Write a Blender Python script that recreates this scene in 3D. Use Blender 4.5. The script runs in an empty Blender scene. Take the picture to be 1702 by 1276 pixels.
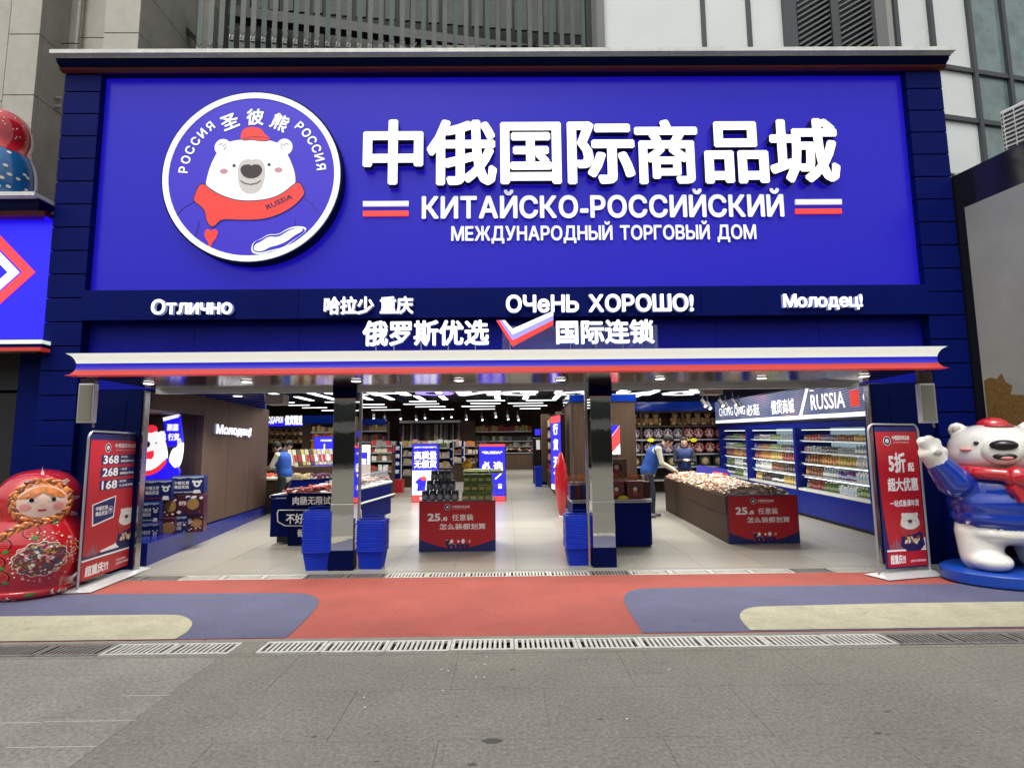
import bpy, bmesh, math, random
import numpy as np
from mathutils import Vector, Matrix
from mathutils.geometry import delaunay_2d_cdt
random.seed(7)
SC = bpy.context.scene
COL = SC.collection
# ------------------------------------------------------------------ camera
FPX, PW, PH, CAMH = 930.0, 1702.0, 1276.0, 1.55
_y, _p, _r = math.radians(-0.54), math.radians(6.45), math.radians(0.563)
FWD = Vector((-math.sin(_y)*math.cos(_p), math.cos(_y)*math.cos(_p), math.sin(_p)))
_r0 = Vector((math.cos(_y), math.sin(_y), 0)); _u0 = _r0.cross(FWD)
RGT = _r0*math.cos(_r) - _u0*math.sin(_r); UPV = _u0*math.cos(_r) + _r0*math.sin(_r)
CAM = Vector((0, 0, CAMH))
cd = bpy.data.cameras.new('camera'); co = bpy.data.objects.new('camera', cd); COL.objects.link(co)
cd.sensor_width = 36; cd.lens = 36*FPX/PW; cd.clip_start = 0.05; cd.clip_end = 2000
mm = Matrix((RGT, UPV, -FWD)).transposed().to_4x4(); mm.translation = CAM
co.matrix_world = mm; SC.camera = co
# ------------------------------------------------------------------ world and light (overcast day)
wd = bpy.data.worlds.new('World'); SC.world = wd; wd.use_nodes = True
nt = wd.node_tree; bg = nt.nodes['Background']
sky = nt.nodes.new('ShaderNodeTexSky'); sky.sky_type = 'NISHITA'; sky.sun_disc = False
SUN_EL, SUN_AZ = 62, 200
sky.sun_elevation = math.radians(SUN_EL); sky.sun_rotation = math.radians(SUN_AZ)
sky.air_density = 1.6; sky.dust_density = 6.0; sky.ozone_density = 1.0
hs = nt.nodes.new('ShaderNodeHueSaturation'); hs.inputs['Saturation'].default_value = 0.25
nt.links.new(sky.outputs[0], hs.inputs['Color']); nt.links.new(hs.outputs[0], bg.inputs[0])
bg.inputs[1].default_value = 0.10
sl = bpy.data.lights.new('sun', 'SUN'); sl.energy = 0.8; sl.angle = math.radians(25); sl.color = (1, .97, .92)
so = bpy.data.objects.new('sun', sl); COL.objects.link(so)
_e, _a = math.radians(SUN_EL), math.radians(SUN_AZ)
so.rotation_euler = Vector((-math.sin(_a)*math.cos(_e), -math.cos(_a)*math.cos(_e), -math.sin(_e))).to_track_quat('-Z', 'Y').to_euler()
vs = SC.view_settings
SC.display_settings.display_device = 'sRGB'
vs.view_transform = 'Standard'; vs.look = 'None'; vs.gamma = 1; vs.use_curve_mapping = False; vs.exposure = 0.72
SC.render.engine = 'CYCLES'; SC.cycles.use_denoising = True; SC.cycles.max_bounces = 6
SC.cycles.diffuse_bounces = 3; SC.cycles.glossy_bounces = 4; SC.cycles.transmission_bounces = 6; SC.cycles.transparent_max_bounces = 8
SC.cycles.sample_clamp_indirect = 4; SC.cycles.caustics_reflective = False; SC.cycles.caustics_refractive = False

# ------------------------------------------------------------------ helpers
def ray(px, py): return FWD*FPX + RGT*(px-PW/2) - UPV*(py-PH/2)
def AT(px, py, Y):                     # a measured point on the plane at distance Y
    d = ray(px, py); return CAM + d*(Y/d.y)
def GR(px, py):                        # on the level ground
    d = ray(px, py); return CAM + d*(-CAMH/d.z)
SLOPE, SY0 = 0.025, 7.3                # the shop floor rises gently from the door
def zf(Y): return max(0.0, SLOPE*(Y-SY0))
def FL(px, py):
    d = ray(px, py); return CAM + d*((CAMH+SLOPE*SY0)/(SLOPE*d.y-d.z))
def lin(h):
    h = h.lstrip('#'); c = [int(h[i:i+2], 16)/255 for i in (0, 2, 4)]
    return tuple((x/12.92 if x <= .04045 else ((x+.055)/1.055)**2.4) for x in c)
MATS = {}
def mat(name, col, rough=.5, metal=0, emit=None, es=1.0, var=0.0, vscale=3.0, bump=0.0, bscale=60, coat=0, spec=.5, alpha=1, trans=0, stretch=None, sample=False, dirt=None, blot=None):
    if name in MATS: return MATS[name]
    c = lin(col) if isinstance(col, str) else tuple(col)
    m = bpy.data.materials.new(name); m.use_nodes = True
    n = m.node_tree; b = n.nodes['Principled BSDF']
    b.inputs['Base Color'].default_value = (*c, 1)
    b.inputs['Roughness'].default_value = rough; b.inputs['Metallic'].default_value = metal
    b.inputs['Coat Weight'].default_value = coat; b.inputs['Coat Roughness'].default_value = .05
    b.inputs['Specular IOR Level'].default_value = spec; b.inputs['Alpha'].default_value = alpha
    b.inputs['Transmission Weight'].default_value = trans
    if emit:
        e = lin(emit) if isinstance(emit, str) else emit
        b.inputs['Emission Color'].default_value = (*e, 1); b.inputs['Emission Strength'].default_value = es
        if not sample: m.cycles.emission_sampling = 'NONE'
    tc = n.nodes.new('ShaderNodeNewGeometry')
    mp = n.nodes.new('ShaderNodeMapping'); n.links.new(tc.outputs['Position'], mp.inputs[0])
    if stretch: mp.inputs['Scale'].default_value = stretch
    if var:
        nz = n.nodes.new('ShaderNodeTexNoise'); nz.inputs['Scale'].default_value = vscale; nz.inputs['Detail'].default_value = 6; nz.inputs['Roughness'].default_value = .65
        n.links.new(mp.outputs[0], nz.inputs['Vector'])
        rp = n.nodes.new('ShaderNodeMapRange'); rp.inputs['From Min'].default_value = .3; rp.inputs['From Max'].default_value = .7
        rp.inputs['To Min'].default_value = 1-var; rp.inputs['To Max'].default_value = 1+var
        n.links.new(nz.outputs['Fac'], rp.inputs['Value'])
        last = rp.outputs[0]
        if dirt:
            n2 = n.nodes.new('ShaderNodeTexNoise'); n2.inputs['Scale'].default_value = dirt[0]; n2.inputs['Detail'].default_value = 8; n2.inputs['Roughness'].default_value = .8
            n.links.new(mp.outputs[0], n2.inputs['Vector'])
            r2 = n.nodes.new('ShaderNodeMapRange'); r2.inputs['From Min'].default_value = .35; r2.inputs['From Max'].default_value = .65
            r2.inputs['To Min'].default_value = 1-dirt[1]; r2.inputs['To Max'].default_value = 1+dirt[1]
            n.links.new(n2.outputs['Fac'], r2.inputs['Value'])
            mu = n.nodes.new('ShaderNodeMath'); mu.operation = 'MULTIPLY'
            n.links.new(last, mu.inputs[0]); n.links.new(r2.outputs[0], mu.inputs[1]); last = mu.outputs[0]
        if blot:
            m3 = n.nodes.new('ShaderNodeMapping'); m3.inputs['Scale'].default_value = (1, blot[2] if len(blot) > 2 else 1, 1); n.links.new(tc.outputs['Position'], m3.inputs[0])
            n3 = n.nodes.new('ShaderNodeTexNoise'); n3.inputs['Scale'].default_value = blot[0]; n3.inputs['Detail'].default_value = 9; n3.inputs['Roughness'].default_value = .75; n3.inputs['Distortion'].default_value = .6
            n.links.new(m3.outputs[0], n3.inputs['Vector'])
            r3 = n.nodes.new('ShaderNodeMapRange'); r3.inputs['From Min'].default_value = .56; r3.inputs['From Max'].default_value = .72
            r3.inputs['To Min'].default_value = 1; r3.inputs['To Max'].default_value = 1-blot[1]
            n.links.new(n3.outputs['Fac'], r3.inputs['Value'])
            m4 = n.nodes.new('ShaderNodeMath'); m4.operation = 'MULTIPLY'
            n.links.new(last, m4.inputs[0]); n.links.new(r3.outputs[0], m4.inputs[1]); last = m4.outputs[0]
        vm = n.nodes.new('ShaderNodeVectorMath'); vm.operation = 'SCALE'; vm.inputs[0].default_value = c
        n.links.new(last, vm.inputs['Scale']); n.links.new(vm.outputs[0], b.inputs['Base Color'])
        rr = n.nodes.new('ShaderNodeMapRange'); rr.inputs['To Min'].default_value = max(0, rough-min(.06, var*.4)); rr.inputs['To Max'].default_value = min(1, rough+min(.1, var*.6))
        n.links.new(nz.outputs['Fac'], rr.inputs['Value']); n.links.new(rr.outputs[0], b.inputs['Roughness'])
    if bump:
        nb = n.nodes.new('ShaderNodeTexNoise'); nb.inputs['Scale'].default_value = bscale; nb.inputs['Detail'].default_value = 4
        n.links.new(mp.outputs[0], nb.inputs['Vector'])
        bp = n.nodes.new('ShaderNodeBump'); bp.inputs['Strength'].default_value = bump; bp.inputs['Distance'].default_value = .01
        n.links.new(nb.outputs['Fac'], bp.inputs['Height']); n.links.new(bp.outputs[0], b.inputs['Normal'])
    MATS[name] = m; return m

GLY = {}
def contours(t):
    c = bpy.data.curves.new('t', 'FONT'); c.body = t; c.size = 1; c.resolution_u = 2; c.fill_mode = 'NONE'
    o = bpy.data.objects.new('t', c); me = bpy.data.meshes.new_from_object(o)
    nxt = {}; P = [(q.co.x, q.co.y) for q in me.vertices]
    for e in me.edges: nxt[e.vertices[0]] = e.vertices[1]
    bpy.data.objects.remove(o); bpy.data.curves.remove(c); bpy.data.meshes.remove(me)
    out = []; seen = set()
    for e0 in sorted(nxt):
        if e0 in seen: continue
        L = [e0]; seen.add(e0); k = nxt[e0]
        while k != e0 and k in nxt and k not in seen: L.append(k); seen.add(k); k = nxt[k]
        if k != e0 and k in nxt and k in seen and k != L[0]: pass
        out.append([P[q] for q in L])
    return out
def glyph(s, bold=0.0):
    """outline of a string in Blender's built-in font, thickened by bold: flat vertices, triangles, boundary"""
    key = (s, bold)
    if key in GLY: return GLY[key]
    C0 = contours(s)
    offs = [(0, 0)]
    if bold: offs += [(bold*math.cos(a), bold*math.sin(a)) for a in [math.pi/4*(k+.5) for k in range(8)]] if len(s) == 1 else [(bold*.7, bold*.7), (-bold*.7, bold*.7), (bold*.7, -bold*.7), (-bold*.7, -bold*.7)]
    V, E = [], []
    for ox, oy in offs:
        for L in C0:
            n = len(V); V += [Vector((x+ox, y+oy)) for x, y in L]; E += [(n+i, n+(i+1) % len(L)) for i in range(len(L))]
    if not V: GLY[key] = ([], [], [], 0, 0, 0, 0); return GLY[key]
    ov, oe, of, _, _, _ = delaunay_2d_cdt(V, E, [], 0, 1e-5)
    A = np.array([V[a][:] for a, b in E]); B = np.array([V[b][:] for a, b in E])
    vv = np.array([q[:] for q in ov]); F = np.array(of); cen = vv[F].mean(axis=1)
    wn = np.zeros(len(F))
    for k0 in range(0, len(F), 4000):
        y = cen[k0:k0+4000, 1][:, None]; x = cen[k0:k0+4000, 0][:, None]
        up = (A[:, 1] <= y) & (B[:, 1] > y); dn = (A[:, 1] > y) & (B[:, 1] <= y)
        cr = (B[:, 0]-A[:, 0])*(y-A[:, 1])-(x-A[:, 0])*(B[:, 1]-A[:, 1])
        wn[k0:k0+4000] = (up & (cr > 0)).sum(1)-(dn & (cr < 0)).sum(1)
    F = F[wn != 0]
    f = [tuple(int(i) for i in q) for q in F]
    ec = {(q[i], q[(i+1) % 3]) for q in f for i in range(3)}
    bd = [e for e in ec if (e[1], e[0]) not in ec]
    used = sorted({i for q in f for i in q}); mp = {a: i for i, a in enumerate(used)}
    v = [tuple(vv[i]) for i in used]; f = [tuple(mp[i] for i in q) for q in f]; bd = [(mp[a], mp[b]) for a, b in bd]
    xs = [p[0] for p in v]; ys = [p[1] for p in v]
    GLY[key] = (v, f, bd, min(xs), max(xs), min(ys), max(ys)); return GLY[key]

ORG = {}
class MB:
    def __init__(s): s.v, s.f, s.m = [], [], []
    def add(s, vs, fs, m=0):
        n = len(s.v); s.v += [tuple(p) for p in vs]
        s.f += [tuple(i+n for i in f) for f in fs]; s.m += [m]*len(fs); return s
    def box(s, x0, x1, y0, y1, z0, z1, m=0, M=None):
        if x0 > x1: x0, x1 = x1, x0
        if y0 > y1: y0, y1 = y1, y0
        if z0 > z1: z0, z1 = z1, z0
        v = [(x0,y0,z0),(x1,y0,z0),(x1,y1,z0),(x0,y1,z0),(x0,y0,z1),(x1,y0,z1),(x1,y1,z1),(x0,y1,z1)]
        if M: v = [M @ Vector(p) for p in v]
        return s.add(v, [(0,3,2,1),(4,5,6,7),(0,1,5,4),(1,2,6,5),(2,3,7,6),(3,0,4,7)], m)
    def hexa(s, v, m=0):               # eight corners, bottom ring then top ring
        return s.add(v, [(0,3,2,1),(4,5,6,7),(0,1,5,4),(1,2,6,5),(2,3,7,6),(3,0,4,7)], m)
    def prism(s, pts, d, m=0):         # closed polygon pts (3D) pushed along vector d
        n = len(pts); d = Vector(d)
        a = [Vector(p) for p in pts]; b = [p+d for p in a]
        return s.add(a+b, [tuple(range(n)), tuple(range(2*n-1, n-1, -1))]+[(i, i+n, (i+1) % n+n, (i+1) % n) for i in range(n)], m)
    def xz(s, pts, y0, y1, m=0): return s.prism([(x, y0, z) for x, z in pts], (0, y1-y0, 0), m)
    def xy(s, pts, z0, z1, m=0): return s.prism([(x, y, z0) for x, y in pts], (0, 0, z1-z0), m)
    def yz(s, pts, x0, x1, m=0): return s.prism([(x0, y, z) for y, z in pts], (x1-x0, 0, 0), m)
    def cyl(s, a, b, r, n=10, m=0, r2=None, caps=True):
        a, b = Vector(a), Vector(b); d = (b-a).normalized(); r2 = r if r2 is None else r2
        u = d.orthogonal().normalized(); w = d.cross(u)
        A = [a+(u*math.cos(t)+w*math.sin(t))*r for t in [2*math.pi*i/n for i in range(n)]]
        B = [b+(u*math.cos(t)+w*math.sin(t))*r2 for t in [2*math.pi*i/n for i in range(n)]]
        fs = [(i, (i+1) % n, (i+1) % n+n, i+n) for i in range(n)]
        if caps: fs += [tuple(range(n-1, -1, -1)), tuple(range(n, 2*n))]
        return s.add(A+B, fs, m)
    def tube(s, pts, r, n=8, m=0):
        for a, b in zip(pts, pts[1:]): s.cyl(a, b, r, n, m)
        return s
    def lathe(s, prof, n=24, c=(0, 0, 0), m=0, sx=1, sy=1):
        vs = []; k = len(prof)
        for r, z in prof:
            for i in range(n):
                t = 2*math.pi*i/n; vs.append((c[0]+r*sx*math.cos(t), c[1]+r*sy*math.sin(t), c[2]+z))
        fs = [(j*n+i, j*n+(i+1) % n, (j+1)*n+(i+1) % n, (j+1)*n+i) for j in range(k-1) for i in range(n)]
        fs += [tuple(range(n-1, -1, -1)), tuple(range((k-1)*n, k*n))]
        return s.add(vs, fs, m)
    def ell(s, c, r, n=12, k=8, m=0, M=None):
        if not hasattr(r, '__len__'): r = (r, r, r)
        vs = [(0, 0, -1)]; 
        for j in range(1, k):
            p = math.pi*j/k-math.pi/2
            for i in range(n):
                t = 2*math.pi*i/n; vs.append((math.cos(p)*math.cos(t), math.cos(p)*math.sin(t), math.sin(p)))
        vs.append((0, 0, 1)); L = len(vs)-1
        fs = [(0, 1+(i+1) % n, 1+i) for i in range(n)]
        fs += [(1+j*n+i, 1+j*n+(i+1) % n, 1+(j+1)*n+(i+1) % n, 1+(j+1)*n+i) for j in range(k-2) for i in range(n)]
        fs += [(L, L-n+i, L-n+(i+1) % n) for i in range(n)]
        c = Vector(c); out = []
        for v in vs:
            q = Vector((v[0]*r[0], v[1]*r[1], v[2]*r[2]))
            if M: q = M @ q
            out.append(c+q)
        return s.add(out, fs, m)
    def cap(s, a, b, ra, rb, m=0, n=12):
        s.cyl(a, b, ra, n, m, rb); s.ell(a, ra, n, 8, m); s.ell(b, rb, n, 8, m); return s
    def arc(s, cx, cz, r0, r1, t0, t1, y0, y1, m=0, n=48, sx=1, sz=1):   # ring sector facing the street
        P = []
        for i in range(n+1):
            t = math.radians(t0+(t1-t0)*i/n); P.append((math.cos(t), math.sin(t)))
        vs = [(cx+c*r*sx, y, cz+q*r*sz) for y in (y0, y1) for r in (r0, r1) for c, q in P]
        k = n+1; fs = []
        for i in range(n):
            fs += [(i, i+1, k+i+1, k+i), (3*k+i, 3*k+i+1, 2*k+i+1, 2*k+i), (k+i, k+i+1, 3*k+i+1, 3*k+i), (i+1, i, 2*k+i, 2*k+i+1)]
        if abs(t1-t0) < 359.9: fs += [(0, k, 3*k, 2*k), (k-1, 3*k-1, 4*k-1, 2*k-1)]
        return s.add(vs, fs, m)
    def text(s, t, O, U, V, N, w, h, depth=.002, bold=0.0, m=0, m2=None):
        """string t fitted into w x h with its lower left corner at O, facing N"""
        v, f, bd, x0, x1, y0, y1 = glyph(t, bold)
        if not v: return s
        O, U, V, N = Vector(O), Vector(U).normalized(), Vector(V).normalized(), Vector(N).normalized()
        kx = w/max(1e-6, x1-x0); ky = h/max(1e-6, y1-y0)
        P = [O+U*((x-x0)*kx)+V*((y-y0)*ky) for x, y in v]
        s.add([p+N*depth for p in P], f, m)
        if depth > .004:
            n = len(P); s.add([p+N*depth for p in P]+P, [(b, a, a+n, b+n) for a, b in bd], m if m2 is None else m2)
        return s
    def textf(s, t, px0, px1, py0, py1, Y, depth=.01, bold=.02, m=0, m2=None):   # on a street-facing plane whose FRONT is at Y
        a = AT(px0, py1, Y); b = AT(px1, py1, Y); c = AT((px0+px1)/2, py0, Y)
        return s.text(t, (a.x, Y+depth, (a.z+b.z)/2), (1, 0, 0), (0, 0, 1), (0, -1, 0), b.x-a.x, c.z-(a.z+b.z)/2, depth, bold, m, m2)
    def build(s, name, mats, parent=None, smooth=False, bevel=0, org=None, kind=None, seg=2):
        if not isinstance(mats, (list, tuple)): mats = [mats]
        L = Vector(org) if org is not None else (ORG[parent.name] if parent else Vector((0, 0, 0)))
        me = bpy.data.meshes.new(name)
        me.from_pydata([(p[0]-L.x, p[1]-L.y, p[2]-L.z) for p in s.v], [], s.f)
        for mt in mats: me.materials.append(mt)
        me.polygons.foreach_set('material_index', s.m)
        if smooth: me.polygons.foreach_set('use_smooth', [True]*len(s.f))
        me.update()
        o = bpy.data.objects.new(name, me); COL.objects.link(o)
        if parent: o.parent = parent; ORG[o.name] = ORG[parent.name]
        else: o.location = L; ORG[o.name] = L
        if bevel:
            b = o.modifiers.new('bevel', 'BEVEL'); b.width = bevel; b.segments = seg; b.limit_method = 'ANGLE'; b.angle_limit = .6
        if smooth == 'auto':
            for e in me.polygons: e.use_smooth = True
            me.set_sharp_from_angle(angle=.6)
        if kind: o['kind'] = kind
        return o
def tag(o, label, cat=None, group=None):
    o['label'] = label
    if cat: o['category'] = cat
    if group: o['group'] = group
    return o
def thing(name, label, cat, loc=(0, 0, 0), rz=0, group=None, local=False):
    o = bpy.data.objects.new(name, None); COL.objects.link(o); o.empty_display_size = .1
    o.location = loc; o.rotation_euler = (0, 0, rz)
    ORG[o.name] = Vector((0, 0, 0)) if (local or rz) else Vector(loc)
    return tag(o, label, cat, group)
def dup(o, loc=None, rz=None, label=None, group=None, parent=None, scale=None):
    c = o.copy(); COL.objects.link(c)
    if parent is not None: c.parent = parent
    if loc is not None: c.location = loc
    if rz is not None: c.rotation_euler = (0, 0, rz)
    if scale is not None: c.scale = scale
    if label: c['label'] = label
    if group: c['group'] = group
    for ch in list(o.children): dup(ch, parent=c)
    ORG[c.name] = ORG.get(o.name, Vector((0, 0, 0)))
    return c
def remeshed(mb, voxel, mats, name, parent, smooth=3, org=None):
    """joins overlapping rounded shapes into one continuous skin; each face takes the material of the nearest shape"""
    src = mb.build('tmp', mats, org=(0, 0, 0))
    r = src.modifiers.new('r', 'REMESH'); r.mode = 'VOXEL'; r.voxel_size = voxel
    sm = src.modifiers.new('s', 'SMOOTH'); sm.factor = .5; sm.iterations = smooth
    dg = bpy.context.evaluated_depsgraph_get(); me = bpy.data.meshes.new_from_object(src.evaluated_get(dg))
    from mathutils.bvhtree import BVHTree
    tr = BVHTree.FromPolygons([Vector(v) for v in mb.v], mb.f)
    me.materials.clear()
    for mt in mats: me.materials.append(mt)
    L = ORG[parent.name] if parent else Vector(org or (0, 0, 0))
    for p in me.polygons:
        _, _, i, _ = tr.find_nearest(p.center); p.material_index = mb.m[i] if i is not None else 0; p.use_smooth = True
    for v in me.vertices: v.co -= L
    bpy.data.objects.remove(src)
    me.name = name; o = bpy.data.objects.new(name, me); COL.objects.link(o)
    if parent: o.parent = parent
    else: o.location = L
    ORG[o.name] = L; return o

# ------------------------------------------------------------------ materials
navy = mat('navy_panel', (.0015, .006, .095), .45, spec=.06, var=.12, vscale=1.2, bump=.05, bscale=30)
navyd = mat('navy_dark', (.001, .004, .045), .45, spec=.06, var=.15, vscale=1.5)
blue = mat('sign_blue', (.010, .008, .24), .26, emit=(.009, .004, .42), es=.42, var=.05, vscale=.6, spec=.33)
bluepl = mat('blue_plastic', (.006, .035, .52), .35, spec=.3, var=.08)
bluefr = mat('fridge_blue', (.003, .012, .20), .3, spec=.25, var=.08)
blit = mat('lit_blue', (.01, .01, .5), .4, emit=(.010, .002, .85), es=.55)
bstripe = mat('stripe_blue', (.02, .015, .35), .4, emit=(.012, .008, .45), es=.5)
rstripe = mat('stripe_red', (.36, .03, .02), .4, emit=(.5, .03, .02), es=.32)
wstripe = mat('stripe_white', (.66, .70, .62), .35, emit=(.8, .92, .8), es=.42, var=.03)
wlit = mat('lit_white', (.8, .8, .8), .4, emit=(1, 1, .98), es=.5)
wtext = mat('letter_white', (.8, .82, .85), .4, emit=(.85, .88, 1), es=.22)
wprint = mat('print_white', (.88, .88, .88), .5)
darkside = mat('letter_return', (.02, .02, .04), .35)
redm = mat('red_moulding', (.11, .006, .01), .3, var=.2)
whitecap = mat('white_trim', (.62, .64, .6), .4, var=.12, vscale=4, dirt=(14, .1))
cream = mat('cream_stone', (.40, .385, .33), .6, var=.08, vscale=5, bump=.15, bscale=80, dirt=(.8, .12))
creamd = mat('cream_joint', (.09, .085, .07), .8)
steel = mat('steel', (.55, .55, .56), .22, metal=1)
mirror = mat('mirror_steel', (.72, .71, .68), .03, metal=1, bump=.12, bscale=1.6)
alu = mat('aluminium', (.62, .64, .66), .35, metal=.9, var=.08)
soff = mat('brown_gloss_metal', (.16, .12, .10), .12, metal=.85, bump=.015, bscale=6)
brown = mat('brown_wood', (.058, .034, .022), .5, spec=.2, var=.25, vscale=2.5, stretch=(9, 9, .6))
brownl = mat('brown_laminate', (.085, .054, .037), .5, spec=.2, var=.22, vscale=2.5, stretch=(9, 9, .5))
black = mat('black', (.008, .008, .01), .5)
blackg = mat('black_gloss', (.01, .01, .012), .12)
redp = mat('red_print', (.46, .012, .020), .4, var=.04)
nwall = mat('navy_wall', (.004, .008, .26), .4, spec=.12, var=.12, vscale=1.3)
redl = mat('red_lit', (.6, .03, .03), .4, emit=(.8, .05, .03), es=.5)
redg = mat('red_gloss', (.48, .012, .02), .12, coat=1, var=.1)
blueg = mat('blue_gloss', (.006, .035, .34), .12, coat=1, var=.08, vscale=2)
whiteg = mat('white_gloss', (.72, .71, .66), .15, coat=1, var=.06, vscale=3, dirt=(9, .04))
pink = mat('pink', (.75, .25, .26), .3)
skinp = mat('doll_skin', (.78, .55, .46), .25, coat=.6)
orange = mat('doll_hair', (.62, .19, .04), .25, coat=.8, var=.45, vscale=14)
orange2 = mat('doll_hair_dark', (.22, .06, .02), .25, coat=.8)
green = mat('leaf_green', (.05, .2, .04), .3, coat=.5)
yellow = mat('yellow', (.8, .6, .04), .4)
gold = mat('gold', (.55, .35, .08), .3)
sk = mat('skin', (.52, .33, .25), .5)
hair = mat('hair', (.006, .005, .005), .65, spec=.3)
grass_ = None
pav = mat('granite_slab', (.172, .165, .142), .8, spec=.2, var=.12, vscale=1.1, bump=.35, bscale=140, dirt=(42, .4), blot=(2.6, .25, 2.5))
pav2 = mat('granite_slab_light', (.20, .193, .168), .7, spec=.3, var=.14, vscale=2.2, bump=.35, bscale=140, dirt=(38, .45), blot=(2.2, .22, 2.5))
grout = mat('grout', (.13, .125, .105), .8)
groutw = mat('grout_white', (.38, .37, .34), .8)
cred = mat('red_coating', (.275, .066, .052), .78, spec=.25, var=.14, vscale=1.4, bump=.2, bscale=160, dirt=(36, .14), blot=(3.1, .26, 2))
cblue = mat('blue_coating', (.080, .084, .145), .75, spec=.3, var=.12, vscale=2.2, bump=.2, bscale=160, dirt=(36, .16), blot=(2.7, .28, 2))
ccream = mat('cream_coating', (.32, .305, .22), .75, spec=.3, var=.14, vscale=3, bump=.2, bscale=160, dirt=(30, .16), blot=(3.3, .3, 2))
grate_m = mat('grate_steel', (.50, .50, .46), .45, metal=.35, var=.2, vscale=12)
grate_d = mat('grate_worn', (.16, .15, .14), .6, metal=.3, var=.3, vscale=14)
drainm = mat('drain_dark', (.01, .01, .01), .8)
tile = mat('floor_tile', (.30, .285, .245), .3)
tiles3 = [tile, mat('floor_tile_b', (.275, .262, .228), .3), mat('floor_tile_c', (.318, .30, .258), .28)]
glassm = mat('glass', (.9, .95, .95), .03, alpha=.14)
# ================================================================== SETTING: ground
def st(mb, name, m, **k):
    o = mb.build(name, m, **k); o['kind'] = 'structure'; return o
_g = MB()
for _a, _b in ((-60, 4.523), (4.777, 6.993), (7.237, 60)): _g.add([(-60, _a, -.014), (60, _a, -.014), (60, _b, -.014), (-60, _b, -.014)], [(0, 1, 2, 3)])
st(_g, 'ground', mat('far_plaza', (.145, .140, .118), .8, spec=.2, var=.12, vscale=.8, dirt=(120, .15)))
gb = st(MB().box(-7, 7, 1.2, 4.51, -.012, -.005, 0), 'slab_bed', grout)
def piece(me_cache, key, mk, name, m, parent, loc):
    if key not in me_cache:
        o = mk().build(name, m, parent); me_cache[key] = o.data
        o.location = loc; return o
    o = bpy.data.objects.new(name, me_cache[key]); COL.objects.link(o); o.parent = parent; o.location = loc; return o
plaza = st(MB().box(-7, 7, 4.455, 4.505, -.004, 0), 'plaza_pavement', pav)
pc = {}
XD = -2.18
def bevslab(w, d, g=.0013):
    return MB().box(g, w-g, g, d-g, -.0049, 0)
y = 1.3
row = 0
while y < 4.44:
    d = .63
    x = XD-(0 if row % 2 else .6)
    while x < 5.5:
        x0 = max(x, XD); w = x+1.2-x0
        piece(pc, ('p', round(w, 2), round(d, 2)), lambda: bevslab(w, d), 'slab', pav, plaza, (x0, y, 0)); x += 1.2
    y += d; row += 1
y = 1.3; row = 0
while y < 4.44:
    x = XD-.9-(0 if row % 2 else .45)
    xs = [XD]
    while x > -5.6: xs.append(x); x -= .9
    for a, b in zip(xs, xs[1:]):
        w = a-b; piece(pc, ('q', round(w, 2)), lambda: bevslab(w, .315, .0010), 'slab', pav2, plaza, (b, y, 0))
    y += .315; row += 1
jl = MB()
for a_, b_ in (((205, 1154.5), (280, 1156)), ((78, 1196), (222, 1199)), ((-20, 1200), (64, 1201)), ((15, 1239), (158, 1242))):
    p, q = GR(*a_), GR(*b_); y_ = (p.y+q.y)/2; jl.box(p.x, q.x, y_-.0028, y_+.0028, -.004, .0008)
jl.build('lime_joint', groutw, plaza)
st(MB().box(-7, 7, 4.782, 4.84, -.012, .0), 'concrete_strip', mat('concrete', (.16, .155, .135), .75, var=.15, vscale=6, bump=.3))
# coated entrance strip: sheets a few millimetres apart
def gpoly(pts, z, name, m):
    P = [GR(*p) for p in pts]; return st(MB().add([(q[0], q[1], z) for q in P], [tuple(range(len(P)))]), name, m)
st(MB().add([(-7.5, 4.84, 0), (7.5, 4.84, 0), (7.5, 6.99, 0), (-7.5, 6.99, 0)], [(0, 1, 2, 3)]), 'red_pavement', cred)
def smooth_pts(P, it=2):
    for _ in range(it):
        Q = [P[0]]
        for a, b in zip(P, P[1:]): Q += [(a[0]*.75+b[0]*.25, a[1]*.75+b[1]*.25), (a[0]*.25+b[0]*.75, a[1]*.25+b[1]*.75)]
        P = Q+[P[-1]]
    return P
def sheet(P, z, name, m, side):
    P = smooth_pts([tuple(GR(*p))[:2] for p in P]); X = side*7.5
    P = [(X, P[0][1])]+P+[(X, P[-1][1])]
    st(MB().add([(a, max(4.8402, b), z) for a, b in P], [tuple(range(len(P)))]), name, m)
sheet([(200, 987), (480, 985), (515, 987), (533, 997), (522, 1015), (495, 1043), (475, 1060)], .004, 'blue_pavement', cblue, -1)
sheet([(100, 1024), (270, 1022), (305, 1023), (322, 1035), (314, 1049), (300, 1058), (290, 1063)], .008, 'cream_pavement', ccream, -1)
sheet([(1500, 971), (1095, 977), (1050, 979), (1033, 993), (1045, 1015), (1058, 1035), (1068, 1052)], .004, 'blue_pavement', cblue, 1)
sheet([(1500, 1003), (1285, 1008), (1242, 1010), (1227, 1022), (1236, 1037), (1247, 1048)], .008, 'cream_pavement', ccream, 1)
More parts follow.
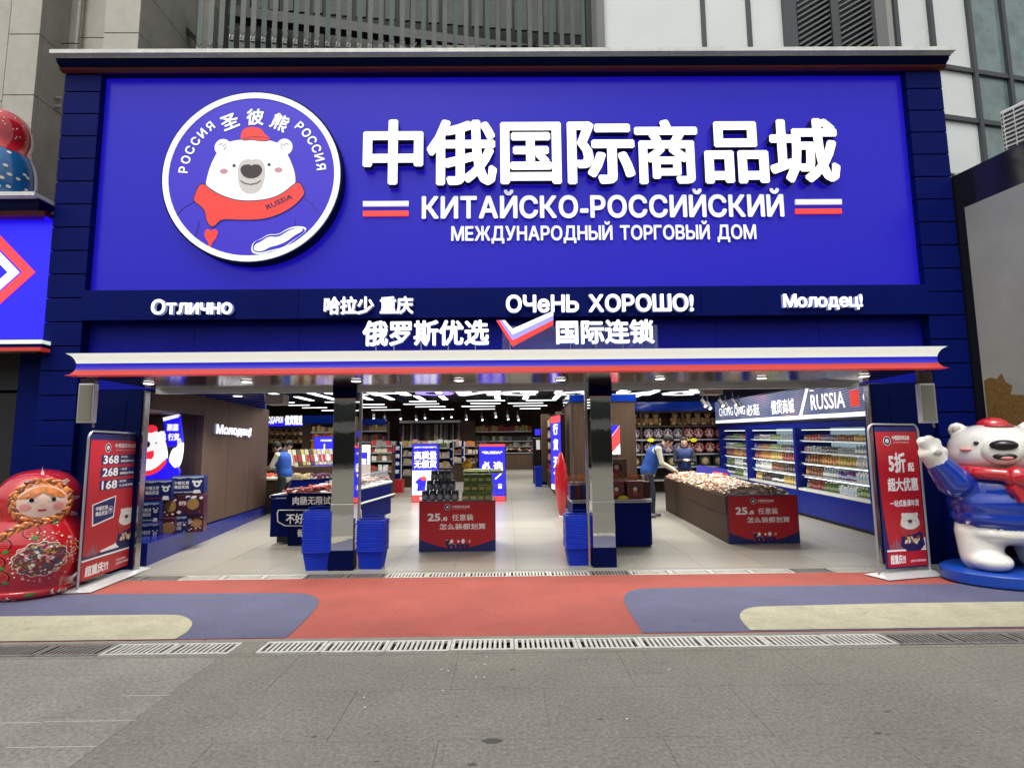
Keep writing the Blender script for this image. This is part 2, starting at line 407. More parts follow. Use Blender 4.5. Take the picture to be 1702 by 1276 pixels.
# small marks on the slabs: chewing gum, paint drops, one leaf
gum = MB()
for px, py, r in ((852, 1112, .02), (785, 1270, .022), (818, 1231, .05), (1072, 1085, .012), (703, 1120, .01), (522, 1224, .015), (340, 1064, .014), (1475, 1182, .018), (997, 1195, .016), (1460, 1218, .02), (1655, 1164, .01), (930, 1173, .012), (1010, 1104, .009), (626, 1265, .013), (760, 1190, .01)):
    g = GR(px, py); n = 9; gum.add([(g.x+r*(1+.3*random.random())*math.cos(2*math.pi*i/n), g.y+r*.6*math.sin(2*math.pi*i/n), .0012) for i in range(n)], [tuple(range(n))])
o = gum.build('stain', mat('gum', (.06, .058, .05), .8), plaza)
o['kind'] = 'stuff'
dr = MB()
for px, py in ((734, 1112), (745, 1114), (809, 1091), (806, 1103), (791, 1125), (805, 1125), (736, 1147), (1112, 1112), (1042, 1194), (606, 1175), (605, 1158)):
    g = GR(px, py); r = .006; dr.add([(g.x+r*math.cos(i), g.y+r*.8*math.sin(i), .0014) for i in range(6)], [tuple(range(6))])
o = dr.build('paint_drop', wprint, plaza); o['kind'] = 'stuff'

# ------------------------------------------------------------------ drains
def grate_mb(L, D, slots, slant=.0, bar=.55):
    m = MB(); e = .028; t = .022
    m.box(0, L, 0, e, -t, 0); m.box(0, L, D-e, D, -t, 0); m.box(0, e, e, D-e, -t, 0); m.box(L-e, L, e, D-e, -t, 0)
    W_ = (L-2*e)/slots
    for i in range(slots+1):
        x = e+i*W_; b = W_*bar/2
        if i in (0, slots): continue
        m.box(x-b, x+b, e, D-e, -t, -.001)
    for i in range(slots):
        x = e+i*W_
    return m
def drain(y0, D, xa, xb, z, label, skip=(), dark=()):
    root = st(MB().box(xa, xb, y0+.003, y0+D-.003, z-.12, z-.05), 'drain_channel', drainm)
    g1 = grate_mb(.494, D-.012, 11).build('grate', grate_m, root); g2 = grate_mb(.494, D-.012, 11, bar=.6).build('grate', grate_d, root)
    i = 0; x = xa
    while x+.5 <= xb+.01:
        if not any(a < x+.25 < b for a, b in skip):
            src = g2 if any(a < x+.25 < b for a, b in dark) else g1
            o = bpy.data.objects.new('grate', src.data); COL.objects.link(o); o.parent = root
            o.location = (x+.003, y0+.006, z+random.uniform(-.0015, .0015)); o.rotation_euler = (0, 0, random.uniform(-.003, .003))
        x += .5
    for s in (g1, g2): bpy.data.objects.remove(s)
drain(4.52, .26, -6.66, -2.16, 0, 'outer', dark=((-7, -3.2),))
drain(4.52, .26, -1.96, 7.04, 0, 'outer', dark=((3.05, 8),))
st(MB().box(-2.157, -1.963, 4.508, 4.781, -.02, .001), 'filled_slab', pav)
drain(6.99, .25, -6.0, 6.0, 0, 'inner', dark=((-2.6, -1.4), (.9, 1.6), (-5, -4), (3.4, 4.0)))

# ================================================================== SHOP FRONT
shop = thing('shop_front', 'wide navy blue shop front with stacked block pilasters and moulded cornice', 'shop front', (0, 7.4, 0))
FY = 7.3
blockc = {}
for sx, xa, xb in ((-1, -6.10, -5.60), (1, 5.66, 6.16)):
    MB().box(xa+.03, xb-.03, FY+.05, 7.75, 0, 6.77).build('pilaster', navyd, shop)
    z = 0.0; k = 0
    hs_ = [.325]*21
    for h in hs_:
        if z+h > 6.80: h = 6.765-z
        if h < .1: break
        MB().box(xa, xb, FY, FY+.3, z+.007, z+h-.007).build('block', navy, shop, bevel=.006)
        z += h
def flare(prof, xl, xr, yb, k, mats, name, parent, sm=False):
    """prof: (y, z, material) running down; ends splay with the projection"""
    m = MB(); vs = []
    for y_, z_, mi in prof: vs += [(xl-k*(yb-y_), y_, z_), (xr+k*(yb-y_), y_, z_)]
    n = len(prof); b = len(vs)
    vs += [(xl, yb, prof[0][1]), (xr, yb, prof[0][1]), (xl, yb, prof[-1][1]), (xr, yb, prof[-1][1])]
    vs[b] = (xl-k*0, yb, prof[0][1])
    for i in range(n-1): m.add([vs[2*i], vs[2*i+1], vs[2*i+3], vs[2*i+2]], [(0, 3, 2, 1)][:1] if False else [(3, 2, 1, 0)], prof[i][2])
    for s_ in (0, 1):
        for i in range(n-1):
            p_, q_ = vs[2*i+s_], vs[2*i+2+s_]
            m.add([p_, q_, (q_[0], yb, q_[2]), (p_[0], yb, p_[2])], [(0, 1, 2, 3)], prof[i][2])
    m.add([vs[0], vs[1], (xr, yb, prof[0][1]), (xl, yb, prof[0][1])], [(0, 1, 2, 3)], 0)
    m.add([vs[2*n-2], vs[2*n-1], (xr, yb, prof[-1][1]), (xl, yb, prof[-1][1])], [(0, 3, 2, 1)], prof[-1][2])
    return m.build(name, mats, parent)
flare([(7.10, 6.985, 0), (7.10, 6.93, 0), (7.17, 6.925, 0), (7.17, 6.905, 0)], -6.12, 6.18, 7.3, .3, [whitecap], 'cornice_cap', shop)
flare([(7.17, 6.904, 0), (7.19, 6.895, 0), (7.19, 6.87, 0), (7.24, 6.82, 0)], -6.12, 6.18, 7.3, .25, [navyd], 'cornice_moulding', shop)
flare([(7.24, 6.819, 0), (7.22, 6.80, 0), (7.235, 6.785, 0), (7.275, 6.765, 0)], -6.12, 6.18, 7.3, .2, [redm], 'cornice_moulding', shop)
MB().box(-6.1, 6.16, 7.3, 7.9, 6.77, 6.98).build('cornice_core', navyd, shop)
MB().box(-5.60, 5.66, 7.46, 7.8, 3.25, 6.77).build('wall', navyd, shop)
xs = [-5.60, -2.75, .1, 2.6, 5.66]
for a, b in zip(xs, xs[1:]): MB().box(a+.002, b-.002, 7.26, 7.46, 3.26, 3.665).build('fascia_panel', navy, shop, bevel=.003)
xs = [-5.60+1.4075*i for i in range(9)]
for a, b in zip(xs, xs[1:]): MB().box(a+.002, b-.002, 7.44, 7.6, 2.36, 3.255).build('wall_panel', nwall, shop, bevel=.002)
for a, b in ((-5.60, -4.80), (4.86, 5.66)):
    MB().box(a, b, 7.38, 7.47, 0, 2.345).build('jamb', navyd, shop)
    MB().box(a+.22, b-.2, 7.372, 7.384, .15, 2.2).build('jamb_panel', navyd, shop, bevel=.003)
for x in (-4.80, 4.83): MB().box(x, x+.03, 7.40, 7.5, 0, 2.345).build('shutter_rail', steel, shop)
MB().box(-6.1, 6.16, 7.6, 7.76, 2.6, 6.77).build('back_wall', black, shop)

# main sign
sign = thing('main_sign', 'huge glossy blue sign panel with white block characters across the shop front', 'shop sign', (0.03, 7.42, 3.66))
SYF = 7.40
MB().box(-5.598, 5.658, SYF, 7.47, 3.668, 6.764).build('panel', blue, sign)
for ch, a, b, c, d in (('中', 602, 703, 199, 307), ('俄', 709, 826, 199, 308), ('国', 832, 934, 203, 306), ('际', 944, 1057, 202, 306), ('商', 1057, 1163, 199, 306), ('品', 1173, 1280, 202, 305), ('城', 1282, 1399, 197, 304)):
    MB().textf(ch, a, b, c, d, 7.28, .115, .031, 0, 1).build('character', [wlit, darkside], sign)
def letters(t, pxa, pxb, pya, pyb, Y, depth, bold, mats, parent, name='letter', cjk=False, gap=.07, desc='ДЦЙйдцщ'):
    """every letter is a piece of its own; widths from the font, laid out between two edges"""
    w = []
    for ch in t:
        if ch == ' ': w.append(.32); continue
        g = glyph(ch, bold); w.append(1.0 if cjk else g[4]-g[3])
    tot = sum(w)+gap*(len(t)-1)
    a = AT(pxa, (pya+pyb)/2, Y); b = AT(pxb, (pya+pyb)/2, Y)
    zt = AT((pxa+pxb)/2, pya, Y).z; zb = AT((pxa+pxb)/2, pyb, Y).z
    k = (b.x-a.x)/tot; H = zt-zb
    base = glyph('国' if cjk else 'Н', bold); hh = base[6]-base[5]; kz = H/hh; x = a.x
    for ch, wi in zip(t, w):
        if ch != ' ':
            g = glyph(ch, bold)
            ox = x+(g[3]-0)*k if cjk else x
            o = (ox, Y+depth, zb+(g[5]-base[5])*kz)
            MB().text(ch, o, (1, 0, 0), (0, 0, 1), (0, -1, 0), (g[4]-g[3])*k, (g[6]-g[5])*kz, depth, bold, 0, 1).build(name, mats, parent)
        x += (wi+gap)*k
wt2 = [wtext, darkside]
letters('КИТАЙСКО-РОССИЙСКИЙ', 701, 1303, 324.5, 362, 7.36, .03, .035, wt2, sign)
letters('МЕЖДУНАРОДНЫЙ ТОРГОВЫЙ ДОМ', 750, 1257, 374.5, 399, 7.37, .02, .03, wt2, sign)
for a, b, c, d, m_ in ((603, 679, 334, 342.5, wtext), (603, 679, 350, 359, redl), (1323, 1399, 331, 339.5, wtext), (1323, 1399, 346.5, 355, redl)):
    p = AT(a, d, 7.37); q = AT(b, c, 7.37); MB().box(p.x, q.x, 7.37, 7.40, p.z, q.z).build('bar', m_, sign)

# ------------------------------------------------------------------ round emblem
inkm = mat('ink_navy', (.012, .008, .09), .5)
wfur = mat('print_fur', (.78, .8, .82), .45, emit=(.8, .85, 1), es=.28)
muz = mat('print_muzzle', (.55, .52, .5), .5, emit=(.6, .58, .58), es=.15)
nosem = mat('print_nose', (.045, .03, .035), .4)
blush = mat('print_blush', (.7, .33, .38), .5)
redh = mat('print_scarf', (.62, .035, .03), .45, emit=(.8, .05, .03), es=.3)
ring = mat('emblem_ring', (.7, .74, .74), .4, emit=(.8, .85, .85), es=.35)
eblue = mat('emblem_blue', (.03, .018, .33), .35, emit=(.02, .008, .42), es=.45)
emb = thing('round_emblem', 'round blue emblem with white ring, polar bear in red scarf and curved lettering', 'emblem', (-3.45, 7.2, 5.23))
EC = AT(418, 292, 7.22); ER = (AT(565, 292, 7.22).x-AT(270, 292, 7.22).x)/2
EX, EZ = EC.x, EC.z
MB().cyl((EX, 7.399, EZ), (EX, 7.235, EZ), ER+.025, 72).build('disc', navyd, emb, smooth='auto')
MB().cyl((EX, 7.236, EZ), (EX, 7.226, EZ), ER-.02, 72).build('face', eblue, emb)
MB().arc(EX, EZ, ER*.935, ER, 0, 360, 7.215, 7.24, 0, 72).build('ring', ring, emb)
def ep(x, y):                          # emblem drawing units (from its centre, radius 600) to the panel
    return (EX+(x-704)/600*ER, EZ-(y-648)/565*ER)
def blob2(pts, it=3):
    P = pts[:]
    for _ in range(it):
        Q = []
        for a, b in zip(P, P[1:]+P[:1]): Q += [(a[0]*.75+b[0]*.25, a[1]*.75+b[1]*.25), (a[0]*.25+b[0]*.75, a[1]*.25+b[1]*.75)]
        P = Q
    return P
def elp(cx, cy, rx, ry, n=24): return [(cx+rx*math.cos(2*math.pi*i/n), cy+ry*math.sin(2*math.pi*i/n)) for i in range(n)]
HEAD = blob2([(395, 715), (405, 650), (422, 580), (450, 515), (478, 465), (520, 425), (590, 406), (702, 402), (800, 406), (870, 425), (915, 462), (950, 520), (982, 590), (1000, 650), (1002, 715), (930, 765), (850, 802), (720, 822), (600, 815), (500, 780), (430, 738)], 2)
SCARF = blob2([(372, 700), (395, 706), (430, 737), (500, 777), (600, 812), (720, 820), (850, 802), (930, 762), (1005, 698), (1030, 694), (1052, 725), (1070, 765), (1055, 795), (1000, 853), (920, 902), (820, 936), (720, 945), (600, 942), (530, 938), (500, 952), (480, 978), (458, 990), (432, 975), (412, 935), (402, 880), (370, 850), (318, 812), (330, 765), (350, 715)], 2)
HAT = blob2([(620, 405), (618, 370), (640, 325), (700, 316), (760, 330), (785, 375), (820, 392), (815, 412), (760, 418), (700, 405), (650, 410)], 2)
HATL = blob2([(625, 402), (690, 386), (760, 388), (812, 394), (815, 412), (760, 416), (700, 404), (640, 410)], 2)
NOSE = blob2([(640, 578), (690, 572), (703, 586), (716, 572), (762, 578), (780, 612), (755, 655), (703, 670), (650, 655), (624, 612)], 2)
MUZ = blob2([(625, 545), (690, 535), (703, 545), (716, 535), (780, 545), (800, 620), (785, 720), (740, 768), (665, 768), (622, 720), (606, 620)], 2)
HEART = [(452, 1018), (462, 1004), (480, 1002), (494, 1012), (497, 1030), (488, 1058), (468, 1085), (452, 1122), (444, 1126), (436, 1090), (415, 1060), (407, 1032), (412, 1010), (428, 1000), (444, 1006)]
def stroke2(pts, w):
    L, R = [], []
    for i, p in enumerate(pts):
        a = pts[max(0, i-1)]; b = pts[min(len(pts)-1, i+1)]; dx, dy = b[0]-a[0], b[1]-a[1]; l = math.hypot(dx, dy) or 1
        L.append((p[0]-dy/l*w, p[1]+dx/l*w)); R.append((p[0]+dy/l*w, p[1]-dx/l*w))
    return L+R[::-1]
def bear_print(parent, tf, y0, dy, detail=True, mats=None, cap=True):
    """layers of the bear drawing; tf maps drawing units to (x, z)"""
    W_, Rm, Bl = mats or (wfur, redh, inkm)
    def lay(pts, k, m, name):
        MB().xz([tf(*p) for p in pts], y0-dy*k, y0-dy*(k-1)+dy*.4, 0).build(name, m, parent)
    for cx in (500, 918):
        lay(elp(cx, 455, 56, 56), 1, W_, 'ear')
        if detail:
            s = 1 if cx == 500 else -1
            lay(stroke2([(cx-s*28, 440), (cx-s*10, 430), (cx, 448), (cx+s*18, 432), (cx+s*24, 450), (cx+s*8, 474)], 1.6), 2, nosem, 'ear_line')
    lay(HEAD, 1.2, W_, 'head')
    lay(MUZ, 2, muz, 'muzzle'); lay(NOSE, 3, nosem, 'nose')
    lay(stroke2([(632, 682), (660, 700), (700, 708), (742, 700), (768, 682)], 2.5), 3, nosem, 'mouth')
    for ex, ey in ((583, 580), (820, 575)): lay(elp(ex, ey, 11, 11, 12), 2, nosem, 'eye')
    for ex, ey in ((516, 618), (885, 611)): lay(elp(ex, ey, 27, 17, 16), 2, blush, 'cheek')
    if detail: lay(stroke2(SCARF+SCARF[:1], 3), 2.1, inkm, 'scarf_outline')
    lay(SCARF, 2, Rm, 'scarf')
    lay(HAT, 2, Rm, 'hat')
    if detail:
        lay(stroke2(HATL+HATL[:1], 1.6), 2.3, inkm, 'hat_line'); lay(HEART, 2, Rm, 'heart')
bear_print(emb, ep, 7.226, .004)
for ln in ([(205, 915), (260, 858), (330, 818)], [(1060, 795), (1120, 840), (1165, 900)], [(365, 948), (360, 1000), (343, 1062)], [(1009, 930), (1010, 985)]):
    MB().xz([ep(*p) for p in stroke2(ln, 2)], 7.222, 7.2262).build('line', inkm, emb)
SAUS = blob2([(740, 1145), (745, 1105), (790, 1085), (840, 1050), (900, 1060), (960, 1020), (1010, 1000), (1060, 1000), (1065, 1018), (1010, 1045), (960, 1085), (900, 1110), (850, 1120), (800, 1150)], 2)
SO = blob2([(722, 1160), (728, 1090), (785, 1068), (835, 1035), (900, 1040), (955, 1003), (1010, 985), (1070, 988), (1092, 1005), (1060, 1040), (1000, 1080), (940, 1130), (850, 1150), (790, 1168)], 2)
MB().xz([ep(*p) for p in SO], 7.221, 7.2262).build('sausage_outline', ring, emb)
MB().xz([ep(704+(a-704)*1, b) for a, b in [((x-907)*.955+907, (y-1075)*.88+1075) for x, y in SO]], 7.219, 7.2215).build('sausage_gap', eblue, emb)
MB().xz([ep(*p) for p in SAUS], 7.217, 7.2195).build('sausage', ring, emb)
def on_ring(t, ang, r, size, bold, m):
    a = math.radians(ang); U = (math.sin(a), 0, -math.cos(a)); V = (math.cos(a), 0, math.sin(a))
    g = glyph(t, bold); w = (g[4]-g[3])*size; h = (g[6]-g[5])*size
    c = Vector((EX+math.cos(a)*r*ER, 7.226, EZ+math.sin(a)*r*ER))
    O = c-Vector(U)*w/2-Vector(V)*h/2
    MB().text(t, O, U, V, (0, -1, 0), w, h, .006, bold, 0, 1).build('letter', [ring, darkside], emb)
for i, ch in enumerate('РОССИЯ'): on_ring(ch, 174.5-i*8.95, .775, ER*.135, .03, None)
for i, ch in enumerate('РОССИЯ'): on_ring(ch, 48.5-i*8.2, .79, ER*.135, .03, None)
for ch, an in zip('圣彼熊', (113, 89, 65)): on_ring(ch, an, .705, ER*.205, .028, None)
MB().text('RUSSIA', (ep(822, 878)[0], 7.2165, ep(822, 878)[1]), (1, 0, .48), (-.48, 0, 1), (0, -1, 0), .168*ER*2*.93, .06*ER, .001, .03).build('scarf_word', inkm, emb)

# ------------------------------------------------------------------ slogans on the fascia
glow = mat('letter_lit', (.9, .9, .9), .4, emit=(1, 1, 1), es=.62)
gs = mat('letter_side_lit', (.3, .32, .45), .4, emit=(.25, .3, .55), es=.35)
def slogan(name, label, t, r, Y=7.2, cjk=False, bold=.032, gap=.03):
    s = thing(name, label, 'lit lettering', tuple(AT(r[0], r[3], Y)))
    letters(t, *r, Y, .055, bold, [glow, gs], s, 'letter' if not cjk else 'character', cjk, gap)
    return s
slogan('slogan_letters', 'small white lit Russian word at the left end of the navy fascia', 'Отлично', (251, 386, 497, 522), gap=.04)
slogan('slogan_letters', 'white lit Chinese characters on the navy fascia above the left column', '哈拉少 重庆', (537, 687, 494, 522), cjk=True, gap=0)
slogan('slogan_letters', 'longest white lit Russian phrase in the middle of the navy fascia', 'ОЧеНЬ ХОРОШО!', (841, 1153, 489, 518), gap=.06)
slogan('slogan_letters', 'white lit Russian word with exclamation mark at the right end of the fascia', 'Молодец!', (1302, 1434, 488, 510), gap=.03)

# ------------------------------------------------------------------ canopy
can = thing('canopy', 'projecting flat canopy with curved white, blue and red edge above the entrance', 'canopy', (0, 7.4, 2.35))
XL, XR = -4.655, 4.725
def curve_prof(z0, z1, n, zt, zb):
    out = []
    for i in range(n+1):
        z_ = z0+(z1-z0)*i/n; u = (z_-zb)/(zt-zb); out.append((5.90+.11*(1-(2*u-1)**2)**.6, z_, 0))
    return out
zt, zb = 2.585, 2.35
for z0, z1, m_ in ((2.585, 2.492, wstripe), (2.4915, 2.422, bstripe), (2.4215, 2.35, rstripe)):
    flare(curve_prof(z0, z1, 5, zt, zb), XL+.03, XR-.03, 6.05, .35, [m_], 'edge_stripe', can)
MB().box(XL+.05, XR-.05, 6.04, 7.43, 2.37, 2.575).build('canopy_body', navyd, can)
w = (XR-XL-.12)/6
for i in range(6): MB().box(XL+.06+i*w+.002, XL+.06+(i+1)*w-.002, 5.99, 7.42, 2.352, 2.366).build('soffit_panel', soff, can)
MB().box(XL, XR, 7.42, 7.50, 2.30, 2.37).build('lintel_trim', alu, can)
lamp = mat('lamp_glass', (.9, .9, .85), .4, emit=(1, .97, .9), es=2.6)
def downlight(x, y_, z_, parent=None, r=.055):
    o = MB().lathe([(r*1.25, .004), (r*1.25, -.008), (r*1.0, -.012)], 20, (x, y_, z_)).build('downlight', whitecap, parent)
    MB().cyl((x, y_, z_-.0125), (x, y_, z_-.016), r*.95, 20).build('lamp_lens', lamp, o)
    return o
for px, py in ((247, 636), (410, 633), (592, 632), (763, 631), (932, 630), (1097, 628), (1266, 627), (1436, 624)):
    d = ray(px, py); t = (2.352-CAMH)/d.z; p = CAM+d*t; downlight(p.x, p.y, 2.352, can)
    L = bpy.data.lights.new('downlight_beam', 'SPOT'); L.energy = 60; L.spot_size = 1.9; L.spot_blend = .8; L.shadow_soft_size = .05; L.color = (1, .95, .86)
    lo = bpy.data.objects.new('downlight_beam', L); COL.objects.link(lo); lo.parent = can; lo.location = Vector((p.x, p.y, 2.32))-ORG[can.name]

cs = thing('canopy_sign', 'white lit characters with striped tick standing on the canopy edge', 'lit lettering', (0, 6.1, 2.585))
letters('俄罗斯优选', 603, 813, 534, 574, 6.06, .05, .028, [glow, gs], cs, 'character', True, 0)
letters('国际连锁', 922, 1088, 533, 571, 6.06, .05, .028, [glow, gs], cs, 'character', True, 0)
def chk(off, th, m_, k):
    # a tick made of mitred stripes
    A, B, C_ = (838, 536), (852, 560), (919, 522)
    pts = []
    def at_(o): return [(825.5+o*.0+13-o*.62, 532.5), (852-o*.0, 548+o*1.25), (919.5, 518+(o*1.0))]
    p = at_(off); q = at_(off+th)
    for s_ in (0, 1):
        quad = [p[s_], p[s_+1], q[s_+1], q[s_]]
        P = [AT(a, b, 6.0) for a, b in quad]
        MB().prism([(v.x, 5.99-.002*k, v.z) for v in P], (0, .05, 0)).build('tick_stripe', m_, cs)
for i, m_ in enumerate((wlit, mat('tick_blue', (.2, .2, .7), .4, emit=(.25, .25, .9), es=.6), redl)): chk(i*7.6-1, 7.4, m_, i)
for px in (625, 655, 700, 745, 790, 848, 948, 990, 1035, 1067):
    p = AT(px, 572, 6.09); MB().cyl((p.x, 6.09, 2.575), (p.x, 6.09, p.z+.05), .006, 6).build('stay', steel, cs)
for a, b in ((603, 815), (920, 1092)):
    p = AT(a, 577, 6.09); q = AT(b, 577, 6.09); MB().box(p.x, q.x, 6.08, 6.1, 2.585, 2.597).build('rail', steel, cs)
p = AT(835, 575, 6.12); q = AT(1092, 540, 6.12); MB().box(p.x, q.x, 6.115, 6.121, 2.59, q.z).build('acrylic_sheet', mat('acrylic', (.8, .85, .9), .08, alpha=.05), cs)

# two hanging metal boxes under the canopy ends
for i, (a, b, c, d, sx) in enumerate(((136, 168, 128, 157, -1), (1521, 1549, 1530, 1553, 1))):
    p0 = AT((a+b)/2, 638, 6.25); p1 = AT((c+d)/2, 703, 6.25)
    o = thing('hanging_box', ('left' if i == 0 else 'right')+' silver metal box hung under the end of the canopy', 'metal box', (p0.x, 6.25, 1.86), group='metal boxes under the canopy ends')
    xm = (p0.x+p1.x)/2; W2 = .088
    MB().box(xm-W2, xm+W2, 6.2, 6.27, p1.z, p0.z).build('box', alu, o, bevel=.006)
    MB().box(xm-W2+.018, xm+W2-.018, 6.195, 6.2005, p1.z+.02, p0.z-.02).build('cover', mat('grey_cover', (.26, .25, .2), .4, metal=.5), o)
    MB().box(xm-.075, xm+.075, 6.205, 6.265, p0.z, 2.351).build('bracket', soff, o)
    MB().cyl((xm+.07, 6.25, p1.z), (xm+.07, 6.25, p1.z-.05), .012, 8).build('pin', steel, o)

# mirrored columns
def column(xa, xb, label):
    c = thing('mirrored_column', label, 'column', ((xa+xb)/2, 7.56, 0))
    MB().box(xa-.008, xb+.008, 7.402, 7.718, 0, .25).build('base', navyd, c, bevel=.004)
    MB().box(xa, xb, 7.41, 7.71, .2505, .84).build('shaft', mirror, c, bevel=.004)
    MB().box(xa+.006, xb-.006, 7.418, 7.70, .842, 2.22).build('shaft', mirror, c, bevel=.004)
    MB().box(xa-.008, xb+.008, 7.402, 7.718, 2.2205, 2.351).build('cap', navyd, c, bevel=.003)
column(-2.30, -2.0, 'square mirrored steel column between two stacks of blue baskets, the left one')
column(1.10, 1.39, 'square mirrored steel column beside the single right stack of blue baskets')
for i, x in enumerate((-1.965, 1.04)):
    tag(MB().box(x, x+.03, 7.46, 7.52, 0, 2.35).build('guide_rail', steel, org=(x, 7.46, 0), bevel=.003), 'thin steel shutter rail standing beside the '+('left' if i == 0 else 'right')+' mirrored column', 'rail')
# ================================================================== LEFT NEIGHBOUR
nb = thing('neighbour_shop', 'blue neighbouring shop front with diamond sign and dark shutter at the left edge', 'shop front', (-8, 7.4, 0))
NX = -6.125
def ZZ(px, py, Y): return AT(px, py, Y).z
z1, z0 = ZZ(60, 358, 7.36), ZZ(60, 566, 7.36)
MB().box(-10.5, NX, 7.36, 7.6, z0, z1).build('lightbox_panel', blit, nb)
cx0 = AT(57, 452, 7.34); hz = cx0.z; hx = 1.05
def dia(r, th, m_, y_):
    cxx = cx0.x-hx; m = MB(); o_ = [(cxx+r, hz), (cxx, hz+r), (cxx-r, hz), (cxx, hz-r)]; r2 = r-th; i_ = [(cxx+r2, hz), (cxx, hz+r2), (cxx-r2, hz), (cxx, hz-r2)]
    for k in range(4):
        m.xz([o_[k], o_[(k+1) % 4], i_[(k+1) % 4], i_[k]], y_, 7.361)
    m.build('diamond_frame', m_, nb)
dia(hx, .17, mat('neigh_red', (.7, .03, .04), .4, emit=(.9, .04, .05), es=.8), 7.35); dia(hx-.21, .15, wlit, 7.345)
zc = ZZ(60, 327, 7.15)
flare([(7.0, zc, 0), (7.0, zc-.05, 0), (7.08, zc-.06, 0)], -10.5, NX-.28, 7.36, .8, [whitecap], 'cornice_cap', nb)
flare([(7.08, zc-.061, 0), (7.10, zc-.10, 0), (7.2, zc-.17, 0)], -10.5, NX-.22, 7.36, .8, [navyd], 'cornice_moulding', nb)
flare([(7.2, zc-.171, 0), (7.22, zc-.23, 0)], -10.5, NX-.14, 7.36, .8, [redm], 'cornice_moulding', nb)
zb0 = ZZ(40, 566, 7.2); zb1 = ZZ(40, 584, 7.2)
xe = AT(68, 575, 7.2).x
h3 = (zb0-zb1)/3
for k, m_ in enumerate((wstripe, navy, rstripe)): flare([(7.15+.02*(k == 1), zb0-h3*k-.001*k, 0), (7.15+.02*(k == 1), zb0-h3*(k+1), 0)], -10.5, xe, 7.36, .2, [m_], 'edge_stripe', nb)
MB().box(-10.5, xe, 7.17, 8.0, zb1-.02, zb1).build('soffit', soff, nb)
xp0 = AT(24, 700, 7.5).x
MB().box(xp0, NX, 7.5, 7.9, 0, zb1-.02).build('pilaster', navy, nb)
MB().box(-10.5, NX, 7.55, 7.9, zb1+.01, z0+.2).build('wall', navyd, nb)
for k in range(14):
    MB().box(-9.5, xp0-.01, 7.75, 7.79, .1+k*.155, .1+k*.155+.135).build('shutter_slat', navy, nb)
MB().box(-9.5, xp0, 7.80, 7.9, 0, zb1).build('shutter_back', black, nb)

# ================================================================== UPPER BUILDING
ub = thing('office_building', 'cream panelled and glass office building rising behind the blue shop front', 'building', (0, 9, 0))
def pxx(px, Y, py=60): return AT(px, py, Y).x
ZJ = [3.2, 4.35, 5.5, 6.62, 7.72, 8.8, 9.9]
def panels(pxa, pxb, Y, zs, m_=cream, th=.08, back=True, py=60, name='stone_panel'):
    xa, xb = pxx(pxa, Y, py), pxx(pxb, Y, py)
    for a, b in zip(zs, zs[1:]): MB().box(xa+.004, xb-.004, Y, Y+th, a+.006, b-.006).build(name, m_, ub, bevel=.004, seg=1)
    if back: MB().box(xa+.03, xb-.03, Y+th*.6, Y+th+.05, zs[0], zs[-1]).build('panel_backing', creamd, ub)
    return xa, xb
zA = [3.2]+[ZZ(40, 158, 8.2), ZZ(40, 57, 8.2), 12.2]
panels(-60, 14, 8.75, [3.2, 5.9, 7.32, 12.2])
xa, xb = panels(14, 66, 8.2, zA, py=57)
for a, b in zip(zA, zA[1:]): MB().box(xb-.08, xb, 8.285, 8.74, a+.006, b-.006).build('stone_panel', cream, ub)
MB().box(xb-.1, xb-.02, 8.28, 8.75, 3.2, 12.2).build('panel_backing', creamd, ub)
panels(66, 132, 8.75, [3.2, 5.0, ZZ(110, 72, 8.75), 12.2]); panels(132, 174, 8.75, [3.2, 5.6, ZZ(150, 63, 8.75), 12.2])
zB = [4.2, ZZ(200, 55, 8.2), 8.9, 10.2, 12.2]
xa, xb = panels(172, 231, 8.2, zB, py=55)
for a, b in zip(zB, zB[1:]):
    for y0_, y1_ in ((8.285, 9.0), (9.01, 9.7), (9.71, 10.6)): MB().box(xb-.08, xb, y0_, y1_, a+.006, b-.006).build('stone_panel', cream, ub)
MB().box(xb-.1, xb-.02, 8.28, 10.6, 4.2, 12.2).build('panel_backing', creamd, ub)
# pipes
for px, Y in ((82, 8.6), (88, 8.62), (129, 8.66)):
    x = pxx(px, Y); o = MB().cyl((x, Y, 3.3), (x, Y, 9.4), .03, 10).build('rain_pipe', cream, ub, smooth='auto')
    for z_ in (4.6, 6.6, 7.5): MB().cyl((x, Y, z_), (x, Y, z_+.05), .042, 10).build('pipe_clip', alu, o)
for z_ in (ZZ(95, 163, 8.6), ZZ(95, 177, 8.6)): MB().box(pxx(75, 8.6), pxx(112, 8.6), 8.58, 8.62, z_-.02, z_+.02).build('rail', alu, ub)
MB().box(pxx(88, 8.5), pxx(124, 8.5), 8.6, 8.61, ZZ(100, 73, 8.6), ZZ(100, 73, 8.6)+.01).build('cable', black, ub)
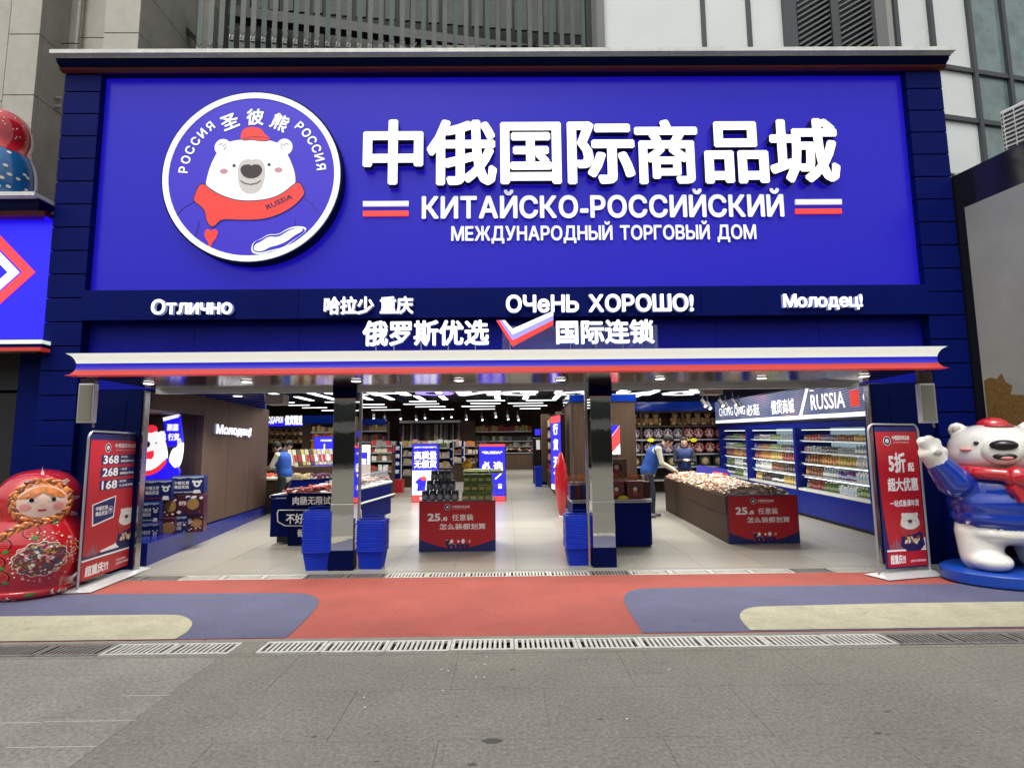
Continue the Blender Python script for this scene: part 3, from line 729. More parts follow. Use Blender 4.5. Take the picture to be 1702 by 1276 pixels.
# recessed balcony
BY = 10.6
bw = mat('balcony_wall', (.20, .20, .165), .7, var=.2, vscale=2, dirt=(1.2, .2))
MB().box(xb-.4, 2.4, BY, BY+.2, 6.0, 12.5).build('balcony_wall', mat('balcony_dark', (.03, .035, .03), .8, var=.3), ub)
MB().box(xb, 2.2, 8.3, BY, 6.62, 6.7).build('balcony_floor', creamd, ub)
def wbox(pa, pb, ya, yb, Y, th, name, m_): 
    p = AT(pa, yb, Y); q = AT(pb, ya, Y); return MB().box(p.x, q.x, Y, Y+th, p.z, q.z).build(name, m_, ub)
gdark = mat('dark_glass', (.035, .05, .045), .06, spec=.8, var=.3, vscale=1.2)
fr = mat('window_frame', (.35, .36, .33), .4)
w1 = wbox(402, 475, 38, 95, 10.45, .04, 'window', gdark)
for a, b, c, d in ((398, 403, 34, 95), (456, 461, 36, 95), (470, 474, 36, 95), (398, 474, 33, 38)):
    p = AT(a, d, 10.4); q = AT(b, c, 10.4); MB().box(p.x, q.x, 10.40, 10.45, p.z, q.z).build('window_frame', fr, w1)
wbox(513, 518, 36, 95, 10.3, .05, 'post', fr)
for k in range(8): wbox(522+k*19.5, 539+k*19.5, 42+k*3.2, 100, 10.4, .08, 'wall_panel', bw)
wbox(330, 352, 0, 95, 9.2, .3, 'render_pier', bw)
wbox(700, 1000, 75, 100, 9.9, .1, 'wall_panel', bw)
# sloping dark beam across the balcony
p = AT(232, -30, 9.4); q = AT(345, 92, 9.4)
MB().prism([(p.x, 9.4, p.z), (q.x, 9.4, q.z), (q.x+.1, 9.4, q.z), (p.x+.1, 9.4, p.z)], (0, .1, 0)).build('sloping_rail', black, ub)
p = AT(380, 8, 9.9); q = AT(1000, 90, 9.9)
MB().prism([(p.x, 9.9, p.z), (q.x, 9.9, q.z), (q.x, 9.9, q.z-.15), (p.x, 9.9, p.z-.22)], (0, .2, 0)).build('slab_edge', black, ub)
# upper storey behind the fins
for k in range(26): wbox(400+k*24, 418+k*24, -60, 12+k*2.0, 9.95, .05, 'wall_panel', mat('slab_ribs', (.06, .062, .055), .7, var=.3))
# glass fins with steel clamps
finm = mat('fin_glass', (.11, .13, .11), .12, alpha=.82, spec=.8, var=.25, vscale=1)
finm2 = mat('fin_glass_green', (.06, .10, .08), .1, alpha=.8, spec=.9)
fm = MB().box(-.037, .037, -.008, .008, 0, 3.2); f0 = fm.build('glass_fin', finm, org=(0, 0, 0)); fmesh = f0.data; bpy.data.objects.remove(f0)
cmm = MB().box(-.03, .03, -.03, -.008, -.05, .03).cyl((-.02, -.03, -.03), (.05, -.09, .07), .008, 5).cyl((.0, -.03, .05), (-.04, -.08, .13), .006, 5)
c0 = cmm.build('fin_clamp', mat('clamp_steel', (.25, .25, .24), .4, metal=.7), org=(0, 0, 0)); cmesh = c0.data; bpy.data.objects.remove(c0)
for k in range(38):
    px = 332+k*17.7; Y = 8.05+.6*k/37
    p = AT(px, 60, Y)
    f = bpy.data.objects.new('glass_fin', fmesh); COL.objects.link(f); f.parent = ub
    f.location = Vector((p.x, Y, 6.75))-ORG[ub.name]; f.rotation_euler = (0, 0, math.radians(18+random.uniform(-5, 5)))
    f.data = fmesh
    if k % 3 == 0: f.material_slots[0].link = 'OBJECT'; f.material_slots[0].material = finm2
    c = bpy.data.objects.new('fin_clamp', cmesh); COL.objects.link(c); c.parent = f; c.location = (0, 0, 7.93-6.75-(.25 if k < 3 else 0))
# right part: white spandrel glass and louvred window
wg = mat('white_spandrel_glass', (.66, .70, .68), .10, spec=.6, var=.05, vscale=.7)
mull = mat('mullion', (.045, .05, .055), .4)
gcol = mat('grey_column', (.14, .145, .14), .5)
def vbox(pa, pb, Y, th, name, m_, z0_=6.3, z1_=10.5, py=50, parent=None):
    return MB().box(pxx(pa, Y, py), pxx(pb, Y, py), Y, Y+th, z0_, z1_).build(name, m_, parent or ub)
vbox(975, 990, 8.9, .3, 'post', black); vbox(990, 1005, 8.72, .3, 'column_cladding', gcol)
for a, b in ((1005, 1167), (1174, 1243), (1250, 1306)): vbox(a, b, 8.8, .04, 'glass_panel', wg)
for a, b in ((1167, 1174), (1243, 1250)): vbox(a, b, 8.76, .1, 'mullion', mull)
vbox(1306, 1326, 8.70, .25, 'window_frame', mull); vbox(1457, 1476, 8.70, .25, 'window_frame', gcol); vbox(1384, 1397, 8.74, .2, 'window_frame', mull)
vbox(1326, 1457, 9.0, .05, 'window_back', black)
for a, b in ((1327, 1384), (1397, 1456)):
    xa_, xb_ = pxx(a, 8.8), pxx(b, 8.8)
    for k in range(30):
        z_ = 6.4+k*.1
        MB().prism([(xa_, 8.78, z_), (xb_, 8.78, z_+.36), (xb_, 8.78, z_+.395), (xa_, 8.78, z_+.035)], (0, .05, 0)).build('louvre_slat', mat('louvre', (.12, .14, .135), .4), ub)
vbox(1476, 1490, 8.74, .2, 'jamb', mat('light_jamb', (.3, .3, .28), .5))
# angled curtain wall
cw = thing('curtain_wall', 'angled white glazed curtain wall with dark mullions above the right corner', 'glass wall', (pxx(1490, 8.74), 8.76, 3))
A0 = Vector((pxx(1490, 8.74), 8.76, 0)); dv = Vector((math.cos(.2), math.sin(.2), 0)); nv = Vector((math.sin(.2), -math.cos(.2), 0))
def cbox(s0, s1, z0_, z1_, d0, d1, name, m_):
    v = []
    for z_ in (z0_, z1_):
        for s_, d_ in ((s0, d0), (s1, d0), (s1, d1), (s0, d1)): v.append(A0+dv*s_+nv*d_+Vector((0, 0, z_)))
    return MB().hexa(v).build(name, m_, cw)
S = [0, .74, 1.58, 2.35, 3.1, 3.9, 4.6]; Zs = [3.2, 4.9, AT(1600, 197, 8.95).z, AT(1600, 113, 8.95).z, 10.5]
for a, b in zip(S, S[1:]):
    for c, d in zip(Zs, Zs[1:]): cbox(a+.04, b-.04, c+.04, d-.04, -.03, 0, 'glass_panel', wg if a < 1.5 else mat('tinted_glass', (.14, .2, .19), .08, spec=.8, var=.3))
for s_ in S: cbox(s_-.04, s_+.04, 3.2, 10.5, -.05, .06, 'mullion', mull)
for z_ in Zs: cbox(-.04, 4.6, z_-.04, z_+.04, -.049, .045, 'transom', mull)

# ================================================================== RIGHT NEIGHBOUR
rb = thing('poster_shop', 'black framed corner shop with big grey bread poster at the right edge', 'shop front', (6.3, 7.2, 0))
RA = Vector((6.18, 7.3, 0)); rd = Vector((.2, -.98, 0)); RB = RA+rd*.35; RZ = 5.20; RD = RA+rd*1.2
MB().xy([(RA.x, RA.y), (RB.x, RB.y), (RB.x+3, RB.y+.1), (RA.x+3.4, 8.0), (RA.x, 8.0)], 0, 1.0).build('lower_wall', blackg, rb)
MB().xy([(RA.x, RA.y), (RD.x, RD.y), (RD.x+3, RD.y+.1), (RA.x+3.4, 8.0), (RA.x, 8.0)], 1.002, RZ).build('frame', blackg, rb)
nx = Vector((-.98, -.2, 0))
zt_ = ZZ(1607, 342, 7.12)
def rq(s0, s1, z0_, z1_, e): return [RA+rd*s0+nx*e+Vector((0, 0, z0_)), RA+rd*s1+nx*e+Vector((0, 0, z0_)), RA+rd*s1+nx*e+Vector((0, 0, z1_)), RA+rd*s0+nx*e+Vector((0, 0, z1_))]
poster = mat('grey_poster', (.27, .27, .24), .45, var=.25, vscale=.5)
MB().prism(rq(.12, 1.15, 1.05, zt_, 0), tuple(nx*.012)).build('poster', poster, rb)
bread = mat('bread_print', (.16, .09, .02), .5, var=.6, vscale=45)
P = []
for s_, z_ in ((.14, 2.35), (.22, 2.38), (.3, 2.35), (.36, 2.42), (.40, 2.3), (.47, 2.25), (.44, 2.14), (.6, 2.12), (.8, 2.05), (.8, 1.3), (.14, 1.3)): P.append(RA+rd*s_+nx*.013+Vector((0, 0, z_)))
MB().prism(P, tuple(nx*.003)).build('bread_picture', bread, rb)
# air conditioners
def aircon(loc, rz, label, lit):
    a = thing('air_conditioner', label, 'air conditioner', loc, rz, local=True)
    MB().box(-.45, .45, -.17, .17, 0, .62).build('casing', whitecap, a, bevel=.02)
    MB().cyl((-.12, -.171, .31), (-.12, -.185, .31), .24, 24).build('fan_guard', black, a)
    for k in range(9): MB().box(-.38+.0, .14, -.19, -.186, .08+k*.055, .088+k*.055).build('guard_bar', alu, a)
    MB().box(.2, .43, -.176, -.171, .08, .56).build('side_panel', mat('ac_dark', (.02, .03, .035), .3), a)
    for k in range(9): MB().box(-.456, -.451, -.15, .15, .06+k*.06, .085+k*.06).build('grille_bar', black, a)
    for k in range(3): MB().box(-.46, -.455, -.12+k*.12, -.11+k*.12, .05, .57).build('grille_bar', whitecap, a)
    return a
aircon((7.22, 7.1, 5.40), .35, 'large grey outdoor air conditioner with side grille near the right edge', 0)
a2 = aircon((6.72, 8.1, 5.30), .1, 'small white air conditioner beside the top of the blue pilaster', 0); a2.scale = (.75, .9, .5)
tag(MB().box(6.78, 7.8, 6.9, 7.3, 5.205, 5.395).build('roof_rail', blackg, org=(7, 7.2, 5.2)), 'black steel rail on the roof carrying the large air conditioner', 'rail')

# ================================================================== DOLL STATUES
def surf_shape(mb, prof, cx, cy, cz, a0, z0, pts, off, m=0, rings=3, c=None, sy=1):
    """flat drawing (u metres across, v metres up, around the point a0, z0) wrapped onto a turned body"""
    def rad(z):
        for (r1, h1), (r2, h2) in zip(prof, prof[1:]):
            if h1 <= z <= h2 and h2 > h1: return r1+(r2-r1)*(z-h1)/(h2-h1)
        return prof[-1][0]
    u0, v0 = c or (sum(p[0] for p in pts)/len(pts), sum(p[1] for p in pts)/len(pts))
    vs = []; n = len(pts)
    def mp(u, v):
        z = z0+v; r = max(.02, rad(z)); a = a0+u/rad(z0); rr = r+off
        return (cx+rr*math.cos(a), cy+rr*math.sin(a), cz+z)
    vs.append(mp(u0, v0))
    for k in range(1, rings+1):
        for u, v in pts: vs.append(mp(u0+(u-u0)*k/rings, v0+(v-v0)*k/rings))
    fs = [(0, 1+i, 1+(i+1) % n) for i in range(n)]
    for k in range(rings-1):
        b0, b1 = 1+k*n, 1+(k+1)*n
        fs += [(b0+i, b1+i, b1+(i+1) % n, b0+(i+1) % n) for i in range(n)]
    mb.add(vs, fs, m)
def circ(r, n=16, ry=None, cx=0, cy=0, ph=0): return [(cx+r*math.cos(2*math.pi*i/n+ph), cy+(ry or r)*math.sin(2*math.pi*i/n+ph)) for i in range(n)]
def leafp(l, w, ang, cx=0, cy=0):
    P = [(l*t, w*math.sin(math.pi*t)*s) for s in (1, -1) for t in ([i/6 for i in range(7)] if s == 1 else [i/6 for i in range(5, 0, -1)])]
    c, s = math.cos(ang), math.sin(ang); return [(cx+x*c-y*s, cy+x*s+y*c) for x, y in P]
def fine(prof, n=4):
    P = [(r, z) for r, z in prof]
    for _ in range(2):
        Q = [P[0]]
        for a, b in zip(P, P[1:]): Q += [(a[0]*.75+b[0]*.25, a[1]*.75+b[1]*.25), (a[0]*.25+b[0]*.75, a[1]*.25+b[1]*.75)]
        P = Q+[P[-1]]
    return P
DC = AT(60, 900, 6.45); DX, DY = DC.x, 6.45
doll = thing('nesting_doll_statue', 'large glossy red nesting doll statue with braided hair beside the price banner', 'statue', (DX, DY, 0)); doll.scale = (.90, .90, .89)
prof = fine([(.40, .0), (.455, .04), (.46, .10), (.44, .11), (.49, .25), (.53, .48), (.52, .66), (.455, .84), (.41, .92), (.425, 1.02), (.44, 1.14), (.42, 1.28), (.33, 1.42), (.2, 1.50), (.04, 1.525)])
MB().lathe(prof, 48, (DX, DY, 0)).build('body', redg, doll, smooth='auto')
face = math.atan2(-DY, -DX)+math.radians(4)   # turned to the street
def deco(name, m_, items, off):
    m = MB()
    for u, z, pts in items: surf_shape(m, prof, DX, DY, 0, face, 0, [(p[0]+u, p[1]+z) for p in pts], off, rings=3)
    return m.build(name, m_, doll, smooth=True)
# profile is sampled at z0=0 for the angle scale, so u is in metres at radius .40
deco('hair', orange, [(0, 1.165, circ(.29, 32, .245))], .006)
deco('face', skinp, [(0, 1.145, circ(.232, 30, .19))], .012)
deco('fringe', orange, [(-.085, 1.275, leafp(.30, .05, math.radians(207), .14, .05)), (.085, 1.275, leafp(.30, .05, math.radians(-27), -.14, .05))], .016)
for s_ in (-1, 1):
    deco('cheek', mat('doll_blush', (.75, .3, .27), .3, coat=.5), [(s_*.145, 1.085, circ(.052, 16, .042))], .014)
    deco('eye_white', whiteg, [(s_*.095, 1.165, circ(.044, 18, .024))], .0145)
    deco('pupil', blackg, [(s_*.092, 1.167, circ(.023, 14))], .016)
    deco('eyebrow', orange2, [(s_*.098, 1.225, [(-.06, -.010), (-.025, .008), (.025, .010), (.06, -.006), (.025, .002), (-.025, 0)]), (s_*.098, 1.192, [(-.05, -.012), (-.02, .004), (.02, .004), (.05, -.010), (.02, -.002), (-.02, -.002)])], .015)
deco('mouth', redg, [(0, 1.045, [(-.042, 0), (-.02, .014), (0, .007), (.02, .014), (.042, 0), (.02, -.014), (-.02, -.014)])], .015)
deco('nose', mat('doll_nose', (.7, .4, .33), .3), [(0, 1.105, circ(.015, 8, .006))], .015)
# braid: overlapping twisted lobes round the neck and shoulder
def on_body(u, z, off):
    def rad(z):
        for (r1, h1), (r2, h2) in zip(prof, prof[1:]):
            if h1 <= z <= h2 and h2 > h1: return r1+(r2-r1)*(z-h1)/(h2-h1)
        return .1
    a = face+u/prof[0][0]; r_ = rad(z)+off; return Vector((DX+r_*math.cos(a), DY+r_*math.sin(a), z)), a
path = [(.02, 1.385), (.10, 1.37), (.175, 1.33), (.235, 1.27), (.27, 1.19), (.27, 1.11), (.245, 1.03), (.195, .97), (.13, .93), (.055, .905), (-.02, .89), (-.095, .875), (-.165, .85), (-.23, .815), (-.285, .77), (-.33, .71)]
pathL = [(-.05, 1.385), (-.13, 1.36), (-.20, 1.31), (-.25, 1.24), (-.272, 1.16), (-.262, 1.08), (-.23, 1.01), (-.18, .955)]
for path, i, (u, z) in [(pathL, i, q) for i, q in enumerate(pathL)]+[(path, i, q) for i, q in enumerate(path)]:
    p_, a_ = on_body(u, z, .004); q_, _ = on_body(*path[min(i+1, len(path)-1)], .004) if i < len(path)-1 else (p_+(p_-on_body(*path[i-1], .004)[0]), 0)
    d_ = (q_-p_).normalized(); nrm = Vector((math.cos(a_), math.sin(a_), 0)); sd = nrm.cross(d_).normalized()
    for s_ in (-1, 1):
        dd_ = (d_+sd*.65*s_).normalized(); M = Matrix((dd_, nrm.cross(dd_).normalized(), nrm)).transposed()
        MB().ell(p_+sd*.016*s_+d_*.018*(s_ > 0), (.060, .028, .021), 14, 8, 0, M).build('braid_lobe', orange if (i+s_) % 3 else orange2, doll, smooth=True)
cream_d = mat('doll_cream', (.85, .8, .7), .3, coat=.5)
berry = mat('doll_berry', (.6, .02, .02), .2, coat=1)
for u, z in ((-.07, .80), (-.27, .66), (-.30, .47), (-.27, .30)):
    deco('berry_outline', blackg, [(u, z, circ(.072, 14, .078))], .002); deco('berry', berry, [(u, z, circ(.062, 14, .068))], .005)
    deco('berry_leaf', green, [(u, z-.06, leafp(.07, .022, math.radians(20), .0, -.02))], .0055)
    for k in range(4): deco('berry_line', blackg, [(u, z+.04-k*.022, [(-.045, 0), (0, .006), (.045, 0), (.045, .004), (0, .010), (-.045, .004)])], .0065)
deco('leaf', green, [(.10, .86, leafp(.15, .035, math.radians(50)))], .004)
deco('leaf_vein', cream_d, [(.10, .86, leafp(.14, .004, math.radians(50)))], .006)
# flower roundel
N_ = 26
deco('roundel_edge', cream_d, [(.02, .48, [(r_*1.04*math.cos(2*math.pi*i/52), r_*math.sin(2*math.pi*i/52)) for i in range(52) for r_ in (.208 if i % 4 < 2 else .192,)])], .002)
deco('roundel', mat('doll_umber', (.13, .06, .04), .3, coat=.7, var=.5, vscale=25), [(.02, .48, [(r_*1.04*math.cos(2*math.pi*i/52), r_*math.sin(2*math.pi*i/52)) for i in range(52) for r_ in (.200 if i % 4 < 2 else .184,)])], .004)
rnd = random.Random(3)
cols = [cream_d, mat('petal_pink', (.7, .3, .3), .3), mat('petal_gold', (.5, .28, .06), .3), mat('petal_slate', (.08, .09, .14), .3), mat('petal_wine', (.22, .02, .04), .3), mat('petal_olive', (.1, .11, .03), .3)]
fl = {i: [] for i in range(6)}
for k in range(230):
    a = rnd.uniform(0, 6.283); r_ = .185*math.sqrt(rnd.random()); u, z = .02+r_*math.cos(a), .48+r_*math.sin(a); s_ = rnd.uniform(.011, .024)
    fl[rnd.choice((0, 0, 1, 3, 4, 4, 2))].append((u, z, [(s_*(1 if j % 2 else .55)*math.cos(j*math.pi/5+a), s_*(1 if j % 2 else .55)*math.sin(j*math.pi/5+a)) for j in range(10)]))
for k in range(70):
    a = rnd.uniform(-.5, 2.0); r_ = rnd.uniform(.2, .33); u, z = .03+r_*math.cos(a), .50+r_*math.sin(a)*.9; s_ = rnd.uniform(.007, .016)
    fl[rnd.choice((0, 0, 1, 2))].append((u, z, [(s_*(1 if j % 2 else .5)*math.cos(j*math.pi/5), s_*(1 if j % 2 else .5)*math.sin(j*math.pi/5)) for j in range(10)]))
for k in range(40):
    a = rnd.uniform(2.4, 5.6)+math.pi*.1; r_ = rnd.uniform(.2, .25); u, z = .05+r_*math.cos(a)*1.1, .46+r_*math.sin(a)*1.05; s_ = rnd.uniform(.006, .012)
    fl[rnd.choice((0, 1, 4))].append((u, z, [(s_*math.cos(j*math.pi/3), s_*math.sin(j*math.pi/3)) for j in range(6)]))
for i, it in fl.items():
    o = deco('petals', cols[i], it, .0065+.0006*i); o['kind'] = 'stuff'
fern = []
for u0, z0_, an, l in ((.20, 1.36, 15, .13), (.28, 1.16, 5, .14), (.30, .98, -15, .14), (-.02, 1.46, 80, .10)):
    for k in range(8):
        t = k/8; uu = u0+l*t*math.cos(math.radians(an)); zz = z0_+l*t*math.sin(math.radians(an))
        for s_ in (-1, 1): fern.append((uu, zz, leafp(.032*(1-t*.5), .005, math.radians(an+s_*60))))
o = deco('fern_scroll', cream_d, fern, .003); o['kind'] = 'stuff'
scr = []
for k in range(14):
    scr.append((.12+.012*k, .06+.012*math.sin(k*1.4), leafp(.035, .006, k*1.1)))
    scr.append((-.33+.012*k, .04+.008*math.sin(k*1.9), leafp(.03, .005, k*.9)))
o = deco('base_scroll', cream_d, scr, .003); o['kind'] = 'stuff'
deco('leaf', green, [(-.10, .06, leafp(.11, .022, math.radians(12)))], .004)

# doll standing on the neighbour's cornice
D2 = AT(-6, 250, 7.35); D2z = zc+.002
d2 = thing('nesting_doll_statue', 'blue bodied nesting doll statue with red scarf standing on the left cornice', 'statue', (D2.x, 7.35, D2z))
pr2 = fine([(.38, 0), (.44, .1), (.47, .35), (.44, .6), (.36, .78), (.385, .95), (.36, 1.12), (.26, 1.27), (.05, 1.34)])
def cut(pr, a, b): return [(r, z) for r, z in pr if a <= z <= b]
prB = [(r, z) for r, z in pr2 if z <= .78]; prH = [(r+.004, z) for r, z in pr2 if z >= .66]
MB().lathe(prB, 40, (D2.x, 7.35, D2z)).build('body', mat('doll_blue', (.012, .12, .34), .15, coat=1, var=.15), d2, smooth='auto')
MB().lathe(prH, 40, (D2.x, 7.35, D2z)).build('head_scarf', redg, d2, smooth='auto')
face2 = -math.pi/2-.35
m1, m2_, m3 = MB(), MB(), MB()
surf_shape(m1, pr2, D2.x, 7.35, D2z, face2, 0, circ(.30, 30, .36, 0, .42), .006); m1.build('apron_edge', yellow, d2, smooth=True)
surf_shape(m2_, pr2, D2.x, 7.35, D2z, face2, 0, circ(.25, 30, .32, 0, .42), .009); m2_.build('apron', mat('doll_blue2', (.03, .2, .45), .15, coat=1), d2, smooth=True)
for i in range(20):
    u = rnd.uniform(.28, .75); z_ = rnd.uniform(.08, .66); surf_shape(m3, pr2, D2.x, 7.35, D2z, face2, 0, circ(.025, 8, .02, u, z_), .006)
for i in range(26):
    u = rnd.uniform(.05, .8); z_ = rnd.uniform(.8, 1.2); surf_shape(m3, pr2, D2.x, 7.35, D2z, face2, 0, circ(.009, 6, .009, u, z_), .009)
o = m3.build('dots', cream_d, d2, smooth=True); o['kind'] = 'stuff'

# ================================================================== BEAR STATUE
BC = AT(1692, 850, 6.45); BX, BYY = BC.x, 6.45
bear = thing('bear_statue', 'glossy white polar bear statue in blue sweater and red scarf waving on a plinth', 'statue', (BX, BYY, 0))
MB().lathe([(.80, 0), (.86, .02), (.86, .135), (.83, .15)], 56, (BX, BYY+.02, 0), sx=.98, sy=.68).build('plinth', mat('plinth_blue', (.008, .05, .33), .3, var=.1), bear, bevel=.01, smooth='auto')
kz = .150
bmb = MB(); B_ = BX-.14
# 0 white, 1 sweater
for s_ in (-1, 1):
    bmb.cap((B_+s_*.335, BYY, kz+.14), (B_+s_*.31, BYY+.02, kz+.40), .20, .235, 0, 20)
    bmb.ell((B_+s_*.335, BYY-.10, kz+.10), (.205, .24, .12), 18, 12, 0)
bmb.ell((B_, BYY, kz+.40), (.53, .40, .15), 28, 14, 0)
bmb.ell((B_, BYY, kz+.72), (.575, .45, .30), 32, 18, 1); bmb.ell((B_, BYY, kz+.565), (.565, .44, .19), 32, 14, 1)
bmb.ell((B_, BYY, kz+.86), (.54, .42, .31), 28, 16, 1)
bmb.cap((B_-.40, BYY, kz+.96), (B_-.60, BYY-.05, kz+.96), .17, .18, 1, 18)
bmb.cap((B_-.60, BYY-.05, kz+.96), (B_-.76, BYY-.07, kz+1.15), .18, .135, 1, 18)
bmb.cap((B_+.40, BYY, kz+.96), (B_+.50, BYY-.12, kz+.76), .15, .15, 1, 18)
bmb.cap((B_-.77, BYY-.07, kz+1.16), (B_-.86, BYY-.08, kz+1.29), .115, .125, 0, 18)
for dx, dz, r_ in ((-.10, .13, .06), (-.02, .15, .06), (.06, .12, .055), (.13, .02, .055)):
    bmb.cap((B_-.86, BYY-.08, kz+1.28), (B_-.86+dx, BYY-.10, kz+1.29+dz), .085, r_, 0, 12)
body = remeshed(bmb, .018, [whiteg, blueg], 'body', bear, 12)
hz_ = kz+1.35; HX = B_-.08; ta = math.radians(-30)
def hf(x, y_, z_): return (HX+x*math.cos(ta)-y_*math.sin(ta), BYY-.03+x*math.sin(ta)+y_*math.cos(ta), hz_+z_)
RM = Matrix.Rotation(ta, 3, 'Z')
hb = MB().ell(hf(0, 0, -.01), (.44, .37, .285), 30, 18, 0, RM)
hb.ell(hf(0, 0, -.07), (.45, .375, .27), 30, 14, 0, RM)
for s_ in (-1, 1): hb.ell(hf(s_*.32, .03, .205), (.095, .055, .09), 14, 10, 0, RM)
head = remeshed(hb, .016, [whiteg], 'head', bear, 14)
MB().ell(hf(0, -.33, -.05), (.19, .11, .15), 22, 14, 0, RM).build('muzzle', whiteg, head, smooth=True)
MB().ell(hf(0, -.42, .02), (.125, .06, .058), 20, 12, 0, RM).build('nose', blackg, head, smooth=True)
MB().ell(hf(0, -.415, -.10), (.105, .035, .042), 20, 10, 0, RM).build('mouth', blackg, head, smooth=True)
MB().ell(hf(.01, -.435, -.115), (.06, .02, .02), 16, 8, 0, RM).build('tongue', pink, head, smooth=True)
for s_ in (-1, 1):
    MB().ell(hf(s_*.215, -.315, .045), (.026, .02, .024), 12, 8, 0, RM).build('eye', blackg, head, smooth=True)
    MB().ell(hf(s_*.31, -.275, -.025), (.06, .03, .02), 12, 8, 0, Matrix.Rotation(ta-s_*-.5, 3, 'Z')).build('cheek', pink, head, smooth=True)
    MB().ell(hf(s_*.33, -.02, .21), (.05, .02, .045), 12, 8, 0, RM).build('inner_ear', mat('grey_paint', (.45, .44, .4), .3), head, smooth=True)
sc_ = MB()
for i in range(40):
    t = 2*math.pi*i/40; t2 = 2*math.pi*(i+1)/40; f = lambda q: (B_-.03+.455*math.cos(q), BYY-.02+.40*math.sin(q), kz+1.075+.02*math.sin(q*2)+.05*math.sin(q))
    sc_.cap(f(t), f(t2), .075, .075, 0, 10)
sc_.cap((B_-.20, BYY-.40, kz+1.03), (B_-.12, BYY-.44, kz+.93), .12, .06, 0, 10)
remeshed(sc_, .016, [redg], 'scarf', bear, 5)
MB().ell(hf(.0, -.02, .245), (.155, .15, .095), 20, 12).ell(hf(.03, -.12, .235), (.15, .12, .018), 16, 6, 0, RM).build('cap', redg, bear, smooth=True)
MB().xz([(B_-.20+(x-452)*.0019, kz+.86-(y-1062)*.0016) for x, y in HEART], BYY-.455, BYY-.34).build('heart', redg, bear, bevel=.012)
MB().ell((B_-.87, BYY-.205, kz+1.30), (.05, .012, .03), 12, 6).build('paw_pad', mat('grey_paint', (.45, .44, .4), .3), bear, smooth=True)

# ================================================================== BANNER STANDS
def stand(pxa, pya, pxb, pyb, label, left):
    A, B = GR(pxa, pya), GR(pxb, pyb); d = B-A; w = d.length; rz = math.atan2(d.y, d.x)
    s = thing('banner_stand', label, 'banner stand', ((A.x+B.x)/2, (A.y+B.y)/2, 0.012), rz, local=True)
    h = 1.77; w2 = w/2
    MB().hexa([(-w2-.05, -.17, 0), (w2+.05, -.17, 0), (w2+.05, .17, 0), (-w2-.05, .17, 0), (-w2+.02, -.05, .04), (w2-.02, -.05, .04), (w2-.02, .05, .04), (-w2+.02, .05, .04)]).build('base', mat('stand_base', (.6, .62, .63), .35, metal=.5), s, bevel=.004)
    P = [(-w2, 0, .03), (-w2, 0, h-.09)]+[(-w2+.09-.09*math.cos(t), 0, h-.09+.09*math.sin(t)) for t in [math.pi/2*i/5 for i in range(1, 6)]]+[(w2-.09+.09*math.sin(t), 0, h-.09+.09*math.cos(t)) for t in [math.pi/2*i/5 for i in range(1, 6)]]+[(w2, 0, .03)]
    MB().tube(P, .013, 10).build('frame', alu, s, smooth='auto')
    return s, w2, h
def sheet_panel(s, x0, x1, z0, z1, m_, name='sheet', y=-.012, th=.003):
    return MB().box(x0, x1, y, y+th, z0, z1).build(name, m_, s)
def ptxt(s, t, x, z, w, h, m_=wprint, y=-.0125, bold=.03, name='print'):
    return MB().text(t, (x, y, z), (1, 0, 0), (0, 0, 1), (0, -1, 0), w, h, .0006, bold).build(name, m_, s)
def poster_bear(s, cx, z, k, y=-.0125):
    """print of a bear offering a tray of food: head in the drawing's own proportions"""
    tf = lambda x, yy: (cx+(x-704)*k, z-(yy-648)*k)
    MB().xz([(cx-330*k*1.1, z-560*k), (cx-300*k, z-330*k), (cx-200*k, z-230*k), (cx+220*k, z-210*k), (cx+360*k, z-280*k), (cx+420*k, z-560*k), (cx+250*k, z-700*k), (cx-160*k, z-700*k)], y-.0008, y).build('coat_print', inkm, s)
    bear_print(s, tf, y-.0008, .0006, detail=False, mats=(mat('print_fur2', (.72, .70, .66), .5), mat('print_scarf2', (.42, .03, .035), .5), inkm))
    tray = MB(); rr = random.Random(5)
    for i in range(26):
        a = cx+rr.uniform(-230, 250)*k; b = z-(rr.uniform(330, 500))*k; r_ = rr.uniform(25, 55)*k
        tray.add([(a+r_*math.cos(j*math.pi/3), y-.0045-.0001*i, b+r_*math.sin(j*math.pi/3)) for j in range(6)], [(0, 1, 2, 3, 4, 5)], rr.randrange(4))
    tray.build('food_print', [mat('food_a', (.62, .45, .25), .5), mat('food_b', (.4, .04, .03), .5), mat('food_c', (.7, .6, .5), .5), mat('food_d', (.2, .09, .04), .5)], s)
def towers(s, x, z, k, y=-.0128):
    m = MB()
    for dx, w_, h_ in ((-.9, .25, .8), (-.5, .3, 1.1), (0, .4, 1.7), (.4, .25, 1.0), (.75, .3, 1.3)):
        m.xz([(x+(dx-w_/2)*k, z), (x+(dx+w_/2)*k, z), (x+(dx+w_/2)*k, z+h_*.5*k), (x+dx*k+.06*k, z+h_*.75*k), (x+dx*k, z+h_*k), (x+dx*k-.06*k, z+h_*.75*k), (x+(dx-w_/2)*k, z+h_*.5*k)], y-.0004, y)
    m.build('tower_print', mat('tower_ink', (.25, .12, .16), .5, var=.7, vscale=60), s)
def mini_logo(s, x, z, r, y=-.0125):
    MB().arc(x, z, r*.9, r, 0, 360, y-.001, y, 0, 28).build('badge_ring', wprint, s)
    MB().cyl((x, y, z), (x, y-.0006, z), r*.9, 24).build('badge_disc', inkm, s)
    MB().cyl((x, y-.0006, z), (x, y-.0012, z), r*.45, 18).build('badge_bear', wprint, s)
    MB().cyl((x, y-.0012, z-r*.1), (x, y-.0016, z-r*.1), r*.16, 10).build('badge_nose', inkm, s)
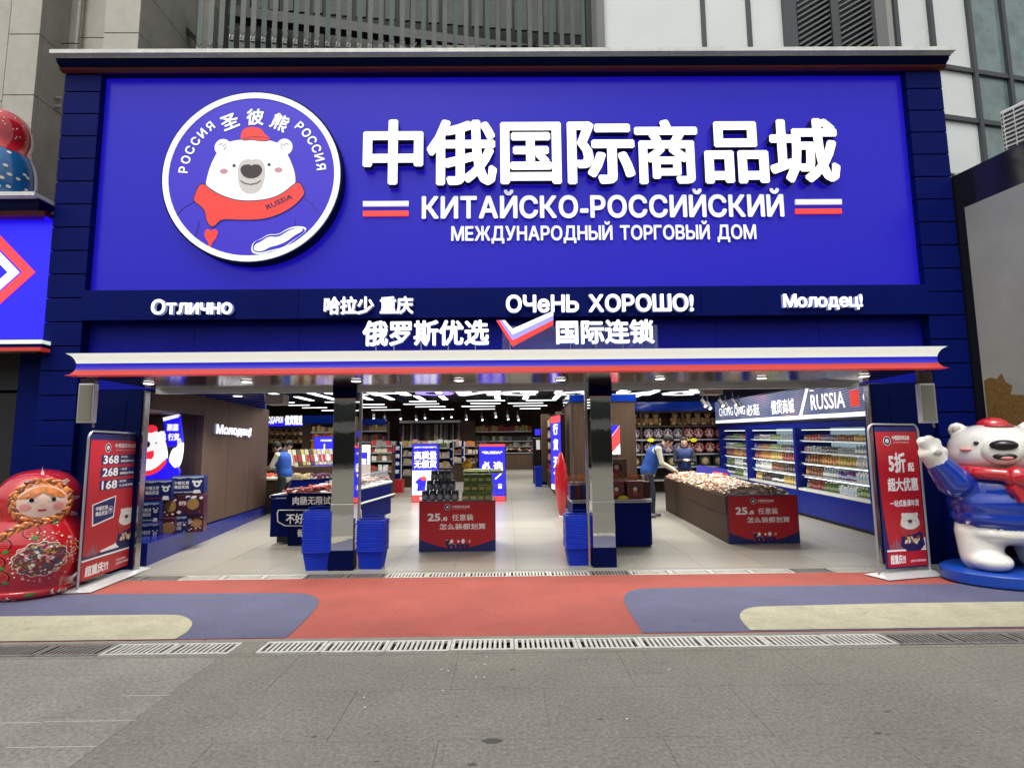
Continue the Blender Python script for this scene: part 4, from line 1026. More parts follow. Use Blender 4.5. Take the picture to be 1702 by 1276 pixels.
s1, w2, h = stand(128, 985, 226, 947, 'red price banner in a round cornered steel frame beside the red nesting doll', True)
a, b = -w2+.016, w2-.016
sheet_panel(s1, a, b, .10, h-.03, mat('banner_navy', (.012, .015, .12), .45))
ww = b-a
sheet_panel(s1, a+.012, b-.012, .36, h-.10, redp, 'red_sheet', -.0145, .0026)
sheet_panel(s1, a+.0, b-.0, .10, .30, redp, 'red_foot', -.0145, .0026)
sheet_panel(s1, a, b, .305, .325, wprint, 'white_line', -.0148, .0026)
Y_ = -.0146
mini_logo(s1, a+ww*.30, h-.19, .055, Y_-.0003)
ptxt(s1, '中俄国际商品城', a+ww*.42, h-.19, ww*.42, .055, y=Y_); ptxt(s1, 'КИТАЙСКО-РОССИЙСКИЙ', a+ww*.44, h-.225, ww*.38, .014, y=Y_, bold=.01)
for k, (n_, t1_, t2_) in enumerate((('368', '享年货礼', '满额赠送精美礼盒礼包'), ('268', '一起领取', '满额赠送订单礼包'), ('168', '满订单享', '礼品送到家'))):
    zz = h-.375-k*.150
    MB().box(a+ww*.20, b-ww*.16, Y_-.002, Y_-.0002, zz-.012, zz+.098).build('price_plate', mat('banner_navy', (.012, .015, .12), .45), s1, bevel=.001)
    ptxt(s1, n_, a+ww*.23, zz-.006, ww*.27, .10, y=Y_-.002, bold=.034)
    ptxt(s1, t1_, a+ww*.54, zz+.058, ww*.13, .028, y=Y_-.002); ptxt(s1, t2_, a+ww*.54, zz+.008, ww*.26, .028, y=Y_-.002)
MB().xz([(a+ww*.10, .93), (a+ww*.50, 1.0), (a+ww*.48, .74), (a+ww*.12, .68)], Y_-.002, Y_-.0002).build('card_edge', wprint, s1)
MB().xz([(a+ww*.115, .92), (a+ww*.485, .985), (a+ww*.465, .755), (a+ww*.135, .70)], Y_-.0028, Y_-.002).build('card', mat('banner_navy', (.012, .015, .12), .45), s1)
ptxt(s1, '中俄互贸', a+ww*.16, .85, ww*.2, .05, y=Y_-.0028); ptxt(s1, '精品优选', a+ww*.16, .79, ww*.2, .05, y=Y_-.0028)
mini_logo(s1, a+ww*.41, .84, .045, Y_-.003)
MB().xz([(b-ww*.3, .36), (b-.03, .36), (b-.03, .5), (b-ww*.12, .46), (b-ww*.2, .49), (b-ww*.5, .41), (a+ww*.28, .38), (a+ww*.3, .36)], Y_-.0008, Y_-.0001).build('snow_print', wprint, s1)
poster_bear(s1, b-ww*.28, .70, .00052, Y_-.001)
towers(s1, a+ww*.15, .345, .10, Y_-.0005)
ptxt(s1, '超重庆!!!', a+ww*.06, .13, ww*.38, .12, y=Y_, bold=.05); ptxt(s1, 'ДОБРО ПОЖАЛОВАТЬ', b-ww*.42, .15, ww*.38, .03, y=Y_); ptxt(s1, '欢迎光临重庆', b-ww*.42, .20, ww*.18, .022, y=Y_)

s2, w2, h = stand(1462, 960, 1547, 953, 'red discount banner in a round cornered steel frame beside the white bear statue', False)
a, b = -w2+.09, w2-.05
ww = b-a
s2n = mat('banner_navy', (.012, .015, .12), .45)
sheet_panel(s2, a, b, .08, h-.03, s2n)
MB().xz([(a, h-.09), (b, h-.09), (b, .10), (a+ww*.16, .10), (a+ww*.10, .4), (a+.02, .8)], -.0148, -.0122).build('red_sheet', redp, s2)
sheet_panel(s2, a+ww*.06, b, .10, .27, redp, 'red_foot', -.0152, .003); sheet_panel(s2, a+ww*.06, b, .275, .295, wprint, 'white_line', -.0155, .003)
mini_logo(s2, a+ww*.27, h-.20, .055, Y_-.0003)
ptxt(s2, '中俄国际商品城', a+ww*.40, h-.19, ww*.42, .055, y=Y_); ptxt(s2, 'КИТАЙСКО-РОССИЙСКИЙ', a+ww*.42, h-.225, ww*.38, .014, y=Y_, bold=.01)
ptxt(s2, '5折', a+ww*.26, 1.19, ww*.42, .24, y=Y_, bold=.05); ptxt(s2, '起', a+ww*.72, 1.20, ww*.16, .11, y=Y_, bold=.045)
ptxt(s2, '超大优惠', a+ww*.20, .97, ww*.74, .16, y=Y_, bold=.045)
ptxt(s2, '一站式备满年货', a+ww*.22, .79, ww*.70, .08, y=Y_, bold=.035)
MB().xz([(b-ww*.45, .30), (b-.005, .30), (b-.005, .42), (b-ww*.15, .39), (b-ww*.25, .37)], Y_-.0012, Y_-.0005).build('snow_print', wprint, s2)
poster_bear(s2, b-ww*.34, .60, .00047, Y_-.001)
towers(s2, a+ww*.30, .30, .095, Y_-.0012)
ptxt(s2, '超重庆!!!', a+ww*.12, .13, ww*.36, .11, y=Y_-.001, bold=.05); ptxt(s2, 'ДОБРО ПОЖАЛОВАТЬ', b-ww*.4, .14, ww*.37, .028, y=Y_-.001)
# ================================================================== SHOP INTERIOR: shell
def ZC(Y): return 2.86+SLOPE*(Y-SY0)
BACKY = 30.0
def slab(xa, xb, ya, yb, f, th, name, m_):
    v = [(xa, ya, f(ya)), (xb, ya, f(ya)), (xb, yb, f(yb)), (xa, yb, f(yb)), (xa, ya, f(ya)+th), (xb, ya, f(ya)+th), (xb, yb, f(yb)+th), (xa, yb, f(yb)+th)]
    return st(MB().hexa(v), name, m_)
flo = slab(-11, 8.5, 7.25, BACKY, lambda Y: zf(Y)-.05, .0465, 'shop_floor', mat('tile_grout', (.10, .095, .08), .6))
st(MB().box(-11, 8.5, 7.245, 7.32, -.05, .0), 'threshold_strip', tile)
T_ = .8; tm = None; k = 0
tilt = math.atan(SLOPE)
for j in range(14):
    for i in range(17):
        x, y_ = -6.3+i*T_, 7.33+j*T_
        if tm is None:
            o = MB().box(.0022, T_-.0022, .0022, T_-.0022, -.0034, 0).build('floor_tile', tile, org=(0, 0, 0)); tm = o.data; bpy.data.objects.remove(o)
        o = bpy.data.objects.new('floor_tile', tm); COL.objects.link(o); o.parent = flo; o.location = (x, y_, zf(y_)); o.rotation_euler = (tilt, 0, 0); o.material_slots[0].link = 'OBJECT'; o.material_slots[0].material = random.choice(tiles3)
slab(-11, 8.5, 7.33+14*T_, BACKY, lambda Y: zf(Y)-.004, .003, 'floor_beyond', tile)
ceil = slab(-11, 8.5, 7.75, BACKY, lambda Y: ZC(Y)+.45, .1, 'ceiling', mat('ceiling_black', (.012, .012, .016), .6))
st(MB().box(-11, 8.5, 7.74, 7.8, 2.36, 3.8), 'ceiling_front', black)
st(MB().box(-11, 8.5, BACKY, BACKY+.2, 0, 4), 'back_wall', brown)
st(MB().box(6.9, 7.1, 7.7, BACKY, 0, 4), 'side_wall', mat('side_wall', (.02, .025, .12), .5))
st(MB().box(-11.1, -10.9, 7.7, BACKY, 0, 4), 'side_wall', brown)
st(MB().box(-11, -6.4, 7.74, 8.0, 0, 2.4), 'front_wall', black)
# ceiling baffles (dark blades) and hung light bars
baf = mat('baffle_blue', (.012, .016, .10), .35)
grid = thing('ceiling_baffles', 'dark blades hung in rows under the black shop ceiling', 'ceiling baffles', (0, 16, 2.9))
for i in range(34):
    x = -9.5+i*.5
    v = [(x, 8, ZC(8)+.12), (x+.03, 8, ZC(8)+.12), (x+.03, 22, ZC(22)+.12), (x, 22, ZC(22)+.12)]
    MB().hexa(v+[(a, b, c+.14) for a, b, c in v]).build('baffle', baf if i % 2 else black, grid)
bar_em = mat('light_bar', (.9, .9, .9), .4, emit=(.97, .98, 1), es=2.6)
bar_hs = mat('bar_housing', (.03, .03, .04), .4)
def lightbar(x, y_, L, along, label, w=.14):
    z = ZC(y_)+.02
    t = thing('ceiling_light', label, 'ceiling light', (x, y_, z), group='white light bars under the shop ceiling')
    if along: MB().box(x-w/2, x+w/2, y_-L/2, y_+L/2, z, z+.012).build('diffuser', bar_em, t); MB().box(x-w/2-.012, x+w/2+.012, y_-L/2-.01, y_+L/2+.01, z+.012, z+.06).build('housing', bar_hs, t)
    else: MB().box(x-L/2, x+L/2, y_-w/2, y_+w/2, z, z+.012).build('diffuser', bar_em, t); MB().box(x-L/2-.01, x+L/2+.01, y_-w/2-.012, y_+w/2+.012, z+.012, z+.06).build('housing', bar_hs, t)
ON = ['first', 'second', 'third', 'fourth', 'fifth', 'sixth', 'seventh', 'eighth', 'ninth', 'tenth', 'eleventh', 'twelfth', 'thirteenth', 'fourteenth', 'fifteenth', 'sixteenth', 'seventeenth', 'eighteenth']
LX = (-8.6, -7.5, -6.5, -5.5, -4.6, -3.7, -2.8, -1.95, -1.1, -.3, .55, 1.5, 2.4, 3.3, 4.2, 5.1)
for i, x in enumerate(LX):
    for j, (y_, L) in enumerate(((13.4, 1.7), (15.6, 1.7), (17.8, 1.6))):
        if (i*2+j) % 7 == 4: continue
        lightbar(x+random.uniform(-.12, .12), y_+random.uniform(-.3, .3), L*random.uniform(.75, 1), True, f'white light bar pointing inwards, {ON[i]} from the left in the {ON[j]} row', .17)
for i, x in enumerate((-5.0, -4.1, -3.3, 2.3, 3.2, 4.1, 5.0)): lightbar(x, 11.4, 1.5, True, f'white light bar pointing inwards, {ON[i]} of those nearest the entrance', .17)
for j, y_ in enumerate((19.8, 21.6, 23.8, 26.6)):
    for i, x in enumerate((-8.2, -5.6, -3.2, -1.0, 1.0, 3.4)): lightbar(x+random.uniform(-.3, .3), y_, random.uniform(.9, 1.5), False, f'crosswise white light bar, {ON[i]} from the left in the {ON[j]} crosswise row', .12)
# suspended letters lying flat under the ceiling
cl = thing('ceiling_letters', 'giant flat lit letters hung under the front of the shop ceiling', 'lit lettering', (1, 12.6, 2.9))
glw = mat('letter_ceiling', (.9, .9, .9), .4, emit=(.95, 1, 1), es=1.2); glb = mat('letter_ceiling_blue', (.3, .2, .9), .4, emit=(.3, .2, 1), es=1.0)
for ch, px in (('C', 572), ('H', 645), ('O', 722), ('N', 792), ('G', 861), ('Q', 955), ('I', 1003), ('N', 1058), ('G', 1132)):
    d = ray(px, 652); z = 2.92; p = CAM+d*((z-CAMH)/d.z)
    g = glyph(ch); w_ = .25 if ch == 'I' else .98
    MB().text(ch, (p.x-w_/2, p.y-.55, z), (1, 0, 0), (0, 1, 0), (0, 0, -1), w_, 1.2, .02, .05, 0, 1).build('letter', [glb if px == 722 else glw, darkside], cl)
# lights that the bars stand for
for i, (x, y_) in enumerate(((-3.6, 11.3), (0, 11.3), (3.7, 11.3), (-6, 14), (-2, 14), (2, 14), (5, 13), (-5, 19), (0, 19), (3.5, 19), (-4, 25), (1, 25))):
    L = bpy.data.lights.new('light_bar_glow', 'AREA'); L.shape = 'RECTANGLE'; L.size = 3.0; L.size_y = 2.2; L.energy = 66; L.color = (1, .97, .9); L.spread = 2.6
    lo = bpy.data.objects.new('light_bar_glow', L); COL.objects.link(lo); lo.location = (x, y_, ZC(y_)-.03)
# ceiling downlights just inside
for di, (px, py, z) in enumerate(((337, 649, 2.44), (395, 657, 2.44), (450, 649, 2.6), (668, 646, 2.6), (780, 645, 2.6), (889, 644, 2.6), (1110, 642, 2.6), (1220, 641, 2.6), (1352, 648, 2.6), (1420, 640, 2.6))):
    d = ray(px, py); p = CAM+d*((z-CAMH)/d.z)
    tag(downlight(p.x, p.y, z, None, .07), f'round lit ceiling downlight inside the entrance, {ON[di]} from the left', 'downlight', 'round downlights inside the entrance')
    L = bpy.data.lights.new('downlight_beam', 'SPOT'); L.energy = 95; L.spot_size = 2.0; L.spot_blend = .8; L.shadow_soft_size = .06; L.color = (1, .96, .88)
    lo = bpy.data.objects.new('downlight_beam', L); COL.objects.link(lo); lo.location = (p.x, p.y, z-.03)
st(MB().box(-2, 6.9, 7.8, 9.9, 2.612, 2.66), 'front_ceiling', mat('front_ceiling', (.06, .055, .06), .35))
# left: dropped blue ceiling over the window display
bl = thing('blue_ceiling_panel', 'blue slatted dropped ceiling over the gift box window', 'ceiling panel', (-4.6, 9, 2.45))
MB().xy([(-6.3, 7.8), (-3.4, 7.8), (-5.42, 12.6), (-6.3, 12.6)], 2.453, 2.52).build('panel', mat('drop_blue', (.008, .010, .12), .35), bl)
for k in range(12):
    y_ = 7.9+k*.38; xr = -3.4-(y_-7.8)*.421
    MB().box(-6.3, xr, y_, y_+.05, 2.43, 2.452).build('slat', mat('drop_blue2', (.02, .03, .32), .25), bl)
for (xa, ya, xb, yb) in ((-5.25, 7.9, -5.5, 12.0),):
    MB().cyl((xa, ya, 2.41), (xb, yb, 2.44), .02, 6).build('light_strip', mat('strip', (.8, .8, .9), .4, emit=(.8, .85, 1), es=3), bl)

# ------------------------------------------------------------------ left window: plinth, recess, wood wall
wl = thing('wood_wall', 'brown wood clad wall with deep dark display recess on the left', 'wall', (-5.2, 10, 0))
def xw(Y): return -4.90-(Y-7.8)*.092
def wbx(ya, yb, z0_, z1_, th, name, m_, off=0):
    v = []
    for z_ in (z0_, z1_): v += [(xw(ya)+off, ya, z_), (xw(yb)+off, yb, z_), (xw(yb)+off-th, yb, z_), (xw(ya)+off-th, ya, z_)]
    return MB().hexa(v).build(name, m_, wl)
for a, b in ((9.36, 10.4), (10.41, 11.5), (11.51, 12.6)): wbx(a, b, .33, 2.44, .12, 'wood_panel', brownl)
wbx(7.72, 9.355, 2.12, 2.44, .12, 'wood_panel', brownl)
MB().box(-6.6, xw(9.4)-.12, 9.36, 9.5, .3, 2.3).build('recess_side', brown, wl); MB().box(-6.6, -6.5, 7.8, 9.5, .2, 2.3).build('recess_back', black, wl)
MB().box(-6.6, -5.03, 7.8, 9.36, 2.12, 2.2).build('recess_top', black, wl)
pl = thing('blue_plinth', 'long glossy blue plinth running along the wood wall', 'plinth', (-5.2, 10, 0))
MB().hexa([(xw(7.8)+.04, 7.78, 0), (xw(12.6)+.04, 12.6, .1), (-6.5, 12.6, .1), (-6.5, 7.78, 0), (xw(7.8)+.04, 7.78, .31), (xw(12.6)+.04, 12.6, .31), (-6.5, 12.6, .31), (-6.5, 7.78, .31)]).build('body', mat('plinth_navy', (.008, .015, .19), .2, var=.1), pl)
ms = thing('wall_lettering', 'small white lit Russian word on the brown wood wall inside', 'lit lettering', (-5.2, 11, 1.9))
ya, yb = 9.75, 11.45; p0 = Vector((xw(ya)+.02, ya, 1.80)); dd = Vector((xw(yb)-xw(ya), yb-ya, 0))
MB().text('Молодец!', p0, dd, (0, 0, 1), (1, .09, 0), dd.length*.98, .20, .03, .05, 0, 1).build('word', [glow, gs], ms)
# lit bear figure
lb = thing('lit_bear_sign', 'lit flat bear figure holding up a blue card above the gift boxes', 'lit sign', (-5.6, 8.9, 1.2))
LW = mat('lit_bear_white', (.8, .8, .8), .5, emit=(1, 1, 1), es=.55); LR = mat('lit_bear_red', (.7, .05, .06), .5, emit=(1, .03, .06), es=.5)
LB = mat('lit_bear_blue', (.02, .01, .6), .5, emit=(.02, .01, 1), es=.5); LK = mat('lit_bear_grey', (.2, .2, .2), .5)
def lp(pts, name, m_, k=0, parent=lb, Y=8.95):
    P = [AT(a, b, Y) for a, b in pts]; return MB().prism([(v.x, Y-.004*k, v.z) for v in P], (0, .05, 0)).build(name, m_, parent)
lp(blob2([(205, 800), (205, 770), (235, 765), (270, 760), (282, 762), (300, 780), (292, 798), (270, 802)], 2), 'sweater', LB, 0)
lp(blob2([(222, 785), (222, 735), (232, 722), (240, 715), (255, 715), (268, 722), (276, 745), (276, 770), (260, 780)], 2), 'head', LW, 1)
lp([(269+7*math.cos(t*.5), 724+8*math.sin(t*.5)) for t in range(13)], 'ear', LW, 1)
lp(blob2([(284, 770), (280, 765), (286, 745), (296, 742), (294, 730), (300, 726), (303, 735), (302, 755), (297, 775), (290, 778)], 2), 'paw', LW, 1)
lp(blob2([(222, 776), (240, 785), (260, 778), (278, 760), (276, 772), (258, 788), (235, 792), (222, 788)], 2), 'scarf', LR, 2)
lp(blob2([(243, 718), (245, 708), (252, 705), (258, 709), (260, 716), (252, 720)], 2), 'cap', LR, 2)
lp([(241, 752), (256, 748), (256, 758), (252, 763), (244, 762)], 'mouth', LR, 2); lp([(245+5*math.cos(t*.5), 738+5.5*math.sin(t*.5)) for t in range(13)], 'nose', LK, 2)
lp([(260+1.3*math.cos(t*.5), 736+1.3*math.sin(t*.5)) for t in range(13)], 'eye', LK, 2)
lp([(272, 697), (298, 690), (303, 735), (280, 743), (275, 725)], 'card', LB, 1); lp([(271, 694), (297, 688), (298, 693), (272, 700)], 'card_edge', LW, 2)
MB().textf('聚惠', 277, 296, 704, 716, 8.93, .006, .05, 0).build('card_word', LW, lb); MB().textf('行货', 279, 297, 720, 732, 8.93, .006, .05, 0).build('card_word', LW, lb)
for k, (a, b) in enumerate(((-5.9, 1.25), (-5.55, 1.2))): MB().cyl((a, 9.05, b-.1), (a, 9.3, b-.1), .012, 6).build('bracket', steel, lb)

# ------------------------------------------------------------------ printed box helper
gb_ink = [mat('box_navy', (.012, .02, .12), .35), wprint, mat('box_red', (.4, .03, .03), .4), mat('box_biscuit', (.4, .22, .07), .5), mat('box_frost', (.35, .45, .6), .4)]
def giftbox(x, y_, z, w, d, h, rz, style, label, group=None):
    o = thing('gift_box', label, 'gift box', (x, y_, z), rz, group, local=True)
    MB().box(-w/2, w/2, -d/2, d/2, 0, h).build('carton', gb_ink[0] if style != 2 else mat('box_maroon', (.07, .015, .03), .35), o, bevel=.004)
    f = -d/2-.0015
    def t(s_, a, b, c, e, m_=1): MB().text(s_, (a, f, b), (1, 0, 0), (0, 0, 1), (0, -1, 0), c, e, .0006, .03).build('print', gb_ink[m_], o)
    if style in (0, 1):
        MB().xz([(-w/2+.01, h-.01), (w/2-.01, h-.01), (w/2-.01, h-.03), (w*.2, h-.045), (0, h-.03), (-w*.25, h-.05), (-w/2+.01, h-.03)], f, f+.001).build('frost', gb_ink[4], o)
        t('中俄互贸', -w*.42, h*.52, w*.46, h*.18); t('精品优选', -w*.42, h*.3, w*.46, h*.18)
        t('Русский магазин', -w*.42, h*.06, w*.6, h*.1, 2 if style else 1)
        m = MB().cyl((w*.28, f, h*.55), (w*.28, f-.0006, h*.55), w*.11, 14)
        for s_ in (-1, 1): m.cyl((w*.28+s_*w*.11, f, h*.68), (w*.28+s_*w*.11, f-.0006, h*.68), w*.045, 8)
        m.build('bear_print', wprint, o); MB().cyl((w*.28, f-.0007, h*.55), (w*.28, f-.0012, h*.55), w*.045, 10).build('nose_print', gb_ink[0], o)
        MB().xz([(w*.16, .01), (w*.42, .01), (w*.38, h*.22), (w*.2, h*.22)], f-.0004, f).build('snow_print', wprint, o)
    else:
        m = MB(); r_ = random.Random(int(x*100+z*77))
        for k in range(16):
            cx_, cz_ = r_.uniform(-w*.4, w*.4), r_.uniform(h*.1, h*.9); rr_ = r_.uniform(.02, .05)*w*2.2
            m.xz([(cx_+rr_*math.cos(j), cz_+rr_*.8*math.sin(j)) for j in range(6)], f-.0002*k*.2, f+.0005, r_.choice((1, 1, 0, 2)))
        m.cyl((w*.1, f-.001, h*.55), (w*.1, f-.002, h*.55), h*.28, 16, 3); m.build('picture', gb_ink, o)
        t('俄罗斯', -w*.42, h*.5, w*.28, h*.2)
    return o
gx = []
def gbx(pxa, pxb, pya, pyb, Y, style, label, rz=.25):
    p = AT(pxa, pyb, Y); q = AT(pxb, pya, Y); giftbox((p.x+q.x)/2, Y+.1, p.z, q.x-p.x, .22, q.z-p.z, rz, style, label)
gbx(284, 335, 790, 821, 8.95, 0, 'navy gift box on top of the right end of the display pile')
gbx(237, 282, 797, 832, 8.75, 1, 'frosted navy gift box on top of the pile beneath the lit bear')
gbx(292, 335, 822, 856, 8.9, 2, 'red and navy biscuit gift box second from top at the right end')
gbx(266, 291, 826, 860, 8.85, 2, 'narrow red gift box wedged between two navy ones in the pile')
gbx(232, 262, 834, 868, 8.6, 0, 'navy bear gift box half hidden behind the price banner')
gbx(309, 335, 856, 884, 8.95, 2, 'biscuit gift box at the bottom right of the pile')
gbx(288, 308, 857, 890, 8.85, 0, 'small navy gift box in the bottom row of the pile')
gbx(262, 287, 861, 898, 8.7, 2, 'red picture gift box in the bottom row, left of a small navy one')
gbx(230, 261, 869, 909, 8.5, 0, 'navy gift box at the bottom left of the pile against the banner')

# ------------------------------------------------------------------ promotional bins with red signs
def redsign(parent, xa, xb, Yf, z0_, z1_):
    w_, h_ = xb-xa, z1_-z0_
    MB().box(xa, xb, Yf, Yf+.02, z0_, z1_).build('sign_board', mat('banner_navy', (.012, .015, .12), .45), parent, bevel=.002)
    n = 12; P = [(xa+.012, z1_-.012), (xb-.012, z1_-.012)]+[(xb-.012-(w_-.024)*i/n, z0_+.04+h_*.18*(1-math.sin(math.pi*i/n))) for i in range(n+1)]
    MB().xz(P[:2]+P[2:], Yf-.003, Yf+.001).build('red_sheet', redp, parent)
    def t(s_, a, b, c, e, bo=.02): MB().text(s_, (xa+w_*a, Yf-.0032, z0_+h_*b), (1, 0, 0), (0, 0, 1), (0, -1, 0), w_*c, h_*e, .0007, bo).build('print', wprint, parent)
    t('25', .11, .60, .17, .155, .05); t('.8', .29, .605, .08, .08, .03); t('任意装', .43, .605, .28, .13); t('怎么装都划算', .27, .43, .60, .12)
    t('中俄国际商品城', .43, .86, .23, .05); t('КИТАЙСКО-РОССИЙСКИЙ', .43, .835, .2, .014, .005)
    c_ = (xa+w_*.37, Yf-.0032, z0_+h_*.875)
    MB().cyl(c_, (c_[0], c_[1]-.0006, c_[2]), .045, 20).build('badge_ring', wprint, parent)
    MB().cyl((c_[0], c_[1]-.0006, c_[2]), (c_[0], c_[1]-.0012, c_[2]), .04, 20).build('badge_disc', inkm, parent); MB().cyl((c_[0], c_[1]-.0012, c_[2]), (c_[0], c_[1]-.0018, c_[2]), .018, 12).build('badge_bear', wprint, parent)
    m = MB(); rr = random.Random(4)
    for k in range(30):
        a_ = xa+w_*(.5+rr.uniform(-.16, .16)); b_ = z0_+h_*rr.uniform(.08, .28)*1.0; r_ = rr.uniform(.012, .028)
        m.xz([(a_+r_*math.cos(j), b_+r_*1.2*math.sin(j)) for j in range(6)], Yf-.0035-.0001*k, Yf-.003, rr.randrange(4))
    for k in range(5):
        a_ = xa+w_*(.38+.06*k); m.xz([(a_, z0_+.03), (a_+.03, z0_+.03), (a_+.045, z0_+h_*.13), (a_-.03, z0_+h_*.15)], Yf-.0075, Yf-.003, 4)
    m.build('food_picture', [wprint, mat('food_a', (.6, .4, .2), .5), mat('box_red', (.4, .03, .03), .4), inkm, inkm], parent)
c1 = thing('promotion_bin', 'bin with red 25.8 price sign heaped with jars and green boxes in mid aisle', 'display bin', (-.75, 8.9, .03))
Yc = 8.5; za = zf(8.5)
MB().box(-1.31, -.2, Yc+.02, Yc+.75, za, .74).build('bin', brown, c1, bevel=.004)
redsign(c1, -1.32, -.185, Yc-.003, za+.003, .765)
for x in (-1.3, -.21): MB().box(x-.004, x+.004, Yc+.02, Yc+.75, .74, .95).build('acrylic_side', glassm, c1)
jarb = mat('jar_glass', (.10, .14, .16), .15, coat=.7, var=.3, vscale=20); jarl = mat('jar_label', (.28, .34, .34), .4, var=.5, vscale=40); lidm = mat('jar_lid', (.01, .014, .035), .3)
j0 = thing('jar', 'dark jar with navy lid stacked in the mid aisle bin', 'jar', (-1.2, 8.6, .77), group='dark jars stacked in the mid aisle bin')
MB().lathe([(.045, 0), (.05, .01), (.05, .09), (.042, .105)], 16, (-1.2, 8.6, .77)).build('glass', jarb, j0, smooth='auto')
MB().lathe([(.0505, .02), (.0508, .075)], 16, (-1.2, 8.6, .77)).build('label', jarl, j0, smooth='auto')
MB().lathe([(.047, .105), (.047, .14), (.044, .145)], 16, (-1.2, 8.6, .77)).build('lid', lidm, j0, smooth='auto')
first = True
for r_, n_, zz in ((0, 5, .765), (1, 4, .91), (2, 3, 1.055)):
    for q in range(2):
        for i in range(n_):
            loc = (-1.245+i*.112+r_*.05, 8.58+q*.12+r_*.13, zz)
            l_ = f'dark jar with navy lid, {ON[i]} from left in the {("bottom", "middle", "top")[r_]} {("front", "rear")[q]} row of the bin'
            if first: j0.location = loc; first = False; j0['label'] = l_
            else: dup(j0, loc, label=l_)
gbm = mat('green_box', (.16, .26, .05), .45, var=.35, vscale=22); gby = mat('green_box_lid', (.58, .60, .26), .5, var=.3, vscale=20)
b0 = thing('green_box', 'small green tea box stacked in the mid aisle bin', 'box', (-.6, 8.6, .77), group='small green boxes stacked in the mid aisle bin')
MB().box(-.654, -.546, 8.56, 8.64, .77, .895).build('carton', gbm, b0, bevel=.003); MB().box(-.64, -.56, 8.5585, 8.56, .79, .83).build('label', gby, b0); MB().box(-.645, -.555, 8.558, 8.56, .85, .88).build('band', mat('green_dark', (.03, .08, .015), .5), b0)
first = True
for r_ in range(3):
    for q in range(2):
        for i in range(4 if r_ < 2 else 4):
            loc = (-.63+i*.112+(.01 if r_ % 2 else 0), 8.58+q*.14+r_*.10, .765+r_*.127)
            l_ = f'small green tea box, {ON[i]} from left in the {("bottom", "middle", "top")[r_]} {("front", "rear")[q]} row of the bin'
            if first: b0.location = loc; first = False; b0['label'] = l_
            else: dup(b0, loc, label=l_)
lay = thing('flat_box', 'pale lidded box lying flat across the top of the green boxes', 'box', (-.6, 8.95, 1.15), group='pale flat boxes on top of the bin')
MB().box(-.7, -.5, 8.85, 9.0, 1.148, 1.19).build('carton', gby, lay, bevel=.003); MB().box(-.69, -.51, 8.849, 8.8502, 1.16, 1.18).build('label', gbm, lay)
for k in range(1, 3): dup(lay, (-.6+k*.215, 8.95, 1.15))
for k in range(3): dup(lay, (-.6+k*.2, 9.15, 1.165), scale=(1, 1, 1.1))
tag(MB().cyl((-.66, 9.2, 1.12), (-.66, 9.2, 1.3), .015, 6).lathe([(.0, .0), (.07, .03), (.09, .09), (.03, .15), (.01, .16)], 7, (-.66, 9.2, 1.2), sy=.3).build('paper_flower', mat('orange_paper', (.6, .3, .03), .5, var=.4, vscale=30), org=(-.66, 9.2, 1.12)), 'orange paper leaf on a stick behind the mid aisle bin', 'decoration')
bk = MB()
for k in range(9): bk.cyl((-.42+k*.05, 8.52, .77), (-.42+k*.05, 8.52, .99), .004, 5)
bk.box(-.43, -.01, 8.515, 8.525, .985, .995); bk.box(-.43, -.01, 8.515, 8.525, .87, .876)
tag(bk.build('wire_rack', mat('wire_green', (.3, .36, .12), .3), org=(-.2, 8.52, .77)), 'light green wire rack holding the front boxes in the mid aisle bin', 'rack')

c2 = thing('candy_counter', 'long brown wood candy counter with red 25.8 price sign on its front end', 'counter', (3.9, 10.6, .1))
def ctr(z0_, z1_, name, m_, e=0):
    MB().hexa([(3.40+e, 8.84, zf(8.8)+z0_), (4.47, 8.84, zf(8.8)+z0_), (4.62, 12.6, zf(12.6)+z0_), (3.50+e, 12.6, zf(12.6)+z0_), (3.40+e, 8.84, zf(8.8)+z1_), (4.47, 8.84, zf(8.8)+z1_), (4.62, 12.6, zf(12.6)+z1_), (3.50+e, 12.6, zf(12.6)+z1_)]).build(name, m_, c2)
ctr(0, .44, 'lower_panel', brown); ctr(.445, .72, 'upper_panel', brown, -.01)
# the front slopes away at the sign
redsign(c2, 3.40, 4.50, 8.80, zf(8.8)+.003, .775)
bpy.context.view_layer.update()
# candies
cd_m = [mat('candy_'+str(i), c_, .3, coat=.4) for i, c_ in enumerate(((.55, .42, .26), (.34, .07, .06), (.6, .52, .42), (.14, .17, .07), (.38, .25, .10), (.28, .16, .2), (.5, .38, .28)))]
cm = MB(); rr = random.Random(9)
for k in range(3400):
    y_ = rr.uniform(8.9, 12.5); t = (y_-8.9)/3.6; xa_, xb_ = 3.42+.08*t, 4.42+.16*t
    x = rr.uniform(xa_, xb_); u = (x-xa_)/(xb_-xa_)
    h_ = .735+.13*math.sin(math.pi*u)**.7*(.8+.2*math.sin(y_*3))
    z = zf(y_)+h_+rr.uniform(-.015, .02)
    s_ = rr.uniform(.014, .024); a = rr.uniform(0, 3.14)
    M = Matrix.Rotation(a, 3, 'Z') @ Matrix.Rotation(rr.uniform(-.6, .6), 3, 'X')
    c_ = Vector((x, y_, z))
    mi = rr.choices(range(7), (6, 2+3*math.sin(y_*2)**2, 5, 2, 2, 2, 4))[0]
    P = [c_+M @ Vector(q) for q in ((-s_*1.5, -s_*.7, -s_*.4), (s_*1.5, -s_*.7, -s_*.4), (s_*1.5, s_*.7, -s_*.4), (-s_*1.5, s_*.7, -s_*.4), (-s_, -s_*.6, s_*.6), (s_, -s_*.6, s_*.6), (s_, s_*.6, s_*.6), (-s_, s_*.6, s_*.6))]
    cm.hexa(P, mi)
